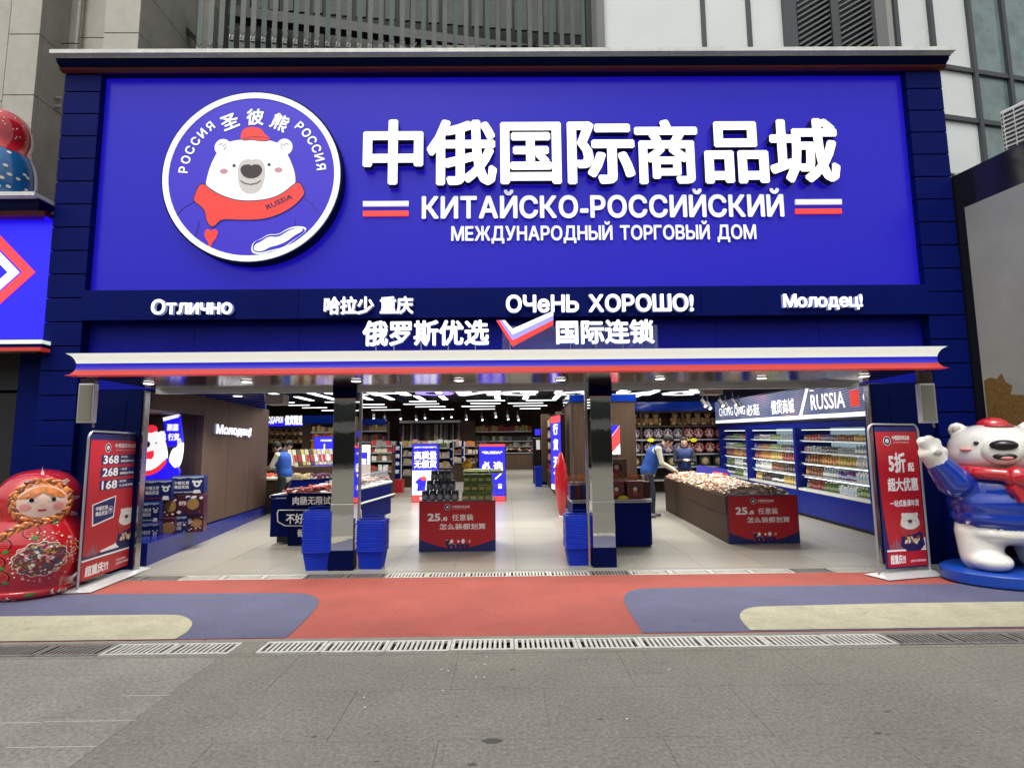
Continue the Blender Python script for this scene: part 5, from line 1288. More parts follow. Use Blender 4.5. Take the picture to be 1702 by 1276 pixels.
o = cm.build('candy', cd_m, org=(3.9, 10.7, .85)); tag(o, 'heap of wrapped sweets covering the brown wood counter', 'candy'); o['kind'] = 'stuff'
tp = thing('counter_sign', 'purple blue header board with red patch standing across the candy heap', 'sign', (4.9, 12.2, .9))
p = AT(1157, 790, 12.3); q = AT(1215, 772, 12.3)
P = [AT(a, b, 12.3) for a, b in ((1158, 792), (1159, 775), (1163, 773), (1206, 779), (1214, 786), (1214, 801), (1200, 800))]
MB().prism([(v.x, 12.3, v.z) for v in P], (0, .04, 0)).build('board', mat('topper', (.04, .04, .28), .4, emit=(.05, .04, .35), es=.4), tp)
P = [AT(a, b, 12.29) for a, b in ((1183, 793), (1186, 783), (1209, 787), (1212, 799), (1198, 799))]
MB().prism([(v.x, 12.292, v.z) for v in P], (0, .01, 0)).build('red_patch', redl, tp); MB().textf('甄选特惠', 1184, 1201, 785, 792, 12.28, .003, .04).build('print', wprint, tp)

# ------------------------------------------------------------------ blue gift stand by the right column
gs_ = thing('gift_stand', 'rounded navy display stand heaped with gift boxes beside the right column', 'display stand', (1.6, 9.0, .03))
P = [(1.0, 8.75)]+[(2.1-.0+.1*math.cos(t)*1.0, 8.62+.0+.12*(1+math.sin(t))) for t in (-1.57, -1.0, -.5, 0)]+[(2.2, 9.4), (1.0, 9.4)]
P[0] = (.98, 8.62)
MB().xy(P, .06, .70).build('body', navy, gs_, bevel=.01); MB().xy([(a*.985+.02, b+.03) for a, b in P], .03, .06).build('kick', black, gs_)
MB().xy([(x_+(x_-1.6)*.02, y_-.01) for x_, y_ in P], .70, .745).build('trim', whitecap, gs_)
for k in range(30): MB().box(1.0+k*.037, 1.018+k*.037, 8.597, 8.603, .712, .732).build('trim_check', navyd, gs_)
def smallbox(x, y_, z, w, d, h, mi, label, group=None, win=True):
    o = thing('gift_bag', label, 'gift bag', (x, y_, z), random.uniform(-.1, .1), group, local=True)
    MB().box(-w/2, w/2, -d/2, d/2, 0, h).build('carton', mi, o, bevel=.003)
    if win:
        MB().cyl((0, -d/2-.001, h*.5), (0, -d/2-.002, h*.5), min(w, h)*.3, 18).build('medallion', mat('med_dark', (.03, .02, .02), .4), o)
        MB().cyl((0, -d/2-.002, h*.56), (0, -d/2-.003, h*.56), min(w, h)*.13, 12).build('doll_face', skinp, o)
        MB().cyl((0, -d/2-.002, h*.36), (0, -d/2-.0025, h*.36), min(w, h)*.17, 12).build('doll_body', mat('box_red', (.4, .03, .03), .4), o)
    hp_ = [(-.06*math.cos(t), 0, h+.10*math.sin(t)) for t in [math.pi*i/8 for i in range(9)]]
    MB().tube(hp_, .005, 5).build('handle', mat('rope_orange', (.5, .18, .04), .5), o)
    return o
maroon = mat('maroon_box', (.13, .02, .02), .35, var=.2, vscale=20); browng = mat('brown_gold_box', (.16, .10, .04), .4, var=.8, vscale=45)
smallbox(1.67, 8.80, .745, .24, .2, .27, maroon, 'maroon gift bag with doll medallion at the front of the navy stand, nearer the column')
smallbox(1.95, 8.80, .745, .25, .2, .27, maroon, 'maroon gift bag with doll medallion at the right front corner of the navy stand')
smallbox(2.17, 8.95, .745, .12, .2, .25, brown, 'narrow brown gift bag at the right end of the navy stand', win=False)
smallbox(1.75, 9.12, 1.05, .33, .15, .30, browng, 'large gold patterned gift bag standing above the maroon ones')
smallbox(1.5, 9.2, 1.12, .15, .12, .26, browng, 'small gold patterned gift bag behind the column', win=False)
for i in range(4): smallbox(.86+i*.09+.13, 8.78+.04*i, .745, .08, .2, .22, maroon if i % 2 else gb_ink[0], 'narrow gift bag beside the column at the left of the navy stand', 'narrow gift bags left of the right column', win=False)
# ribbons and straw filling the middle of the stand
rb_ = MB(); rr = random.Random(2)
for k in range(160):
    x, y_ = rr.uniform(1.0, 2.15), rr.uniform(8.95, 9.35); a = rr.uniform(0, 3.14)
    rb_.tube([(x+.05*math.cos(a+t)*1.2, y_, .98+rr.uniform(0, .08)+.05*math.sin(t)) for t in (0, .8, 1.6, 2.4)], .004, 4)
o = rb_.build('ribbon_handles', mat('rope_orange', (.5, .18, .04), .5), org=(1.6, 9.1, 1)); tag(o, 'mass of orange rope bag handles on the navy gift stand', 'bag handles'); o['kind'] = 'stuff'
MB().box(1.0, 2.2, 8.92, 9.38, .745, .98).build('inner_box', brown, gs_)
fl_ = MB().lathe([(.0, 0), (.05, .01), (.09, .03), (.05, .07), (.0, .075)], 10, (1.76, 8.66, .73), sy=.5)
tag(fl_.build('price_burst', mat('yellow_tag', (.8, .65, .02), .5), org=(1.76, 8.66, .73)), 'yellow star shaped price tag on the edge of the navy gift stand', 'price tag')

# ------------------------------------------------------------------ shopping baskets
def basket_mesh():
    wt, dt, wb, db, h = .165, .13, .128, .096, .235
    m = MB()
    def ring_(z, w, d, t=.007):
        m.box(-w, w, -d-t, -d, z-.006, z+.006); m.box(-w, w, d, d+t, z-.006, z+.006); m.box(-w-t, -w, -d-t, d+t, z-.006, z+.006); m.box(w, w+t, -d-t, d+t, z-.006, z+.006)
    for z in (.02, .05, .08, .11, .14, .17, .2):
        f = z/h; ring_(z, wb+(wt-wb)*f-.004, db+(dt-db)*f-.004, .004)
    for k in range(13):
        u = -1+2*k/12
        for s_ in (-1, 1):
            m.hexa([(u*wb-.004, s_*db-.002, 0), (u*wb+.004, s_*db-.002, 0), (u*wb+.004, s_*db+.002, 0), (u*wb-.004, s_*db+.002, 0), (u*wt-.004, s_*dt-.002, h), (u*wt+.004, s_*dt-.002, h), (u*wt+.004, s_*dt+.002, h), (u*wt-.004, s_*dt+.002, h)])
    for k in range(10):
        u = -1+2*k/9
        for s_ in (-1, 1):
            m.hexa([(s_*wb-.002, u*db-.004, 0), (s_*wb+.002, u*db-.004, 0), (s_*wb+.002, u*db+.004, 0), (s_*wb-.002, u*db+.004, 0), (s_*wt-.002, u*dt-.004, h), (s_*wt+.002, u*dt-.004, h), (s_*wt+.002, u*dt+.004, h), (s_*wt-.002, u*dt+.004, h)])
    m.box(-wb, wb, -db, db, -.004, .004)
    return m, ring_
bsk = thing('shopping_basket', 'blue plastic shopping basket', 'basket', (0, 0, 0), 0, 'x', local=True)
m, _ = basket_mesh(); m.build('body', bluepl, bsk)
m = MB(); wt, dt, h = .165, .13, .235
for a in ((-wt-.015, wt+.015, -dt-.015, -dt), (-wt-.015, wt+.015, dt, dt+.015), (-wt-.015, -wt, -dt, dt), (wt, wt+.015, -dt, dt)): m.box(*a, h-.012, h+.012)
m.build('rim', bluepl, bsk, bevel=.003)
hm = MB().tube([(-.17, .0, h+.0), (-.15, .03, h+.05), (0, .04, h+.065), (.15, .03, h+.05), (.17, .0, h)], .006, 6); 
def stack(x, y_, n, rz, where, z0_=0, last=False):
    for k in range(n):
        top = k == n-1; bot = k == 0
        l_ = ('top blue shopping basket' if top else 'bottom blue shopping basket' if bot else f'blue shopping basket {ON[n-1-k]} from the top')+' in the stack '+where
        o = dup(bsk, (x, y_, z0_+.005+k*.031), rz+random.uniform(-.03, .03), l_, 'blue baskets stacked '+where)
        if top: hh_ = MB(); hh_.v, hh_.f, hh_.m = hm.v, hm.f, hm.m; q = hh_.build('handle', bluepl, None, org=(0, 0, 0)); q.parent = o
stack(-2.47, 7.52, 17, .05, 'left of the left mirrored column')
stack(-1.78, 7.56, 13, -.05, 'right of the left mirrored column')
stack(.93, 7.62, 14, .03, 'left of the right mirrored column')
for ch in list(bsk.children): bpy.data.objects.remove(ch)
bpy.data.objects.remove(bsk)

# ------------------------------------------------------------------ drinks fridges along the right wall
fr_ = thing('drinks_fridge', 'long open blue drinks fridge with lit shelves along the right wall', 'fridge', (6.0, 12, .1))
XF = 5.98; YA, YB = 8.6, 15.9
def fbox(xa, xb, ya, yb, za_, zb_, name, m_, parent=fr_, bev=0):
    v = []
    for z_ in (za_, zb_): v += [(xa, ya, z_+zf(ya)), (xb, ya, z_+zf(ya)), (xb, yb, z_+zf(yb)), (xa, yb, z_+zf(yb))]
    return MB().hexa(v).build(name, m_, parent, bevel=bev)
fbox(XF, 6.8, YA, YB, .06, .52, 'base', bluefr, bev=.01); fbox(XF+.05, 6.8, YA, YB, 0, .06, 'kick', black)
fbox(XF-.005, XF+.04, YA, YB, .52, .565, 'bumper', whitecap)
fbox(6.72, 6.8, YA, YB, .5, 1.95, 'back_panel', mat('fridge_back', (.5, .58, .6), .4, emit=(.6, .8, .9), es=.22))
fbox(XF, 6.8, YA, YB, 1.78, 1.96, 'header', bluefr)
for y_ in (9.28, 11.66, 14.0, YB-.1): fbox(XF-.005, 6.75, y_-.045, y_+.045, .05, 1.96, 'divider', bluefr)
SH = [.57, .83, 1.07, 1.30, 1.53]
for i, z_ in enumerate(SH):
    fbox(XF+.10-.02*i*0, 6.72, YA, YB, z_-.02, z_-.004, 'shelf', mat('rail_grey', (.38, .4, .4), .5)); fbox(XF+.09, XF+.10, YA, YB, z_-.018, z_+.006, 'price_rail', mat('rail_grey', (.38, .4, .4), .5))
    fbox(XF+.14, XF+.17, YA, YB, z_+.205, z_+.215, 'light_tube', mat('fridge_tube', (.8, .8, .8), .4, emit=(.9, 1, 1), es=1.6))
bcol = {'juice': (.32, .15, .03), 'tea': (.16, .06, .02), 'cola': (.06, .03, .03), 'milk': (.6, .6, .58), 'green': (.10, .15, .05), 'red': (.20, .035, .03), 'water': (.25, .32, .35), 'yellow': (.38, .28, .08), 'purple': (.08, .04, .16), 'dark': (.03, .03, .035)}
cache = {}
def product(kind, shape, loc, label, group, sc=1):
    key = (kind, shape)
    if key not in cache:
        m_ = mat('liquid_'+kind, bcol[kind], .2, coat=.6, var=.3, vscale=25)
        if shape == 'bottle': m = MB().lathe([(.028, 0), (.033, .01), (.033, .12), (.012, .17), (.012, .185)], 9); m2 = MB().lathe([(.0335, .04), (.0335, .10)], 9); m3 = MB().lathe([(.015, .185), (.015, .205)], 8)
        elif shape == 'can': m = MB().lathe([(.03, 0), (.034, .008), (.034, .11), (.028, .118)], 9); m2 = MB().lathe([(.0345, .03), (.0345, .08)], 9); m3 = MB().lathe([(.027, .1185), (.026, .121)], 8)
        else: m = MB().box(-.036, .036, -.036, .036, 0, .15); m2 = MB().box(-.037, .037, -.037, .037, .04, .1); m3 = MB().lathe([(.012, .15), (.012, .165)], 8)
        a = m.build('body', m_, None, smooth='auto' if shape != 'box' else False).data
        lc = {'bottle': wprint, 'can': alu, 'box': gb_ink[4]}[shape] if kind in ('water', 'milk', 'dark', 'purple') else mat('label_'+kind, tuple(min(.8, c*1.8+.12) for c in bcol[kind]), .4)
        b = m2.build('label', lc, None).data; c = m3.build('cap', wprint if kind in ('milk', 'water', 'green') else mat('cap_'+kind, tuple(min(.7, c*1.3+.03) for c in bcol[kind]), .4), None).data
        cache[key] = (a, b, c)
        for o in [o for o in COL.objects if o.data in (a, b, c)]: bpy.data.objects.remove(o)
    a, b, c = cache[key]
    o = bpy.data.objects.new('drink_'+{'bottle': 'bottle', 'can': 'can', 'box': 'carton'}[shape], None); COL.objects.link(o); o.location = loc; o.empty_display_size = .05
    o.scale = (1, 1, sc); tag(o, label, 'drink', group)
    for nm, d in (('body', a), ('label', b), ('cap', c)):
        q = bpy.data.objects.new(nm, d); COL.objects.link(q); q.parent = o
rows = [  # per shelf, from the near end to the far end: kind, shape
    [('green', 'box'), ('milk', 'box'), ('green', 'bottle'), ('red', 'bottle'), ('green', 'bottle'), ('yellow', 'bottle'), ('dark', 'bottle'), ('cola', 'bottle'), ('yellow', 'bottle'), ('milk', 'bottle'), ('green', 'bottle'), ('dark', 'bottle')],
    [('milk', 'box'), ('purple', 'box'), ('water', 'bottle'), ('tea', 'bottle'), ('juice', 'bottle'), ('cola', 'bottle'), ('tea', 'bottle'), ('milk', 'bottle'), ('water', 'bottle'), ('dark', 'bottle'), ('milk', 'bottle'), ('green', 'bottle')],
    [('milk', 'bottle'), ('yellow', 'bottle'), ('juice', 'bottle'), ('tea', 'bottle'), ('cola', 'bottle'), ('red', 'bottle'), ('yellow', 'bottle'), ('juice', 'bottle'), ('red', 'bottle'), ('tea', 'bottle'), ('juice', 'bottle'), ('red', 'bottle')],
    [('water', 'bottle'), ('water', 'can'), ('dark', 'can'), ('water', 'can'), ('red', 'can'), ('dark', 'can'), ('green', 'can'), ('tea', 'can'), ('purple', 'can'), ('dark', 'can'), ('green', 'can'), ('milk', 'can')],
    [('yellow', 'can'), ('tea', 'can'), ('purple', 'can'), ('red', 'can'), ('dark', 'can'), ('water', 'can'), ('green', 'can'), ('milk', 'can'), ('purple', 'can'), ('tea', 'can'), ('green', 'can'), ('dark', 'can')]]
ordn = ['bottom', 'second', 'middle', 'fourth', 'top']; segn = ['nearest the banner', 'second from the banner', 'third from the banner', 'before the middle post', 'past the middle post', 'near half of middle bay', 'far half of middle bay', 'before the far post', 'past the far post', 'middle of far bay', 'near far end', 'at very far end']
cnt = 0
for si, z_ in enumerate(SH):
    seg = (YB-.2-9.35)/12
    for gi, (kd, shp) in enumerate(rows[si]):
        y_ = 9.38+gi*seg; step = .088 if gi < 3 else .11
        while y_ < 9.35+(gi+1)*seg-.05:
            if abs(y_-11.66) > .09 and abs(y_-14.0) > .09:
                product(kd, shp, (XF+.155, y_, z_+zf(y_)-.003), f'{kd} {"carton" if shp == "box" else shp} on the {ordn[si]} shelf of the fridge, {segn[gi]}'.replace('dark', 'black').replace('water', 'clear').replace('milk', 'white').replace('juice', 'orange').replace('tea', 'amber').replace('cola', 'brown'), f'{kd} {shp} row {segn[gi]}, {ordn[si]} shelf', random.uniform(.78, 1.06))
                cnt += 1
            y_ += step
# second rank of drinks, seen only as a mass
m = MB(); rr = random.Random(8)
for si, z_ in enumerate(SH):
    y_ = 8.7
    while y_ < YB-.15:
        k = min(11, max(0, int((y_-9.35)/seg))); h_ = .17 if rows[si][k][1] != 'can' else .115
        for q_ in (1, 2): m.lathe([(.033, 0), (.033, h_*.7), (.014, h_)], 6, (XF+.155+q_*.10, y_, z_+zf(y_)), list(bcol).index(rows[si][k][0]))
        y_ += .09
o = m.build('drinks', [mat('liquid_'+k, bcol[k], .2) for k in bcol], org=(6.2, 12, 1)); tag(o, 'mass of drinks filling the backs of the blue fridge shelves', 'drinks'); o['kind'] = 'stuff'
# LED strip sign
led = thing('led_sign', 'long dotted LED screen above the blue drinks fridge', 'LED sign', (6.0, 12, 2.2))
def ledz(Y): return 2.0+.024*(Y-9.35)
XS = XF-.03
def lbx(y0_, y1_, a, b, e0, e1, name, m_):
    v = []
    for t in (a, b): v += [(XS-e1, y0_, ledz(y0_)+t*.62), (XS-e0, y0_, ledz(y0_)+t*.62), (XS-e0, y1_, ledz(y1_)+t*.62), (XS-e1, y1_, ledz(y1_)+t*.62)]
    return MB().hexa(v).build(name, m_, led)
lbx(YA, YB, -.06, 1.04, -.2, 0, 'housing', black)
ledm = bpy.data.materials.new('led_dots'); ledm.use_nodes = True; n = ledm.node_tree; b = n.nodes['Principled BSDF']; b.inputs['Base Color'].default_value = (.02, .02, .05, 1)
tc = n.nodes.new('ShaderNodeTexCoord'); mp = n.nodes.new('ShaderNodeMapping'); mp.inputs['Scale'].default_value = (1, 22, 26); n.links.new(tc.outputs['Object'], mp.inputs[0])
fr2 = n.nodes.new('ShaderNodeVectorMath'); fr2.operation = 'FRACTION'; n.links.new(mp.outputs[0], fr2.inputs[0])
sx_ = n.nodes.new('ShaderNodeSeparateXYZ'); n.links.new(fr2.outputs[0], sx_.inputs[0])
lt = n.nodes.new('ShaderNodeMath'); lt.operation = 'LESS_THAN'; lt.inputs[1].default_value = .55; n.links.new(sx_.outputs['Z'], lt.inputs[0])
nz = n.nodes.new('ShaderNodeTexNoise'); nz.inputs['Scale'].default_value = .9; n.links.new(tc.outputs['Object'], nz.inputs['Vector'])
cr = n.nodes.new('ShaderNodeValToRGB'); cr.color_ramp.elements[0].color = (.10, .14, .34, 1); cr.color_ramp.elements[0].position = .35; cr.color_ramp.elements[1].color = (.75, .35, .5, 1); cr.color_ramp.elements[1].position = .75
e3 = cr.color_ramp.elements.new(.55); e3.color = (.28, .32, .5, 1); n.links.new(nz.outputs['Fac'], cr.inputs[0])
mx = n.nodes.new('ShaderNodeMath'); mx.operation = 'MULTIPLY'; mx.inputs[1].default_value = .6; n.links.new(lt.outputs[0], mx.inputs[0])
n.links.new(cr.outputs[0], b.inputs['Emission Color']); n.links.new(mx.outputs[0], b.inputs['Emission Strength']); ledm.cycles.emission_sampling = 'NONE'
lbx(YA, YB, 0, 1, 0, .01, 'screen', ledm); lbx(YA, YB, .02, .14, .01, .013, 'light_band', mat('led_white', (.8, .8, .8), .5, emit=(1, .97, 1), es=.6))
ltx = mat('led_text', (.8, .8, .8), .5, emit=(1, 1, 1), es=.65)
def ltext(t, ya, yb, a, h_, bold=.008, m_=ltx):    # reads from the far end towards the street
    z_ = ledz(yb)+a*.62; v = Vector((0, ya-yb, ledz(ya)-ledz(yb)))
    MB().text(t, (XS-.012, yb, z_), v, (0, 0, 1), (-1, 0, 0), v.length, h_*.62, .004, bold).build('led_word', m_, led)
ltext('RUSSIA', 9.75, 10.85, .28, .48, .015); ltext('G', 8.9, 9.25, .28, .5, .03); ltext('俄货商城', 11.5, 12.5, .24, .5); ltext('CHONG QING', 13.9, 15.6, .26, .42); ltext('必逛', 13.1, 13.8, .26, .42)
lbx(9.35, 9.6, .3, .75, .011, .014, 'red_mark', redl)
P = [(XS-.012, 11.35, ledz(11.35)+.03), (XS-.012, 11.25, ledz(11.2)+.03), (XS-.012, 10.9, ledz(10.9)+.62), (XS-.012, 11.0, ledz(11)+.62)]
MB().prism(P, (-.004, 0, 0)).build('slash', ltx, led)

# ------------------------------------------------------------------ bear shelves behind the counter
bs = thing('display_shelving', 'brown wall shelving with plush bears above rows of round tins', 'shelving', (4.7, 16.3, .22))
YS = 16.0
def az(py): return AT(1130, py, YS).z
xl_, xr_ = AT(1050, 740, YS).x, AT(1209, 740, YS).x
MB().box(xl_, xr_, YS+.45, YS+.5, .2, az(684)).build('back_panel', brown, bs)
shy = [az(684), az(708), az(731), az(755), az(776), az(798)]
for i, z_ in enumerate(shy): MB().box(xl_, xr_, YS, YS+.45, z_-.02, z_+.02).build('shelf', brownl, bs); 
for z_ in shy[2:]: MB().box(xl_, xr_, YS-.02, YS-.001, z_-.015, z_+.03).build('price_rail', alu, bs)
for px in (1051, 1067, 1137, 1207):
    x = AT(px, 740, YS).x; MB().box(x-.025, x+.025, YS-.002, YS+.45, .2, az(684)).build('upright', brownl, bs)
st(MB().box(xl_-.3, 6.9, YS-.1, YS+.6, az(684)+.02, az(668)), 'blue_bulkhead', blueg)
st(MB().box(xr_, 6.9, YS, YS+.5, .2, 2.6), 'wall_return', mat('side_wall', (.02, .025, .12), .5))
plush = mat('plush', (.34, .20, .09), .9, var=.3, vscale=30); plushl = mat('plush_light', (.5, .36, .2), .9)
def teddy(x, y_, z, s=1):
    o = thing('plush_bear', '', 'plush bear', (x, y_, z), random.uniform(-.25, .25), None, local=True)
    MB().ell((0, .02, .13*s), (.10*s, .09*s, .13*s), 10, 8).ell((-.11*s, -.06*s, .05*s), (.05*s, .10*s, .05*s), 8, 6).ell((.11*s, -.06*s, .05*s), (.05*s, .10*s, .05*s), 8, 6).ell((-.12*s, -.02*s, .16*s), (.04*s, .05*s, .08*s), 8, 6).ell((.12*s, -.02*s, .16*s), (.04*s, .05*s, .08*s), 8, 6).build('body', plush, o, smooth=True)
    MB().ell((0, 0, .30*s), (.095*s, .085*s, .085*s), 10, 8).ell((-.075*s, .01, .375*s), .032*s, 8, 6).ell((.075*s, .01, .375*s), .032*s, 8, 6).build('head', plush, o, smooth=True)
    MB().ell((0, -.08*s, .275*s), (.04*s, .03*s, .03*s), 8, 6).build('muzzle', plushl, o, smooth=True); MB().ell((0, -.108*s, .285*s), (.014*s, .01*s, .010*s), 6, 5).build('nose', black, o)
    MB().ell((-.11*s, -.155*s, .05*s), (.035*s, .01*s, .035*s), 8, 6).ell((.11*s, -.155*s, .05*s), (.035*s, .01*s, .035*s), 8, 6).build('foot_pads', plushl, o, smooth=True)
    return o
t0 = teddy(0, 0, 0); first = True
xs = [(1055, 'leftmost brown plush bear, half hidden beside the wood column'), (1074, 'brown plush bear first after the left shelf upright'), (1090, 'brown plush bear second after the left shelf upright'), (1122, 'brown plush bear alone left of the middle shelf upright'), (1144, 'brown plush bear just right of the middle shelf upright'), (1160, 'brown plush bear second right of the middle shelf upright'), (1177, 'brown plush bear third right of the middle shelf upright'), (1195, 'rightmost brown plush bear, next to the blue wall')]
for px, l_ in xs:
    loc = (AT(px, 708, YS+.2).x, YS+.2, shy[1]+.02)
    if first: t0.location = loc; t0['label'] = l_; t0['group'] = 'plush bears on the top shelf'; first = False
    else: dup(t0, loc, random.uniform(-.25, .25), l_, 'plush bears on the top shelf')
tinp = mat('tin_purple', (.09, .06, .13), .3, var=.6, vscale=40); tinr = mat('tin_red', (.28, .02, .025), .3, var=.4, vscale=40); tink = mat('tin_black', (.03, .03, .03), .3, var=.5, vscale=40); tinw = mat('tin_doll', (.6, .5, .45), .4)
def tin(m_, label):
    o = thing('round_tin', label, 'tin', (0, 0, 0), 0, label, local=True)
    MB().cyl((0, .03, .165), (0, -.03, .165), .15, 20).build('rim', m_, o)
    d_ = MB()
    for k in range(9): a = 2*math.pi*k/9; d_.cyl((.105*math.cos(a), -.031, .165+.105*math.sin(a)), (.105*math.cos(a), -.034, .165+.105*math.sin(a)), .022, 6)
    d_.build('dots', tinw, o)
    MB().ell((0, -.03, .20), (.035, .012, .035), 8, 6).ell((-.05, -.03, .09), (.028, .01, .04), 8, 6).ell((.05, -.03, .09), (.028, .01, .04), 8, 6).ell((0, -.03, .13), (.05, .012, .05), 8, 6).build('doll_picture', tinw, o); return o
for row, zz in ((0, shy[2]), (1, shy[3])):
    for m_, pxs, c_ in ((tinp, (1056, 1078, 1094, 1110, 1127), 'purple'), (tinr, (1145, 1161, 1179, 1197), 'red')):
        b_ = None
        g_ = f'round {c_} tins on the {"upper" if row == 0 else "lower"} tin shelf'
        for ti, px in enumerate(pxs):
            l_ = f'round {c_} doll tin, {ON[ti]} {c_} one from the left on the {"upper" if row == 0 else "lower"} tin shelf'
            loc = (AT(px, 730, YS+.12).x, YS+.12, zz+.03)
            if b_ is None: b_ = tin(m_, l_); b_.location = loc; b_['group'] = g_
            else: dup(b_, loc, None, l_, g_)
pb0 = thing('picture_box', 'square black box with gold doll picture on the shelf below the tins', 'box', (0, 0, 0), 0, 'black picture boxes below the tins', local=True)
MB().box(-.15, .15, -.03, .05, 0, .29).build('carton', tink, pb0, bevel=.004); MB().cyl((0, -.031, .15), (0, -.036, .15), .10, 16).build('picture', mat('pic_gold', (.45, .33, .12), .4, var=.6, vscale=30), pb0); MB().ell((0, -.036, .17), (.035, .01, .04), 8, 6).build('face_picture', tinw, pb0)
first = True
for ti, px in enumerate((1056, 1076, 1097, 1118, 1150, 1172, 1195)):
    loc = (AT(px, 776, YS+.12).x, YS+.12, shy[4]+.02); l_ = f'square black gold picture box, {ON[ti]} from the left below the tins'
    if first: pb0.location = loc; first = False; pb0['label'] = l_
    else: dup(pb0, loc, label=l_)
for px, l_ in ((1082, 'yellow price burst under the left purple tins'), (1139, 'yellow price burst under the middle shelf upright'), (1153, 'yellow price burst under the first red tins')):
    p = AT(px, 731, YS-.05); m = MB(); n_ = 9
    m.xz([(p.x+(.11 if k % 2 else .085)*math.cos(math.pi*k/n_), p.z+(.065 if k % 2 else .05)*math.sin(math.pi*k/n_)) for k in range(2*n_)], YS-.05, YS-.045)
    tag(m.build('price_burst', mat('yellow_tag2', (.8, .75, .02), .5, emit=(.8, .75, .02), es=.2), org=(p.x, YS-.05, p.z)), l_, 'price tag')
# ================================================================== SHOP INTERIOR: left, middle, people
lite = lambda n, c, e, s=.9: mat(n, c, .4, emit=e, es=s)
adb = lite('ad_blue', (.02, .02, .5), (.02, .012, .85), .5); adw = lite('ad_white', (.8, .8, .8), (1, 1, 1), .55); adr = lite('ad_red', (.7, .06, .07), (1, .06, .06), .45)
def quadbox(P, z0_, z1_, m_, name, parent, bev=0):   # footprint of four points, heights above the sloping floor
    v = [(x, y, z0_+zf(y)) for x, y in P]+[(x, y, z1_+zf(y)) for x, y in P]
    return MB().hexa(v).build(name, m_, parent, bevel=bev)
# far left bear shelves and sign
bl2 = thing('display_shelving', 'far brown shelving packed with plush bears left of the left column', 'shelving', (-8, 19.5, .3))
Y2 = 19.0
a, b = AT(425, 740, Y2), AT(505, 740, Y2)
MB().box(a.x, b.x, Y2+.4, Y2+.45, .3, 2.55).build('back_panel', brown, bl2)
for py in (711, 723, 736, 750):
    MB().box(a.x, b.x, Y2, Y2+.4, AT(470, py, Y2).z-.03, AT(470, py, Y2).z).build('shelf', brownl, bl2)
for r_, py in enumerate((723, 736)):
    for i, px in enumerate((449, 458, 467, 477, 487, 497)):
        q = AT(px, py, Y2+.15); dup(t0, (q.x, Y2+.15, AT(px, py, Y2).z), random.uniform(-.2, .2), f'small brown plush bear, {ON[i]} in the {("upper", "lower")[r_]} row of the far left shelving', f'plush bears in the {("upper", "lower")[r_]} far left row', scale=(.8, .8, .62))
fs = thing('lit_shelf_sign', 'lit white lettering over a blue strip above the far left bear shelves', 'lit sign', (-8, 18.9, 2.6))
MB().box(a.x, b.x, Y2-.02, Y2+.1, AT(470, 708, Y2).z, AT(470, 698, Y2).z).build('strip', adb, fs)
MB().textf('ПОДАРКИ', 441, 470, 692, 705, Y2-.05, .03, .05, 0, 1).build('word', [glow, gs], fs); MB().textf('俄货精选', 473, 503, 690, 706, Y2-.05, .03, .05, 0, 1).build('word', [glow, gs], fs)
def pillar(pxa, pxb, pyt, Y, d, label, m_=brownl, name='wood_pillar', band=None):
    a, b = AT(pxa, pyt, Y), AT(pxb, pyt, Y)
    p = thing(name, label, 'pillar', ((a.x+b.x)/2, Y+d/2, zf(Y)))
    n_ = max(1, round((b.x-a.x)/.7))
    for i in range(n_): MB().box(a.x+(b.x-a.x)*i/n_+.002, a.x+(b.x-a.x)*(i+1)/n_-.002, Y, Y+.03, zf(Y)+.1, a.z).build('wood_panel', m_, p)
    MB().box(a.x+.004, b.x-.004, Y+.03, Y+d, zf(Y)+.1, a.z).build('core', m_, p); MB().box(a.x-.01, b.x+.01, Y-.01, Y+d, zf(Y)-.01, zf(Y)+.1).build('skirting', navy, p)
    if band: MB().box(a.x-.03, b.x+.03, Y-.03, Y+d, a.z, a.z+band).build('blue_header', blueg, p, bevel=.01)
    return a.x, b.x, a.z
pillar(503, 517, 696, 17.5, .5, 'narrow brown wood pillar between the far left bear shelves and the snack wall')
pillar(765, 790, 698, 28.3, .6, 'brown wood pillar at the back between the hanging clothes and the rear counter')
pillar(900, 913, 688, 19.0, .6, 'brown wood pillar beside the blue bin at the far end of the right bays')
px0, px1, pzt = pillar(948, 1055, 668, 12.0, 1.3, 'broad brown wood pillar behind the right mirrored column', band=.16)
MB().box(px0+.01, px0+.05, 11.985, 11.999, .2, pzt).build('edge_trim', steel, COL.objects['wood_pillar.003'])
rcs = AT(1014, 670, 11.98), AT(1030, 670, 11.98)
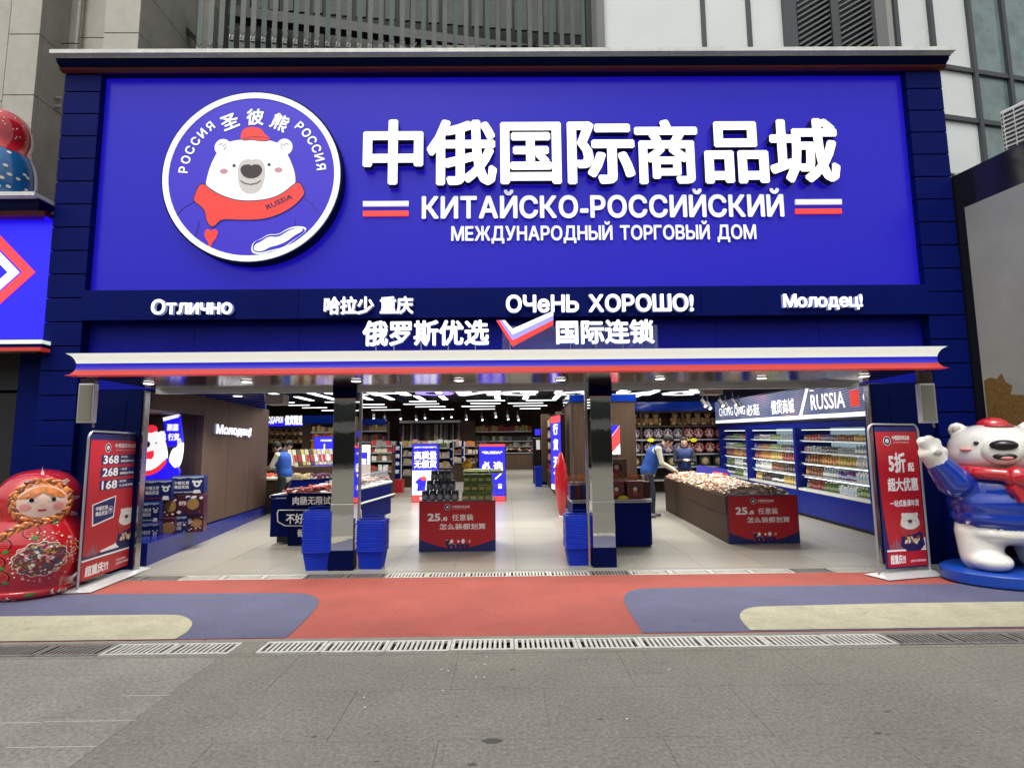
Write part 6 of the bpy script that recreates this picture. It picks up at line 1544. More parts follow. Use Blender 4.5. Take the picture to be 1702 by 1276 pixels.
# snack wall
def stock(parent_name, label, pxa, pxb, Y, rows_, cols_, depth=.35, back=brown, seed=1, step=.12, cat='shelving', top=None, rz=0):
    """wall shelving: rows_ = list of (py of shelf, item height m, palette)"""
    a, b = AT(pxa, rows_[-1][0], Y), AT(pxb, rows_[-1][0], Y)
    s = thing(parent_name, label, cat, ((a.x+b.x)/2, Y, zf(Y)))
    zt_ = AT(pxa, top or rows_[0][0]-14, Y).z
    MB().box(a.x, b.x, Y+depth, Y+depth+.03, zf(Y), zt_).build('back_panel', back, s)
    for x in (a.x-.02, b.x): MB().box(x, x+.02, Y, Y+depth, zf(Y), zt_).build('side_panel', back, s)
    MB().box(a.x, b.x, Y+.02, Y+depth, zf(Y), AT(pxa, rows_[-1][0], Y).z-.02).build('base', back, s)
    rr = random.Random(seed)
    for i, (py, h_, pal) in enumerate(rows_):
        z_ = AT((pxa+pxb)/2, py, Y).z
        MB().box(a.x, b.x, Y, Y+depth, z_-.025, z_).build('shelf', brownl, s); MB().box(a.x, b.x, Y-.006, Y, z_-.03, z_+.012).build('price_rail', alu, s)
        m = MB(); x = a.x+.02; mats_ = [mat('stock_'+c_, cols_[c_], .4, var=.4, vscale=30) for c_ in pal]
        while x < b.x-.04:
            w_ = step*rr.uniform(.6, 1.2); hh = h_*rr.uniform(.7, 1.05); mi = rr.randrange(len(pal)) if rr.random() < .5 else int((x-a.x)/.5) % len(pal)
            t = rr.uniform(-.03, .03)
            m.hexa([(x, Y+.03, z_), (x+w_*.9, Y+.03, z_), (x+w_*.9, Y+depth*.8, z_), (x, Y+depth*.8, z_), (x+t, Y+.04, z_+hh), (x+w_*.9+t, Y+.04, z_+hh), (x+w_*.9+t, Y+depth*.8, z_+hh), (x+t, Y+depth*.8, z_+hh)], mi)
            x += w_
        o = m.build('goods', mats_, s); o['kind'] = 'stuff'
    return s
PAL = {'red': (.4, .03, .03), 'gold': (.5, .35, .12), 'cream': (.6, .52, .38), 'brown': (.16, .08, .04), 'blue': (.05, .08, .3), 'green': (.08, .16, .06), 'white': (.6, .6, .58), 'orange': (.5, .16, .03), 'grey': (.2, .2, .2), 'purple': (.12, .05, .14), 'pink': (.6, .25, .25), 'black': (.03, .03, .03)}
stock('snack_shelving', 'snack wall with red and orange packets behind the slanted blue advert', 515, 556, 17.0, [(718, .2, ['brown', 'gold']), (731, .24, ['red', 'orange', 'gold']), (746, .28, ['orange', 'red', 'white']), (762, .26, ['red', 'gold'])], PAL, top=703, seed=3)
st(MB().box(AT(503, 700, 17).x, AT(600, 700, 17).x, 16.95, 17.3, AT(520, 704, 17).z, AT(520, 690, 17).z), 'blue_bulkhead', blueg)
stock('snack_shelving', 'snack wall seen between the left column and the steel rail', 590, 642, 17.5, [(716, .2, ['brown', 'gold']), (734, .24, ['black', 'red', 'brown']), (752, .26, ['red', 'green']), (770, .26, ['red', 'gold'])], PAL, top=700, seed=4)
st(MB().box(AT(597, 700, 17.4).x, AT(642, 700, 17.4).x, 17.3, 17.48, AT(620, 706, 17.4).z, AT(620, 696, 17.4).z), 'blue_bulkhead', blueg)
# advert displays
def advert(pxa, pxb, pyt, pyb, label, rz=0, Y=None):
    a = FL(pxa, pyb); b = FL(pxb, pyb); Y = Y or (a.y+b.y)/2
    a = AT(pxa, pyb, Y); b = AT(pxb, pyb, Y); zt_ = AT((pxa+pxb)/2, pyt, Y).z; z0_ = zf(Y)
    o = thing('advert_display', label, 'advert display', ((a.x+b.x)/2, Y, z0_), rz, local=True); w_ = b.x-a.x; h_ = zt_-z0_
    MB().box(-w_/2, w_/2, 0, .12, 0, h_).build('case', blackg, o, bevel=.004)
    def bx(x0, x1, z0, z1, m_, name='image_band', e=.004): return MB().box(-w_/2+w_*x0, -w_/2+w_*x1, -e, -.0005, h_*z0, h_*z1).build(name, m_, o)
    def tx(t, x, z, w, h, m_=adw, bo=.04): return MB().text(t, (-w_/2+w_*x, -.0045, h_*z), (1, 0, 0), (0, 0, 1), (0, -1, 0), w_*w, h_*h, .001, bo).build('print', m_, o)
    return o, w_, h_, bx, tx
o, w_, h_, bx, tx = advert(684, 729, 737, 834, 'lit advert stand, blue over white, with Chinese quality slogan')
bx(.02, .98, .54, .99, adb); bx(.02, .98, .12, .538, adw); bx(.02, .98, .01, .118, adr)
tx('ДОБРО ПОЖАЛОВАТЬ', .08, .92, .84, .03); tx('高质量', .08, .73, .84, .14); tx('无假货', .08, .58, .84, .14); tx('精选', .3, .035, .4, .05)
m = MB().xz([(-w_*.38, h_*.34), (-w_*.2, h_*.42), (w_*.05, h_*.40), (w_*.0, h_*.2), (-w_*.3, h_*.18), (-w_*.28, h_*.3)], -.0055, -.004); m.build('coat_image', adb, o)
MB().xz([(-w_*.25, h_*.42), (-w_*.02, h_*.44), (w_*.08, h_*.38), (-w_*.1, h_*.36)], -.0065, -.0055).build('scarf_image', adr, o)
o, w_, h_, bx, tx = advert(796, 841, 737, 833, 'lit blue advert stand with RUSSIA heading and red top band')
bx(.02, .98, .03, .95, adb); bx(.02, .98, .951, .99, adr); bx(.02, .98, .005, .09, adr, e=.005)
tx('*RUSSIA*', .12, .82, .76, .05); tx('必', .12, .53, .3, .16); tx('选', .54, .53, .36, .16); bx(.72, .85, .22, .3, adw, 'white_patch', .006)
MB().xz([(w_*.1, h_*.40), (w_*.35, h_*.5), (w_*.33, h_*.46), (w_*.12, h_*.37)], -.0062, -.004).build('white_flash', adw, o)
o, w_, h_, bx, tx = advert(596, 615, 738, 806, 'tall white edged blue advert stand just right of the left mirrored column', Y=14.5)
bx(.03, .97, .01, .99, adw, e=.003); bx(.06, .72, .08, .86, adb, e=.005); tx('便', .14, .6, .5, .16); tx('捷', .14, .3, .5, .16)
o, w_, h_, bx, tx = advert(521, 556, 725, 800, 'slanted blue and white advert stand behind the vegetable display', .2, Y=15.2)
bx(.02, .98, .01, .99, adb, e=.003); tx('中俄国际', .2, .62, .7, .1); tx('РОССИЯ', .3, .92, .5, .03); bx(.45, .5, .72, .88, adw, e=.005)
MB().xz([(-w_*.2, h_*.3), (w_*.48, h_*.42), (w_*.48, h_*.56), (w_*.1, h_*.52)], -.006, -.004).build('red_flash', adr, o); MB().xz([(-w_*.35, h_*.12), (w_*.48, h_*.2), (w_*.48, h_*.41), (-w_*.18, h_*.29)], -.006, -.004).build('white_flash', adw, o)
# angled screen on the end of the right bays
o = thing('advert_display', 'tall lit blue, white and red screen set sideways on the right bay end', 'advert display', (1.10, 12.75, .12), math.radians(-79), local=True)
MB().box(-.42, .42, 0, .10, .45, 2.15).build('case', blackg, o, bevel=.004); MB().box(-.4, .4, -.004, 0, .47, 2.13).build('image_band', adb, o); MB().box(-.4, .4, -.006, -.004, 1.98, 2.13).build('image_band', adr, o)
for z_, c_, m_ in ((1.7, '行', adw), (1.35, '货', adw), (.95, '天', adw), (.6, '下', adw)): MB().text(c_, (-.2, -.0045, z_), (1, 0, 0), (0, 0, 1), (0, -1, 0), .4, .26, .001, .05).build('print', m_, o)
MB().box(-.4, .4, -.006, -.004, .47, .58).build('image_band', adw, o)
# small advert on the broad pillar
o = thing('wall_advert', 'small blue and red lit poster on the broad brown pillar', 'poster', (rcs[0].x, 11.97, 1.5))
A_, B_ = AT(1014, 707, 11.96), AT(1031, 755, 11.96)
MB().box(A_.x, B_.x, 11.955, 11.995, B_.z, A_.z).build('case', adw, o); MB().xz([(A_.x, A_.z), (B_.x, A_.z), (A_.x, A_.z-.25)], 11.95, 11.9549).build('blue_field', adb, o)
MB().xz([(B_.x, A_.z-.01), (B_.x, A_.z-.38), (A_.x, A_.z-.6), (A_.x, A_.z-.27)], 11.949, 11.9548).build('red_field', adr, o)
# gondolas
GP = [('gondola_shelving', 'brown gondola of packets behind the white edged advert, nearest the left column', 613, 651, 15.6, [(741, .16, ['red', 'grey', 'white']), (752, .16, ['cream', 'red']), (766, .18, ['red', 'brown', 'white']), (783, .18, ['brown', 'red', 'white'])], 5),
      ('gondola_shelving', 'gondola of cream packets behind the navy slogan board', 668, 692, 18.6, [(742, .2, ['cream', 'gold', 'pink']), (757, .18, ['cream', 'white']), (772, .2, ['cream', 'white']), (789, .2, ['cream'])], 6),
      ('gondola_shelving', 'gondola of pale packets between the two lit advert stands', 728, 752, 18.6, [(744, .2, ['green', 'gold']), (760, .2, ['cream', 'brown']), (776, .2, ['cream', 'gold'])], 7),
      ('gondola_shelving', 'far gondola with pink and orange goods left of the RUSSIA advert', 752, 790, 20.5, [(741, .22, ['pink', 'orange', 'white']), (754, .2, ['brown', 'cream']), (768, .2, ['cream', 'brown'])], 8)]
for n_, l_, a, b, Y, rw, sd in GP: stock(n_, l_, a, b, Y, rw, PAL, top=rw[0][0]-3, seed=sd, step=.16)
def board(pxa, pxb, pyt, pyb, Y, t, label, m_=navy):
    a, b = AT(pxa, pyb, Y), AT(pxb, pyt, Y); o = thing('slogan_board', label, 'sign', ((a.x+b.x)/2, Y, zf(Y)))
    MB().box(a.x, b.x, Y, Y+.06, max(zf(Y), a.z), b.z).build('board', m_, o)
    w_ = (b.x-a.x)*.5; n_ = len(t); H = b.z-a.z
    for i, ch in enumerate(t): MB().text(ch, (a.x+(b.x-a.x)*.25, Y-.001, b.z-H*(i+.75)/n_*.9), (1, 0, 0), (0, 0, 1), (0, -1, 0), w_, w_*.95, .002, .03).build('character', wprint, o)
    MB().box(b.x-.02, b.x, Y-.004, Y-.001, a.z, b.z).build('white_edge', wprint, o)
    return o
o = board(653, 668, 738, 796, 17.0, '便捷单家', 'navy vertical board with white characters at a gondola end')
a, b = AT(652, 797, 16.98), AT(669, 806, 16.98); MB().box(a.x, b.x, 16.9, 17.3, zf(17), a.z).build('red_foot', redp, o)
board(747, 754, 735, 772, 18.2, '好货', 'narrow navy board with characters left of the third gondola'); board(767, 772, 733, 768, 20.2, '优选', 'narrowest navy board with characters at the far gondola end')
# clothes rail at the back
cr_ = thing('clothes_rail', 'long white rail with hanging clothes across the back of the shop', 'clothes rail', (-4, 29, 1.8))
Yb = 28.6; a, b = AT(664, 703, Yb), AT(766, 703, Yb)
MB().box(a.x, b.x, Yb, Yb+.1, a.z, a.z+.12).build('rail', alu, cr_)
for i in range(6):
    x = a.x+(b.x-a.x)*i/5; MB().cyl((x, Yb+.05, zf(Yb)), (x, Yb+.05, a.z), .02, 6).build('post', steel, cr_)
rr = random.Random(12)
cloth = [mat('cloth_'+k, PAL[k], .8, var=.4, vscale=8) for k in ('grey', 'white', 'cream', 'black', 'brown', 'purple')]
for i in range(30):
    x = a.x+.1+(b.x-a.x-.2)*i/29; w_ = rr.uniform(.03, .07); L_ = rr.uniform(.7, 1.1); z_ = a.z-.08
    MB().add([(x-w_, Yb-.12, z_-L_), (x+w_, Yb-.12, z_-L_), (x+w_, Yb+.2, z_-L_), (x-w_, Yb+.2, z_-L_), (x-w_*.4, Yb-.05, z_), (x+w_*.4, Yb-.05, z_), (x+w_*.4, Yb+.12, z_), (x-w_*.4, Yb+.12, z_)], [(0, 3, 2, 1), (4, 5, 6, 7), (0, 1, 5, 4), (1, 2, 6, 5), (2, 3, 7, 6), (3, 0, 4, 7)]).build('garment', rr.choice(cloth), cr_)
stock('low_shelving', 'low shelving with pale goods under the hanging clothes', 664, 765, 27, [(741, .3, ['white', 'grey', 'pink', 'cream']), (752, .3, ['green', 'white', 'purple'])], PAL, top=738, seed=15, step=.25)
# rear counter with shelves
stock('rear_shelving', 'rear wall shelving with gold and red figures above the back counter', 790, 884, 28.6, [(717, .32, ['gold', 'gold', 'red', 'red']), (733, .3, ['black', 'grey', 'green', 'cream']), (742, .2, ['white', 'gold', 'brown'])], PAL, top=703, seed=9, step=.2)
o = thing('rear_counter', 'long brown counter with food trays across the back aisle', 'counter', (0, 27.5, .5))
a, b = AT(800, 775, 27), AT(884, 753, 27); MB().box(a.x, b.x, 27, 27.8, zf(27), b.z).build('body', brownl, o); MB().box(a.x, b.x, 26.95, 27.8, b.z, b.z+.04).build('top', alu, o)
m = MB()
for i in range(60): x = a.x+(b.x-a.x)*i/60; m.box(x, x+.09, 27.0, 27.3, b.z+.04, b.z+.04+rr.uniform(.05, .22), rr.randrange(5))
q = m.build('food', [mat('stock_'+c_, PAL[c_], .4) for c_ in ('red', 'white', 'purple', 'orange', 'cream')], o); q['kind'] = 'stuff'
# blue bin and dark dispenser
a = FL(893, 803); o = thing('blue_bin', 'tall blue box bin standing by the far wood pillar', 'bin', (a.x, a.y-.3, zf(a.y)))
x0, x1 = AT(889, 800, 18.3).x, AT(902, 800, 18.3).x; zt_ = AT(895, 776, 18.3).z
MB().hexa([(x0+.02, 18.3, zf(18.3)), (x1-.02, 18.3, zf(18.3)), (x1-.02, 18.6, zf(18.3)), (x0+.02, 18.6, zf(18.3)), (x0, 18.28, zt_), (x1, 18.28, zt_), (x1, 18.62, zt_), (x0, 18.62, zt_)]).build('body', bluepl, o, bevel=.01); MB().box(x0-.01, x1+.01, 18.27, 18.63, zt_-.02, zt_+.02).build('rim', bluepl, o)
o = thing('dispenser', 'dark vending cabinet with small blue lit top behind the blue bin', 'vending cabinet', (.6, 19.4, .3))
x0, x1 = AT(886, 770, 19.4).x, AT(899, 770, 19.4).x; MB().box(x0, x1, 19.4, 19.9, zf(19.4), AT(890, 727, 19.4).z).build('cabinet', blackg, o, bevel=.02)
MB().box(x0+.08, x1, 19.38, 19.41, AT(890, 723, 19.4).z, AT(890, 713, 19.4).z).build('lit_top', adb, o); MB().box(x0+.12, x1-.02, 19.39, 19.4, AT(890, 747, 19.4).z, AT(890, 731, 19.4).z).build('notice', wprint, o)
MB().box(x0+.3, x0+.34, 19.5, 19.6, AT(890, 727, 19.4).z, AT(890, 713, 19.4).z).build('stem', black, o)
# side bays running along the right of the aisle
o = thing('side_shelving', 'brown shelving bay running back along the right side of the aisle', 'shelving', (1.3, 16, .2))
def sb(xa, xb, ya, yb, z0_, z1_, nm, m_): return quadbox([(xa, ya), (xb, ya), (xb, yb), (xa, yb)], z0_, z1_, m_, nm, o)
sb(1.75, 1.8, 13.3, 18.9, 0, 2.3, 'back_panel', brown); sb(1.32, 1.75, 13.3, 18.9, 0, .5, 'base', brown)
for z_ in (.5, .85, 1.2, 1.55, 1.9): sb(1.32, 1.75, 13.3, 18.9, z_, z_+.03, 'shelf', brownl)
for y_ in (13.3, 15.1, 17.0, 18.85): sb(1.31, 1.75, y_, y_+.04, 0, 2.3, 'upright', brownl)
rr = random.Random(21); m = MB()
for z_, lo_, pal in ((.53, .2, (0, 0, 1)), (.88, .22, (0, 2, 0)), (1.23, .2, (3, 2)), (1.58, .22, (3, 3, 2)), (1.93, .22, (3, 2))):
    y_ = 13.4
    while y_ < 18.7:
        w_ = rr.uniform(.08, .16); h_ = lo_*rr.uniform(.6, 1.1); m.box(1.36, 1.7, y_, y_+w_*.9, zf(y_)+z_, zf(y_)+z_+h_, rr.choice(pal)); y_ += w_
q = m.build('goods', [mat('stock_'+c_, PAL[c_], .4, var=.4, vscale=30) for c_ in ('red', 'black', 'cream', 'gold')], o); q['kind'] = 'stuff'
# red vase like stand
g = FL(934, 859); o = thing('floor_vase', 'tall glossy red teardrop shaped floor figure beside the angled screen', 'floor vase', (g.x, g.y, zf(g.y)))
MB().lathe([(.05, .04), (.07, .08), (.10, .3), (.135, .6), (.14, .8), (.12, 1.0), (.07, 1.2), (.03, 1.32)], 24, (g.x, g.y, zf(g.y)), sx=1.0).build('body', redg, o, smooth='auto'); MB().lathe([(.07, 0), (.07, .02), (.03, .045)], 16, (g.x, g.y, zf(g.y))).build('foot', whiteg, o)

# ---- left: meat chest, vegetable rack, crayfish counter
mc = thing('meat_chest', 'angled blue chilled chest of sausages with Chinese tasting signs on its end', 'display fridge', (-3.1, 10.2, .06))
FA, FB, FC, FD = (-3.80, 9.15), (-2.85, 9.35), (-2.40, 11.75), (-3.40, 11.95)
quadbox([FA, FB, FC, FD], .12, .72, navy, 'body', mc, .02); quadbox([(-3.7, 9.2), (-2.92, 9.4), (-2.5, 11.6), (-3.35, 11.8)], .03, .12, black, 'kick', mc)
quadbox([(-3.74, 9.23), (-2.91, 9.41), (-2.47, 11.69), (-3.40, 11.87)], .72, .74, whitecap, 'deck', mc)
for (p, q) in ((FA, FB), (FB, FC), (FC, FD), (FD, FA)):
    MB().cyl((*p, .76+zf(p[1])), (*q, .76+zf(q[1])), .022, 8).build('rim', whitecap if (p, q) != (FA, FB) else navy, mc, smooth='auto')
glp = [(FB[0], FB[1], .76), (FC[0], FC[1], .76+.11)]
MB().hexa([(-2.86, 9.36, .8), (-2.85, 9.36, .8), (-2.40, 11.75, .87), (-2.41, 11.75, .87), (-2.95, 9.37, 1.02), (-2.94, 9.37, 1.02), (-2.50, 11.75, 1.09), (-2.51, 11.75, 1.09)]).build('glass_side', glassm, mc)
MB().cyl((-2.94, 9.37, 1.02), (-2.50, 11.75, 1.09), .014, 8).build('glass_rail', steel, mc)
MB().cyl((-2.80, 9.4, .55), (-2.34, 11.75, .62), .018, 8).build('bumper', whitecap, mc)
rr = random.Random(31)
mp_ = {k: MB() for k in range(5)}
for k in range(520):
    t = rr.random(); u = rr.random(); y_ = 9.45+t*2.2; xa_ = -3.7+t*.34; x = xa_+u*.84+t*.06; sec = int(t*5+u*1.2) % 5
    a = rr.choice((0, 1.57))+rr.uniform(-.3, .3); s_ = rr.uniform(.03, .05); c_ = Vector((x, y_, .76+zf(y_)+rr.uniform(0, .07)+.05*u))
    mp_[sec].cyl(c_-Vector((math.cos(a), math.sin(a), 0))*s_*1.3, c_+Vector((math.cos(a), math.sin(a), 0))*s_*1.3, s_*.45, 6, 0)
for k, (n_, c_) in enumerate((('sausages', (.22, .03, .03)), ('sausages', (.45, .08, .06)), ('trays', (.55, .5, .45)), ('sausages', (.10, .03, .03)), ('trays', (.5, .3, .2)))):
    q = mp_[k].build('sausage', mat('meat_%d' % k, c_, .3, var=.3, vscale=20), mc); q['kind'] = 'stuff'
MB().box(-2.98, -2.72, 11.2, 11.24, 1.0, 1.25).build('price_card', wprint, mc)
MB().hexa([(-2.95, 9.9, 1.12), (-2.93, 9.9, 1.12), (-2.93, 10.3, 1.12), (-2.95, 10.3, 1.12), (-3.0, 9.92, 1.16), (-2.98, 9.92, 1.16), (-2.98, 10.28, 1.16), (-3.0, 10.28, 1.16)]).build('glass_clip', steel, mc)
sg = thing('tasting_sign', 'navy double sign board with white Chinese tasting slogan on the sausage chest', 'sign', (-3.35, 9.1, .4))
def tb(pts, Y, th, m_, nm): 
    P = [AT(a, b, Y) for a, b in pts]; return MB().prism([(v.x, Y, v.z) for v in P], (0, th, 0)).build(nm, m_, sg)
tb([(478, 819), (598, 819), (598, 845), (470, 845), (473, 838)], 9.08, .03, navyd, 'board')
tb([(462, 847), (600, 847), (600, 875), (473, 874), (461, 867), (460, 852)], 9.04, .03, wprint, 'outline'); tb([(463.5, 848), (600, 848), (600, 873.7), (474, 872.5), (462.5, 866), (461.7, 852.5)], 9.035, .004, navyd, 'board')
tb([(478, 876), (560, 876), (560, 909), (478, 907)], 9.07, .03, navyd, 'board')
def tt(t, a, b, c, d, Y): MB().textf(t, a, b, c, d, Y, .003, .03).build('print', wprint, sg)
tt('肉肠无限试吃', 486, 562, 824.5, 838.5, 9.07); tt('不好吃', 475, 520, 853, 870, 9.03); tt('不要钱', 524, 566, 853, 870, 9.03); tt('街', 494, 503, 879, 892, 9.065)
for x in (-3.6, -3.0): MB().cyl((x, 9.25, .06), (x+.03, 9.25, .06), .035, 10).build('castor', black, mc)

vr = thing('vegetable_rack', 'navy produce rack with leafy heaps and slanted snack bags beside the staff', 'display rack', (-4.4, 12.6, .1))
quadbox([(-4.95, 12.3), (-3.75, 13.2), (-3.75, 14.2), (-4.95, 13.6)], 0, .78, navy, 'body', vr, .02); quadbox([(-4.98, 12.27), (-3.72, 13.18), (-3.72, 13.24), (-4.98, 12.33)], .76, .80, whitecap, 'rim', vr)
m = MB(); rr = random.Random(41)
def leaves(m, cx_, cy_, cz_, R_, n_, mi):
    for k in range(n_):
        a, e_ = rr.uniform(0, 6.28), rr.uniform(0, 1.4); d_ = Vector((math.cos(a)*math.cos(e_), math.sin(a)*math.cos(e_), math.sin(e_)*.6)); p = Vector((cx_, cy_, cz_))+d_*R_*rr.uniform(.7, 1)
        u = d_.cross(Vector((rr.random(), rr.random(), rr.random()))).normalized()*R_*.35; w_ = d_.cross(u)*.8
        m.add([p-u, p+w_, p+u+d_*.02, p-w_], [(0, 1, 2, 3)], mi)
for i in range(26):
    t = i/25; x, y_ = -4.75+t*1.0, 12.55+t*.75; leaves(m, x, y_, .92+.02*math.sin(i), .13, 26, 0 if t < .3 else (1 if t < .68 else 2))
q = m.build('leafy_heap', [mat('veg_cream', (.5, .4, .22), .7, var=.4), mat('veg_purple', (.09, .012, .06), .5, var=.4), mat('veg_green', (.04, .16, .03), .6, var=.4)], vr); q['kind'] = 'stuff'
bagm = [mat('bag_yellow', (.6, .48, .1), .35, var=.2), mat('bag_pale', (.65, .62, .42), .35, var=.2), mat('bag_black', (.06, .05, .05), .35)]
for i in range(15):
    t = i/14; x, y_ = -4.95+t*1.1, 13.0+t*.7; z_ = .98+zf(y_)+.06
    o = thing('snack_bag', f'slanted tall snack bag, {ON[i]} from the left above the vegetable heap', 'snack bag', (x, y_, z_), .35, 'slanted snack bags above the vegetables', local=True)
    MB().hexa([(-.03, -.02, 0), (.05, -.02, 0), (.05, .02, 0), (-.03, .02, 0), (-.10, .06, .36), (-.02, .06, .36), (-.02, .08, .36), (-.10, .08, .36)]).build('bag', bagm[(i*7) % 3 if i % 4 else 1], o, bevel=.008)
    MB().hexa([(-.03, -.024, .08), (.03, -.024, .08), (.03, -.022, .08), (-.03, -.022, .08), (-.06, .012, .24), (.0, .012, .24), (.0, .014, .24), (-.06, .014, .24)]).build('label', redp if i % 3 else wprint, o)
quadbox([(-4.95, 12.9), (-3.8, 13.6), (-3.8, 14.2), (-4.95, 13.6)], .78, 1.0, brown, 'riser', vr)
o = thing('crayfish_counter', 'brown counter with tray of red crayfish beside the wood wall', 'counter', (-5.6, 12.7, .15))
quadbox([(-5.95, 12.75), (-5.15, 12.75), (-5.15, 13.7), (-5.95, 13.7)], 0, .74, brown, 'body', o); quadbox([(-5.95, 12.72), (-5.12, 12.72), (-5.12, 13.7), (-5.95, 13.7)], .74, .78, whitecap, 'tray', o)
m = MB()
for k in range(120): c_ = (rr.uniform(-5.9, -5.18), rr.uniform(12.78, 13.5), .80+zf(13)+rr.uniform(0, .06)); m.ell(c_, (.03, .02, .015), 6, 4)
q = m.build('crayfish', mat('crayfish', (.55, .09, .03), .3, var=.3), o); q['kind'] = 'stuff'

# ---- ceiling fittings
def spotlight(px, py, Y, label, grp=None):
    p = AT(px, py, Y); o = thing('track_spotlight', label, 'spotlight', tuple(p), 0, grp, local=True)
    MB().cyl((0, 0, .0), (0, 0, .22), .012, 6).build('stem', black, o); MB().cyl((0, .05, .05), (.03, -.08, -.1), .045, 10).build('barrel', black, o); MB().cyl((.03, -.081, -.101), (.0305, -.083, -.103), .036, 10).build('lens', lamp, o)
for i, (px, py) in enumerate(((1168, 668), (1176, 672), (1197, 668), (1206, 672), (1218, 667), (1228, 671))): spotlight(px, py, 12.5+.3*i, f'black track spotlight, {ON[i]} from the left in the cluster beside the speaker', 'track spotlights right of the hanging speaker')
for i, px in enumerate(range(600, 880, 22)): spotlight(px+random.uniform(-5, 5), 691+random.uniform(-3, 3), 20+random.uniform(-1, 1), f'far black track spotlight, {ON[i]} from the left before the back wall', 'far track spotlights')
for px, l_ in ((455, 'white square speaker box hung inside the left opening'), (1187, 'white square speaker box hung inside the right opening')):
    Y = 8.2; a, b = AT(px-15, 672 if px < 600 else 655, Y), AT(px+15, 655 if px < 600 else 637, Y); o = thing('speaker_box', l_, 'speaker', ((a.x+b.x)/2, Y, b.z))
    MB().box(a.x, b.x, Y, Y+.25, a.z, b.z).build('cabinet', mat('speaker_grey', (.34, .33, .3), .5), o, bevel=.008); MB().box(a.x+.02, b.x-.02, Y-.003, Y, a.z+.02, b.z-.02).build('grille', mat('speaker_front', (.42, .41, .38), .6), o)
    for x in (a.x+.03, b.x-.04): MB().cyl((x, Y+.1, b.z), (x, Y+.1, 2.9), .006, 5).build('hanger', steel, o)
p = AT(294, 650, 8.0); o = thing('dome_camera', 'small grey dome security camera under the left end of the canopy', 'camera', tuple(p))
MB().cyl((p.x, 8.0, p.z), (p.x, 8.0, p.z+.05), .06, 16).build('base', mat('speaker_grey', (.34, .33, .3), .5), o); MB().lathe([(.045, 0), (.035, -.03), (.012, -.05)], 14, (p.x, 8.0, p.z)).build('dome', blackg, o, smooth='auto')

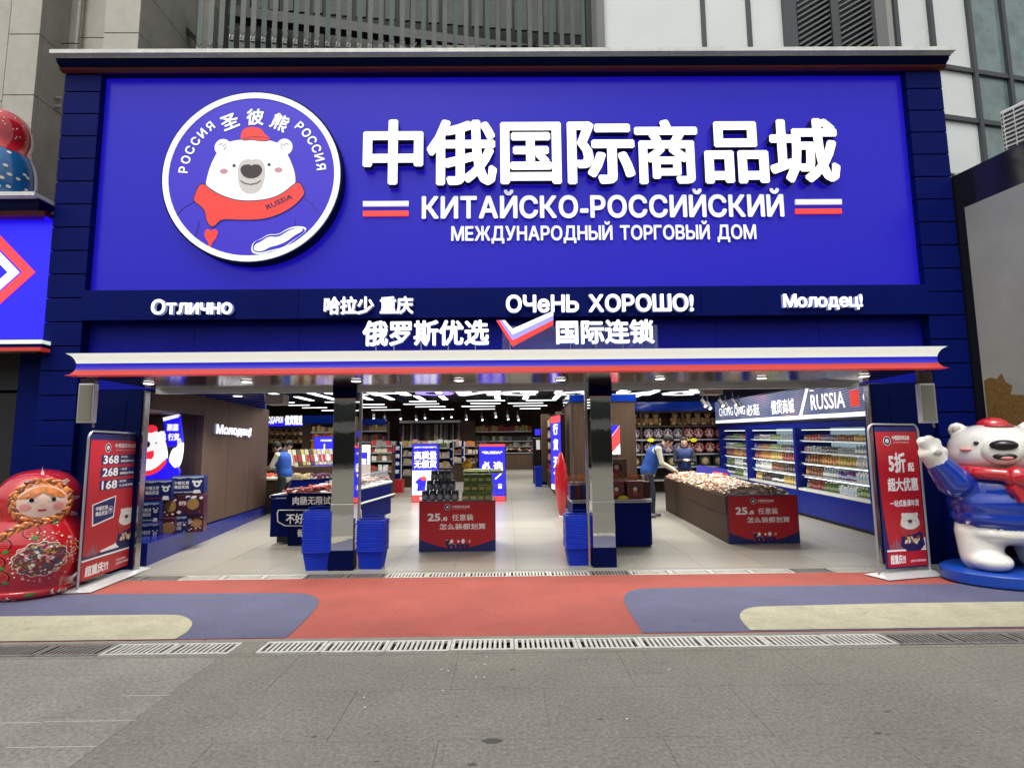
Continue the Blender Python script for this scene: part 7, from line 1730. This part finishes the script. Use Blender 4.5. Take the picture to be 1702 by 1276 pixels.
# ================================================================== PEOPLE
sleeve_c = mat('cream_sleeve', (.56, .54, .42), .85, var=.1); vestm = mat('blue_vest', (.010, .070, .36), .7, var=.2, vscale=8, bump=.9, bscale=9); jean = mat('dark_jeans', (.02, .025, .045), .8, var=.2); blk = mat('black_coat', (.012, .013, .02), .8, var=.2); shoe = mat('grey_shoe', (.10, .10, .12), .6); vprint = mat('vest_print', (.6, .7, .75), .6)
def rotz(v, a): return Vector((v[0]*math.cos(a)-v[1]*math.sin(a), v[0]*math.sin(a)+v[1]*math.cos(a), v[2]))
def person(label, x, y_, rz, J, mats_, torso_m, hairlen=0, k=1.0, face=False):
    """J: joints in the body's own frame, facing +x, left is +y. One continuous skin; clothes colour its faces."""
    z0_ = zf(y_); o = thing('person', label, 'person', (x, y_, z0_), rz, local=True)
    m = MB(); g = {n_: Vector(v)*k for n_, v in J.items()}
    m.cap(g['hip'], g['waist'], .145*k, .125*k, torso_m, 16); m.cap(g['waist'], g['chest'], .125*k, .15*k, torso_m, 16); m.cap(g['chest'], g['neck']-(g['neck']-g['chest'])*.25, .15*k, .085*k, torso_m, 14)
    for s_ in ('l', 'r'):
        sg_ = 1 if s_ == 'l' else -1
        hp_ = g['hip']+Vector((0, sg_*.09*k, -.04))
        m.cap(hp_, g['knee_'+s_], .098*k, .062*k, 2, 14); m.cap(g['knee_'+s_], g['ankle_'+s_], .062*k, .042*k, 2, 12)
        a_ = g['ankle_'+s_]; m.cap(a_+Vector((-.03, 0, -.035)), a_+Vector((.13, 0, -.045)), .042*k, .036*k, 3, 10)
        m.cap(g['sho_'+s_], g['chest']+Vector((0, sg_*.08, .05))*k, .068*k, .09*k, torso_m, 12)
        m.cap(g['sho_'+s_], g['elb_'+s_], .062*k, .047*k, 1, 12); m.cap(g['elb_'+s_], g['wri_'+s_], .045*k, .034*k, 1, 12)
        d_ = (g['wri_'+s_]-g['elb_'+s_]).normalized(); w_ = g['wri_'+s_]; side = d_.cross(Vector((0, 0, 1))).normalized()
        m.cap(w_, w_+d_*.06*k, .028*k, .034*k, 0, 10)
        for q_ in range(4):
            b_ = w_+d_*.075*k+side*(q_-1.5)*.019*k; l_ = (.055, .065, .06, .048)[q_]*k
            m.cap(b_, b_+d_*l_*.6+Vector((0, 0, -.01)), .010*k, .009*k, 0, 6); m.cap(b_+d_*l_*.6+Vector((0, 0, -.01)), b_+d_*l_+Vector((0, 0, -.03)), .009*k, .008*k, 0, 6)
        b_ = w_+d_*.03*k-side*sg_*.03*k; m.cap(b_, b_+(d_*.6-side*sg_*.7)*.05*k, .012*k, .010*k, 0, 6)
    m.cap(g['neck']-(g['neck']-g['chest']).normalized()*.03, g['head'], .052*k, .06*k, 0, 10)
    up = (g['head']-g['neck']).normalized(); fw = Vector((1, 0, 0)); fw = (fw-up*fw.dot(up)).normalized(); lf = up.cross(fw)
    M = Matrix((fw, lf, up)).transposed(); H = g['head']+up*.05*k
    m.ell(H, (.098*k, .078*k, .118*k), 14, 10, 0, M); m.ell(H+fw*.03*k-up*.055*k, (.062*k, .055*k, .06*k), 12, 8, 0, M)
    m.ell(H+fw*.102*k-up*.015*k, (.018*k, .014*k, .022*k), 8, 6, 0, M)
    for sg_ in (-1, 1): m.ell(H+lf*sg_*.08*k-up*.01*k, (.02*k, .012*k, .03*k), 8, 6, 0, M)
    body = remeshed(m, .0115, mats_, 'body', o, 2)
    hm_ = MB().ell(H-fw*.012*k+up*.022*k, (.106*k, .090*k, .115*k), 18, 12, 0, M)
    hm_.v = [v if (Vector(v)-H).dot(fw) < .045*k or (Vector(v)-H).dot(up) > .065*k else tuple(Vector(v)-fw*.05*k) for v in hm_.v]
    if hairlen: hm_.ell(H-fw*.06*k-up*.07*k, (.06*k, .07*k, .09*k), 12, 8, 0, M)
    hm_.build('hair', hair, o, smooth=True)
    if face:
        for sg_ in (-1, 1): MB().ell(H+fw*.088*k+lf*sg_*.032*k+up*.008*k, (.008, .012, .006), 8, 6, 0, M).build('eye', black, o); MB().ell(H+fw*.088*k+lf*sg_*.033*k+up*.03*k, (.008, .018, .004), 8, 5, 0, M).build('eyebrow', hair, o)
        MB().ell(H+fw*.092*k-up*.062*k, (.008, .022, .006), 8, 6, 0, M).build('mouth', mat('lips', (.35, .09, .08), .5), o)
    return o, g, M, H
def vest(o, g, k=1, print_=True, mt=None, back=-1):
    m = MB(); m.cap(g['hip']+Vector((0, 0, .05)), g['waist'], .160*k, .152*k, 0, 20); m.cap(g['waist'], g['chest'], .150*k, .172*k, 0, 20); m.cap(g['chest'], g['neck']-(g['neck']-g['chest'])*.42, .168*k, .11*k, 0, 18)
    for s_ in ('l', 'r'): m.ell(g['sho_'+s_]*.8+g['chest']*.2, .085*k, 12, 8)
    v = remeshed(m, .014, [mt or vestm], 'vest', o, 3); return v
# man bending over the sweets
JA = dict(hip=(-.06, 0, .86), waist=(-.03, 0, .98), chest=(.08, 0, 1.22), neck=(.20, 0, 1.385), head=(.31, 0, 1.46), knee_l=(.03, .1, .46), knee_r=(-.02, -.1, .46), ankle_l=(.02, .1, .085), ankle_r=(-.10, -.11, .085),
          sho_l=(.13, .19, 1.33), sho_r=(.13, -.19, 1.33), elb_l=(.22, .24, 1.07), elb_r=(.18, -.24, 1.06), wri_l=(.43, .10, .95), wri_r=(.40, -.10, .93))
o, g, M, H = person('person in blue vest and cream sleeves bending over the sweets counter', 2.95, 11.6, -.12, JA, [sk, sleeve_c, jean, shoe], 1, k=1.03)
v = vest(o, g, 1.03); MB().cap(g['neck']*1.0-Vector((.04, 0, .03)), g['neck']+Vector((.02, 0, .02)), .075, .065, 0, 12).build('collar', blk, o, smooth=True)
# woman behind the counter
JB = dict(hip=(0, 0, .86), waist=(0, 0, .98), chest=(.0, 0, 1.2), neck=(.01, 0, 1.36), head=(.03, 0, 1.44), knee_l=(.02, .09, .46), knee_r=(.02, -.09, .46), ankle_l=(0, .09, .085), ankle_r=(0, -.09, .085),
          sho_l=(-.01, .18, 1.30), sho_r=(-.01, -.18, 1.30), elb_l=(.05, .23, 1.05), elb_r=(.05, -.23, 1.05), wri_l=(.24, .06, 1.08), wri_r=(.24, -.06, 1.08))
p = AT(1137, 760, 13.1)
o, g, M, H = person('person in dark jacket with blue front standing behind the sweets counter, hands together', p.x, 13.1, math.radians(-97), JB, [sk, blk, jean, shoe], 1, 1, .99, True)
v = vest(o, g, .97, mt=mat('navy_vest', (.006, .025, .12), .7, var=.2, bump=.9, bscale=9)); MB().cap(g['neck']-Vector((0, 0, .05)), g['neck']+Vector((.01, 0, .02)), .082, .07, 0, 12).build('scarf', blk, o, smooth=True)
# worker at the crayfish counter, back turned
JC = dict(hip=(-.02, 0, .88), waist=(0, 0, 1.0), chest=(.04, 0, 1.22), neck=(.09, 0, 1.37), head=(.16, 0, 1.44), knee_l=(.03, .09, .47), knee_r=(.02, -.09, .47), ankle_l=(0, .09, .085), ankle_r=(-.02, -.09, .085),
          sho_l=(.05, .18, 1.31), sho_r=(.05, -.18, 1.31), elb_l=(.16, .22, 1.08), elb_r=(.16, -.22, 1.08), wri_l=(.34, .1, 1.03), wri_r=(.34, -.1, 1.03))
o, g, M, H = person('person in bright blue vest and cream sleeves with back half turned near the wood wall', -4.72, 12.0, math.radians(168), JC, [sk, sleeve_c, blk, shoe], 1)
v = vest(o, g, 1.0); MB().cap(g['neck']-Vector((.05, 0, .05)), g['neck']+Vector((-.02, 0, .02)), .085, .075, 0, 12).build('hood', blk, o, smooth=True)
p = AT(434, 770, 12.75)
JD = {k: v for k, v in JC.items()}
o, g, M, H = person('person in blue vest half hidden by the wood wall, facing the other vest wearer', p.x, 13.9, math.radians(-20), JD, [sk, blk, blk, shoe], 1, k=1.0)
vest(o, g, 1.0)

# ================================================================== unseen building added across the plaza to shape the reflections
ob = thing('reflection_building', 'grey office block across the plaza mirrored in the polished columns', 'building', (0, -34, 0))
MB().box(-45, 45, -46, -34, 0, 12).build('wall', mat('opp_wall', (.34, .335, .31), .7, var=.15), ob)
for k in range(3):
    MB().box(-45, 45, -34.02, -33.9, 3.9+k*2.9, 5.5+k*2.9).build('window_band', gdark, ob)
MB().box(-40, 40, -34.05, -33.9, .2, 3.0).build('shop_glass', mat('opp_shop', (.03, .03, .03), .2), ob)
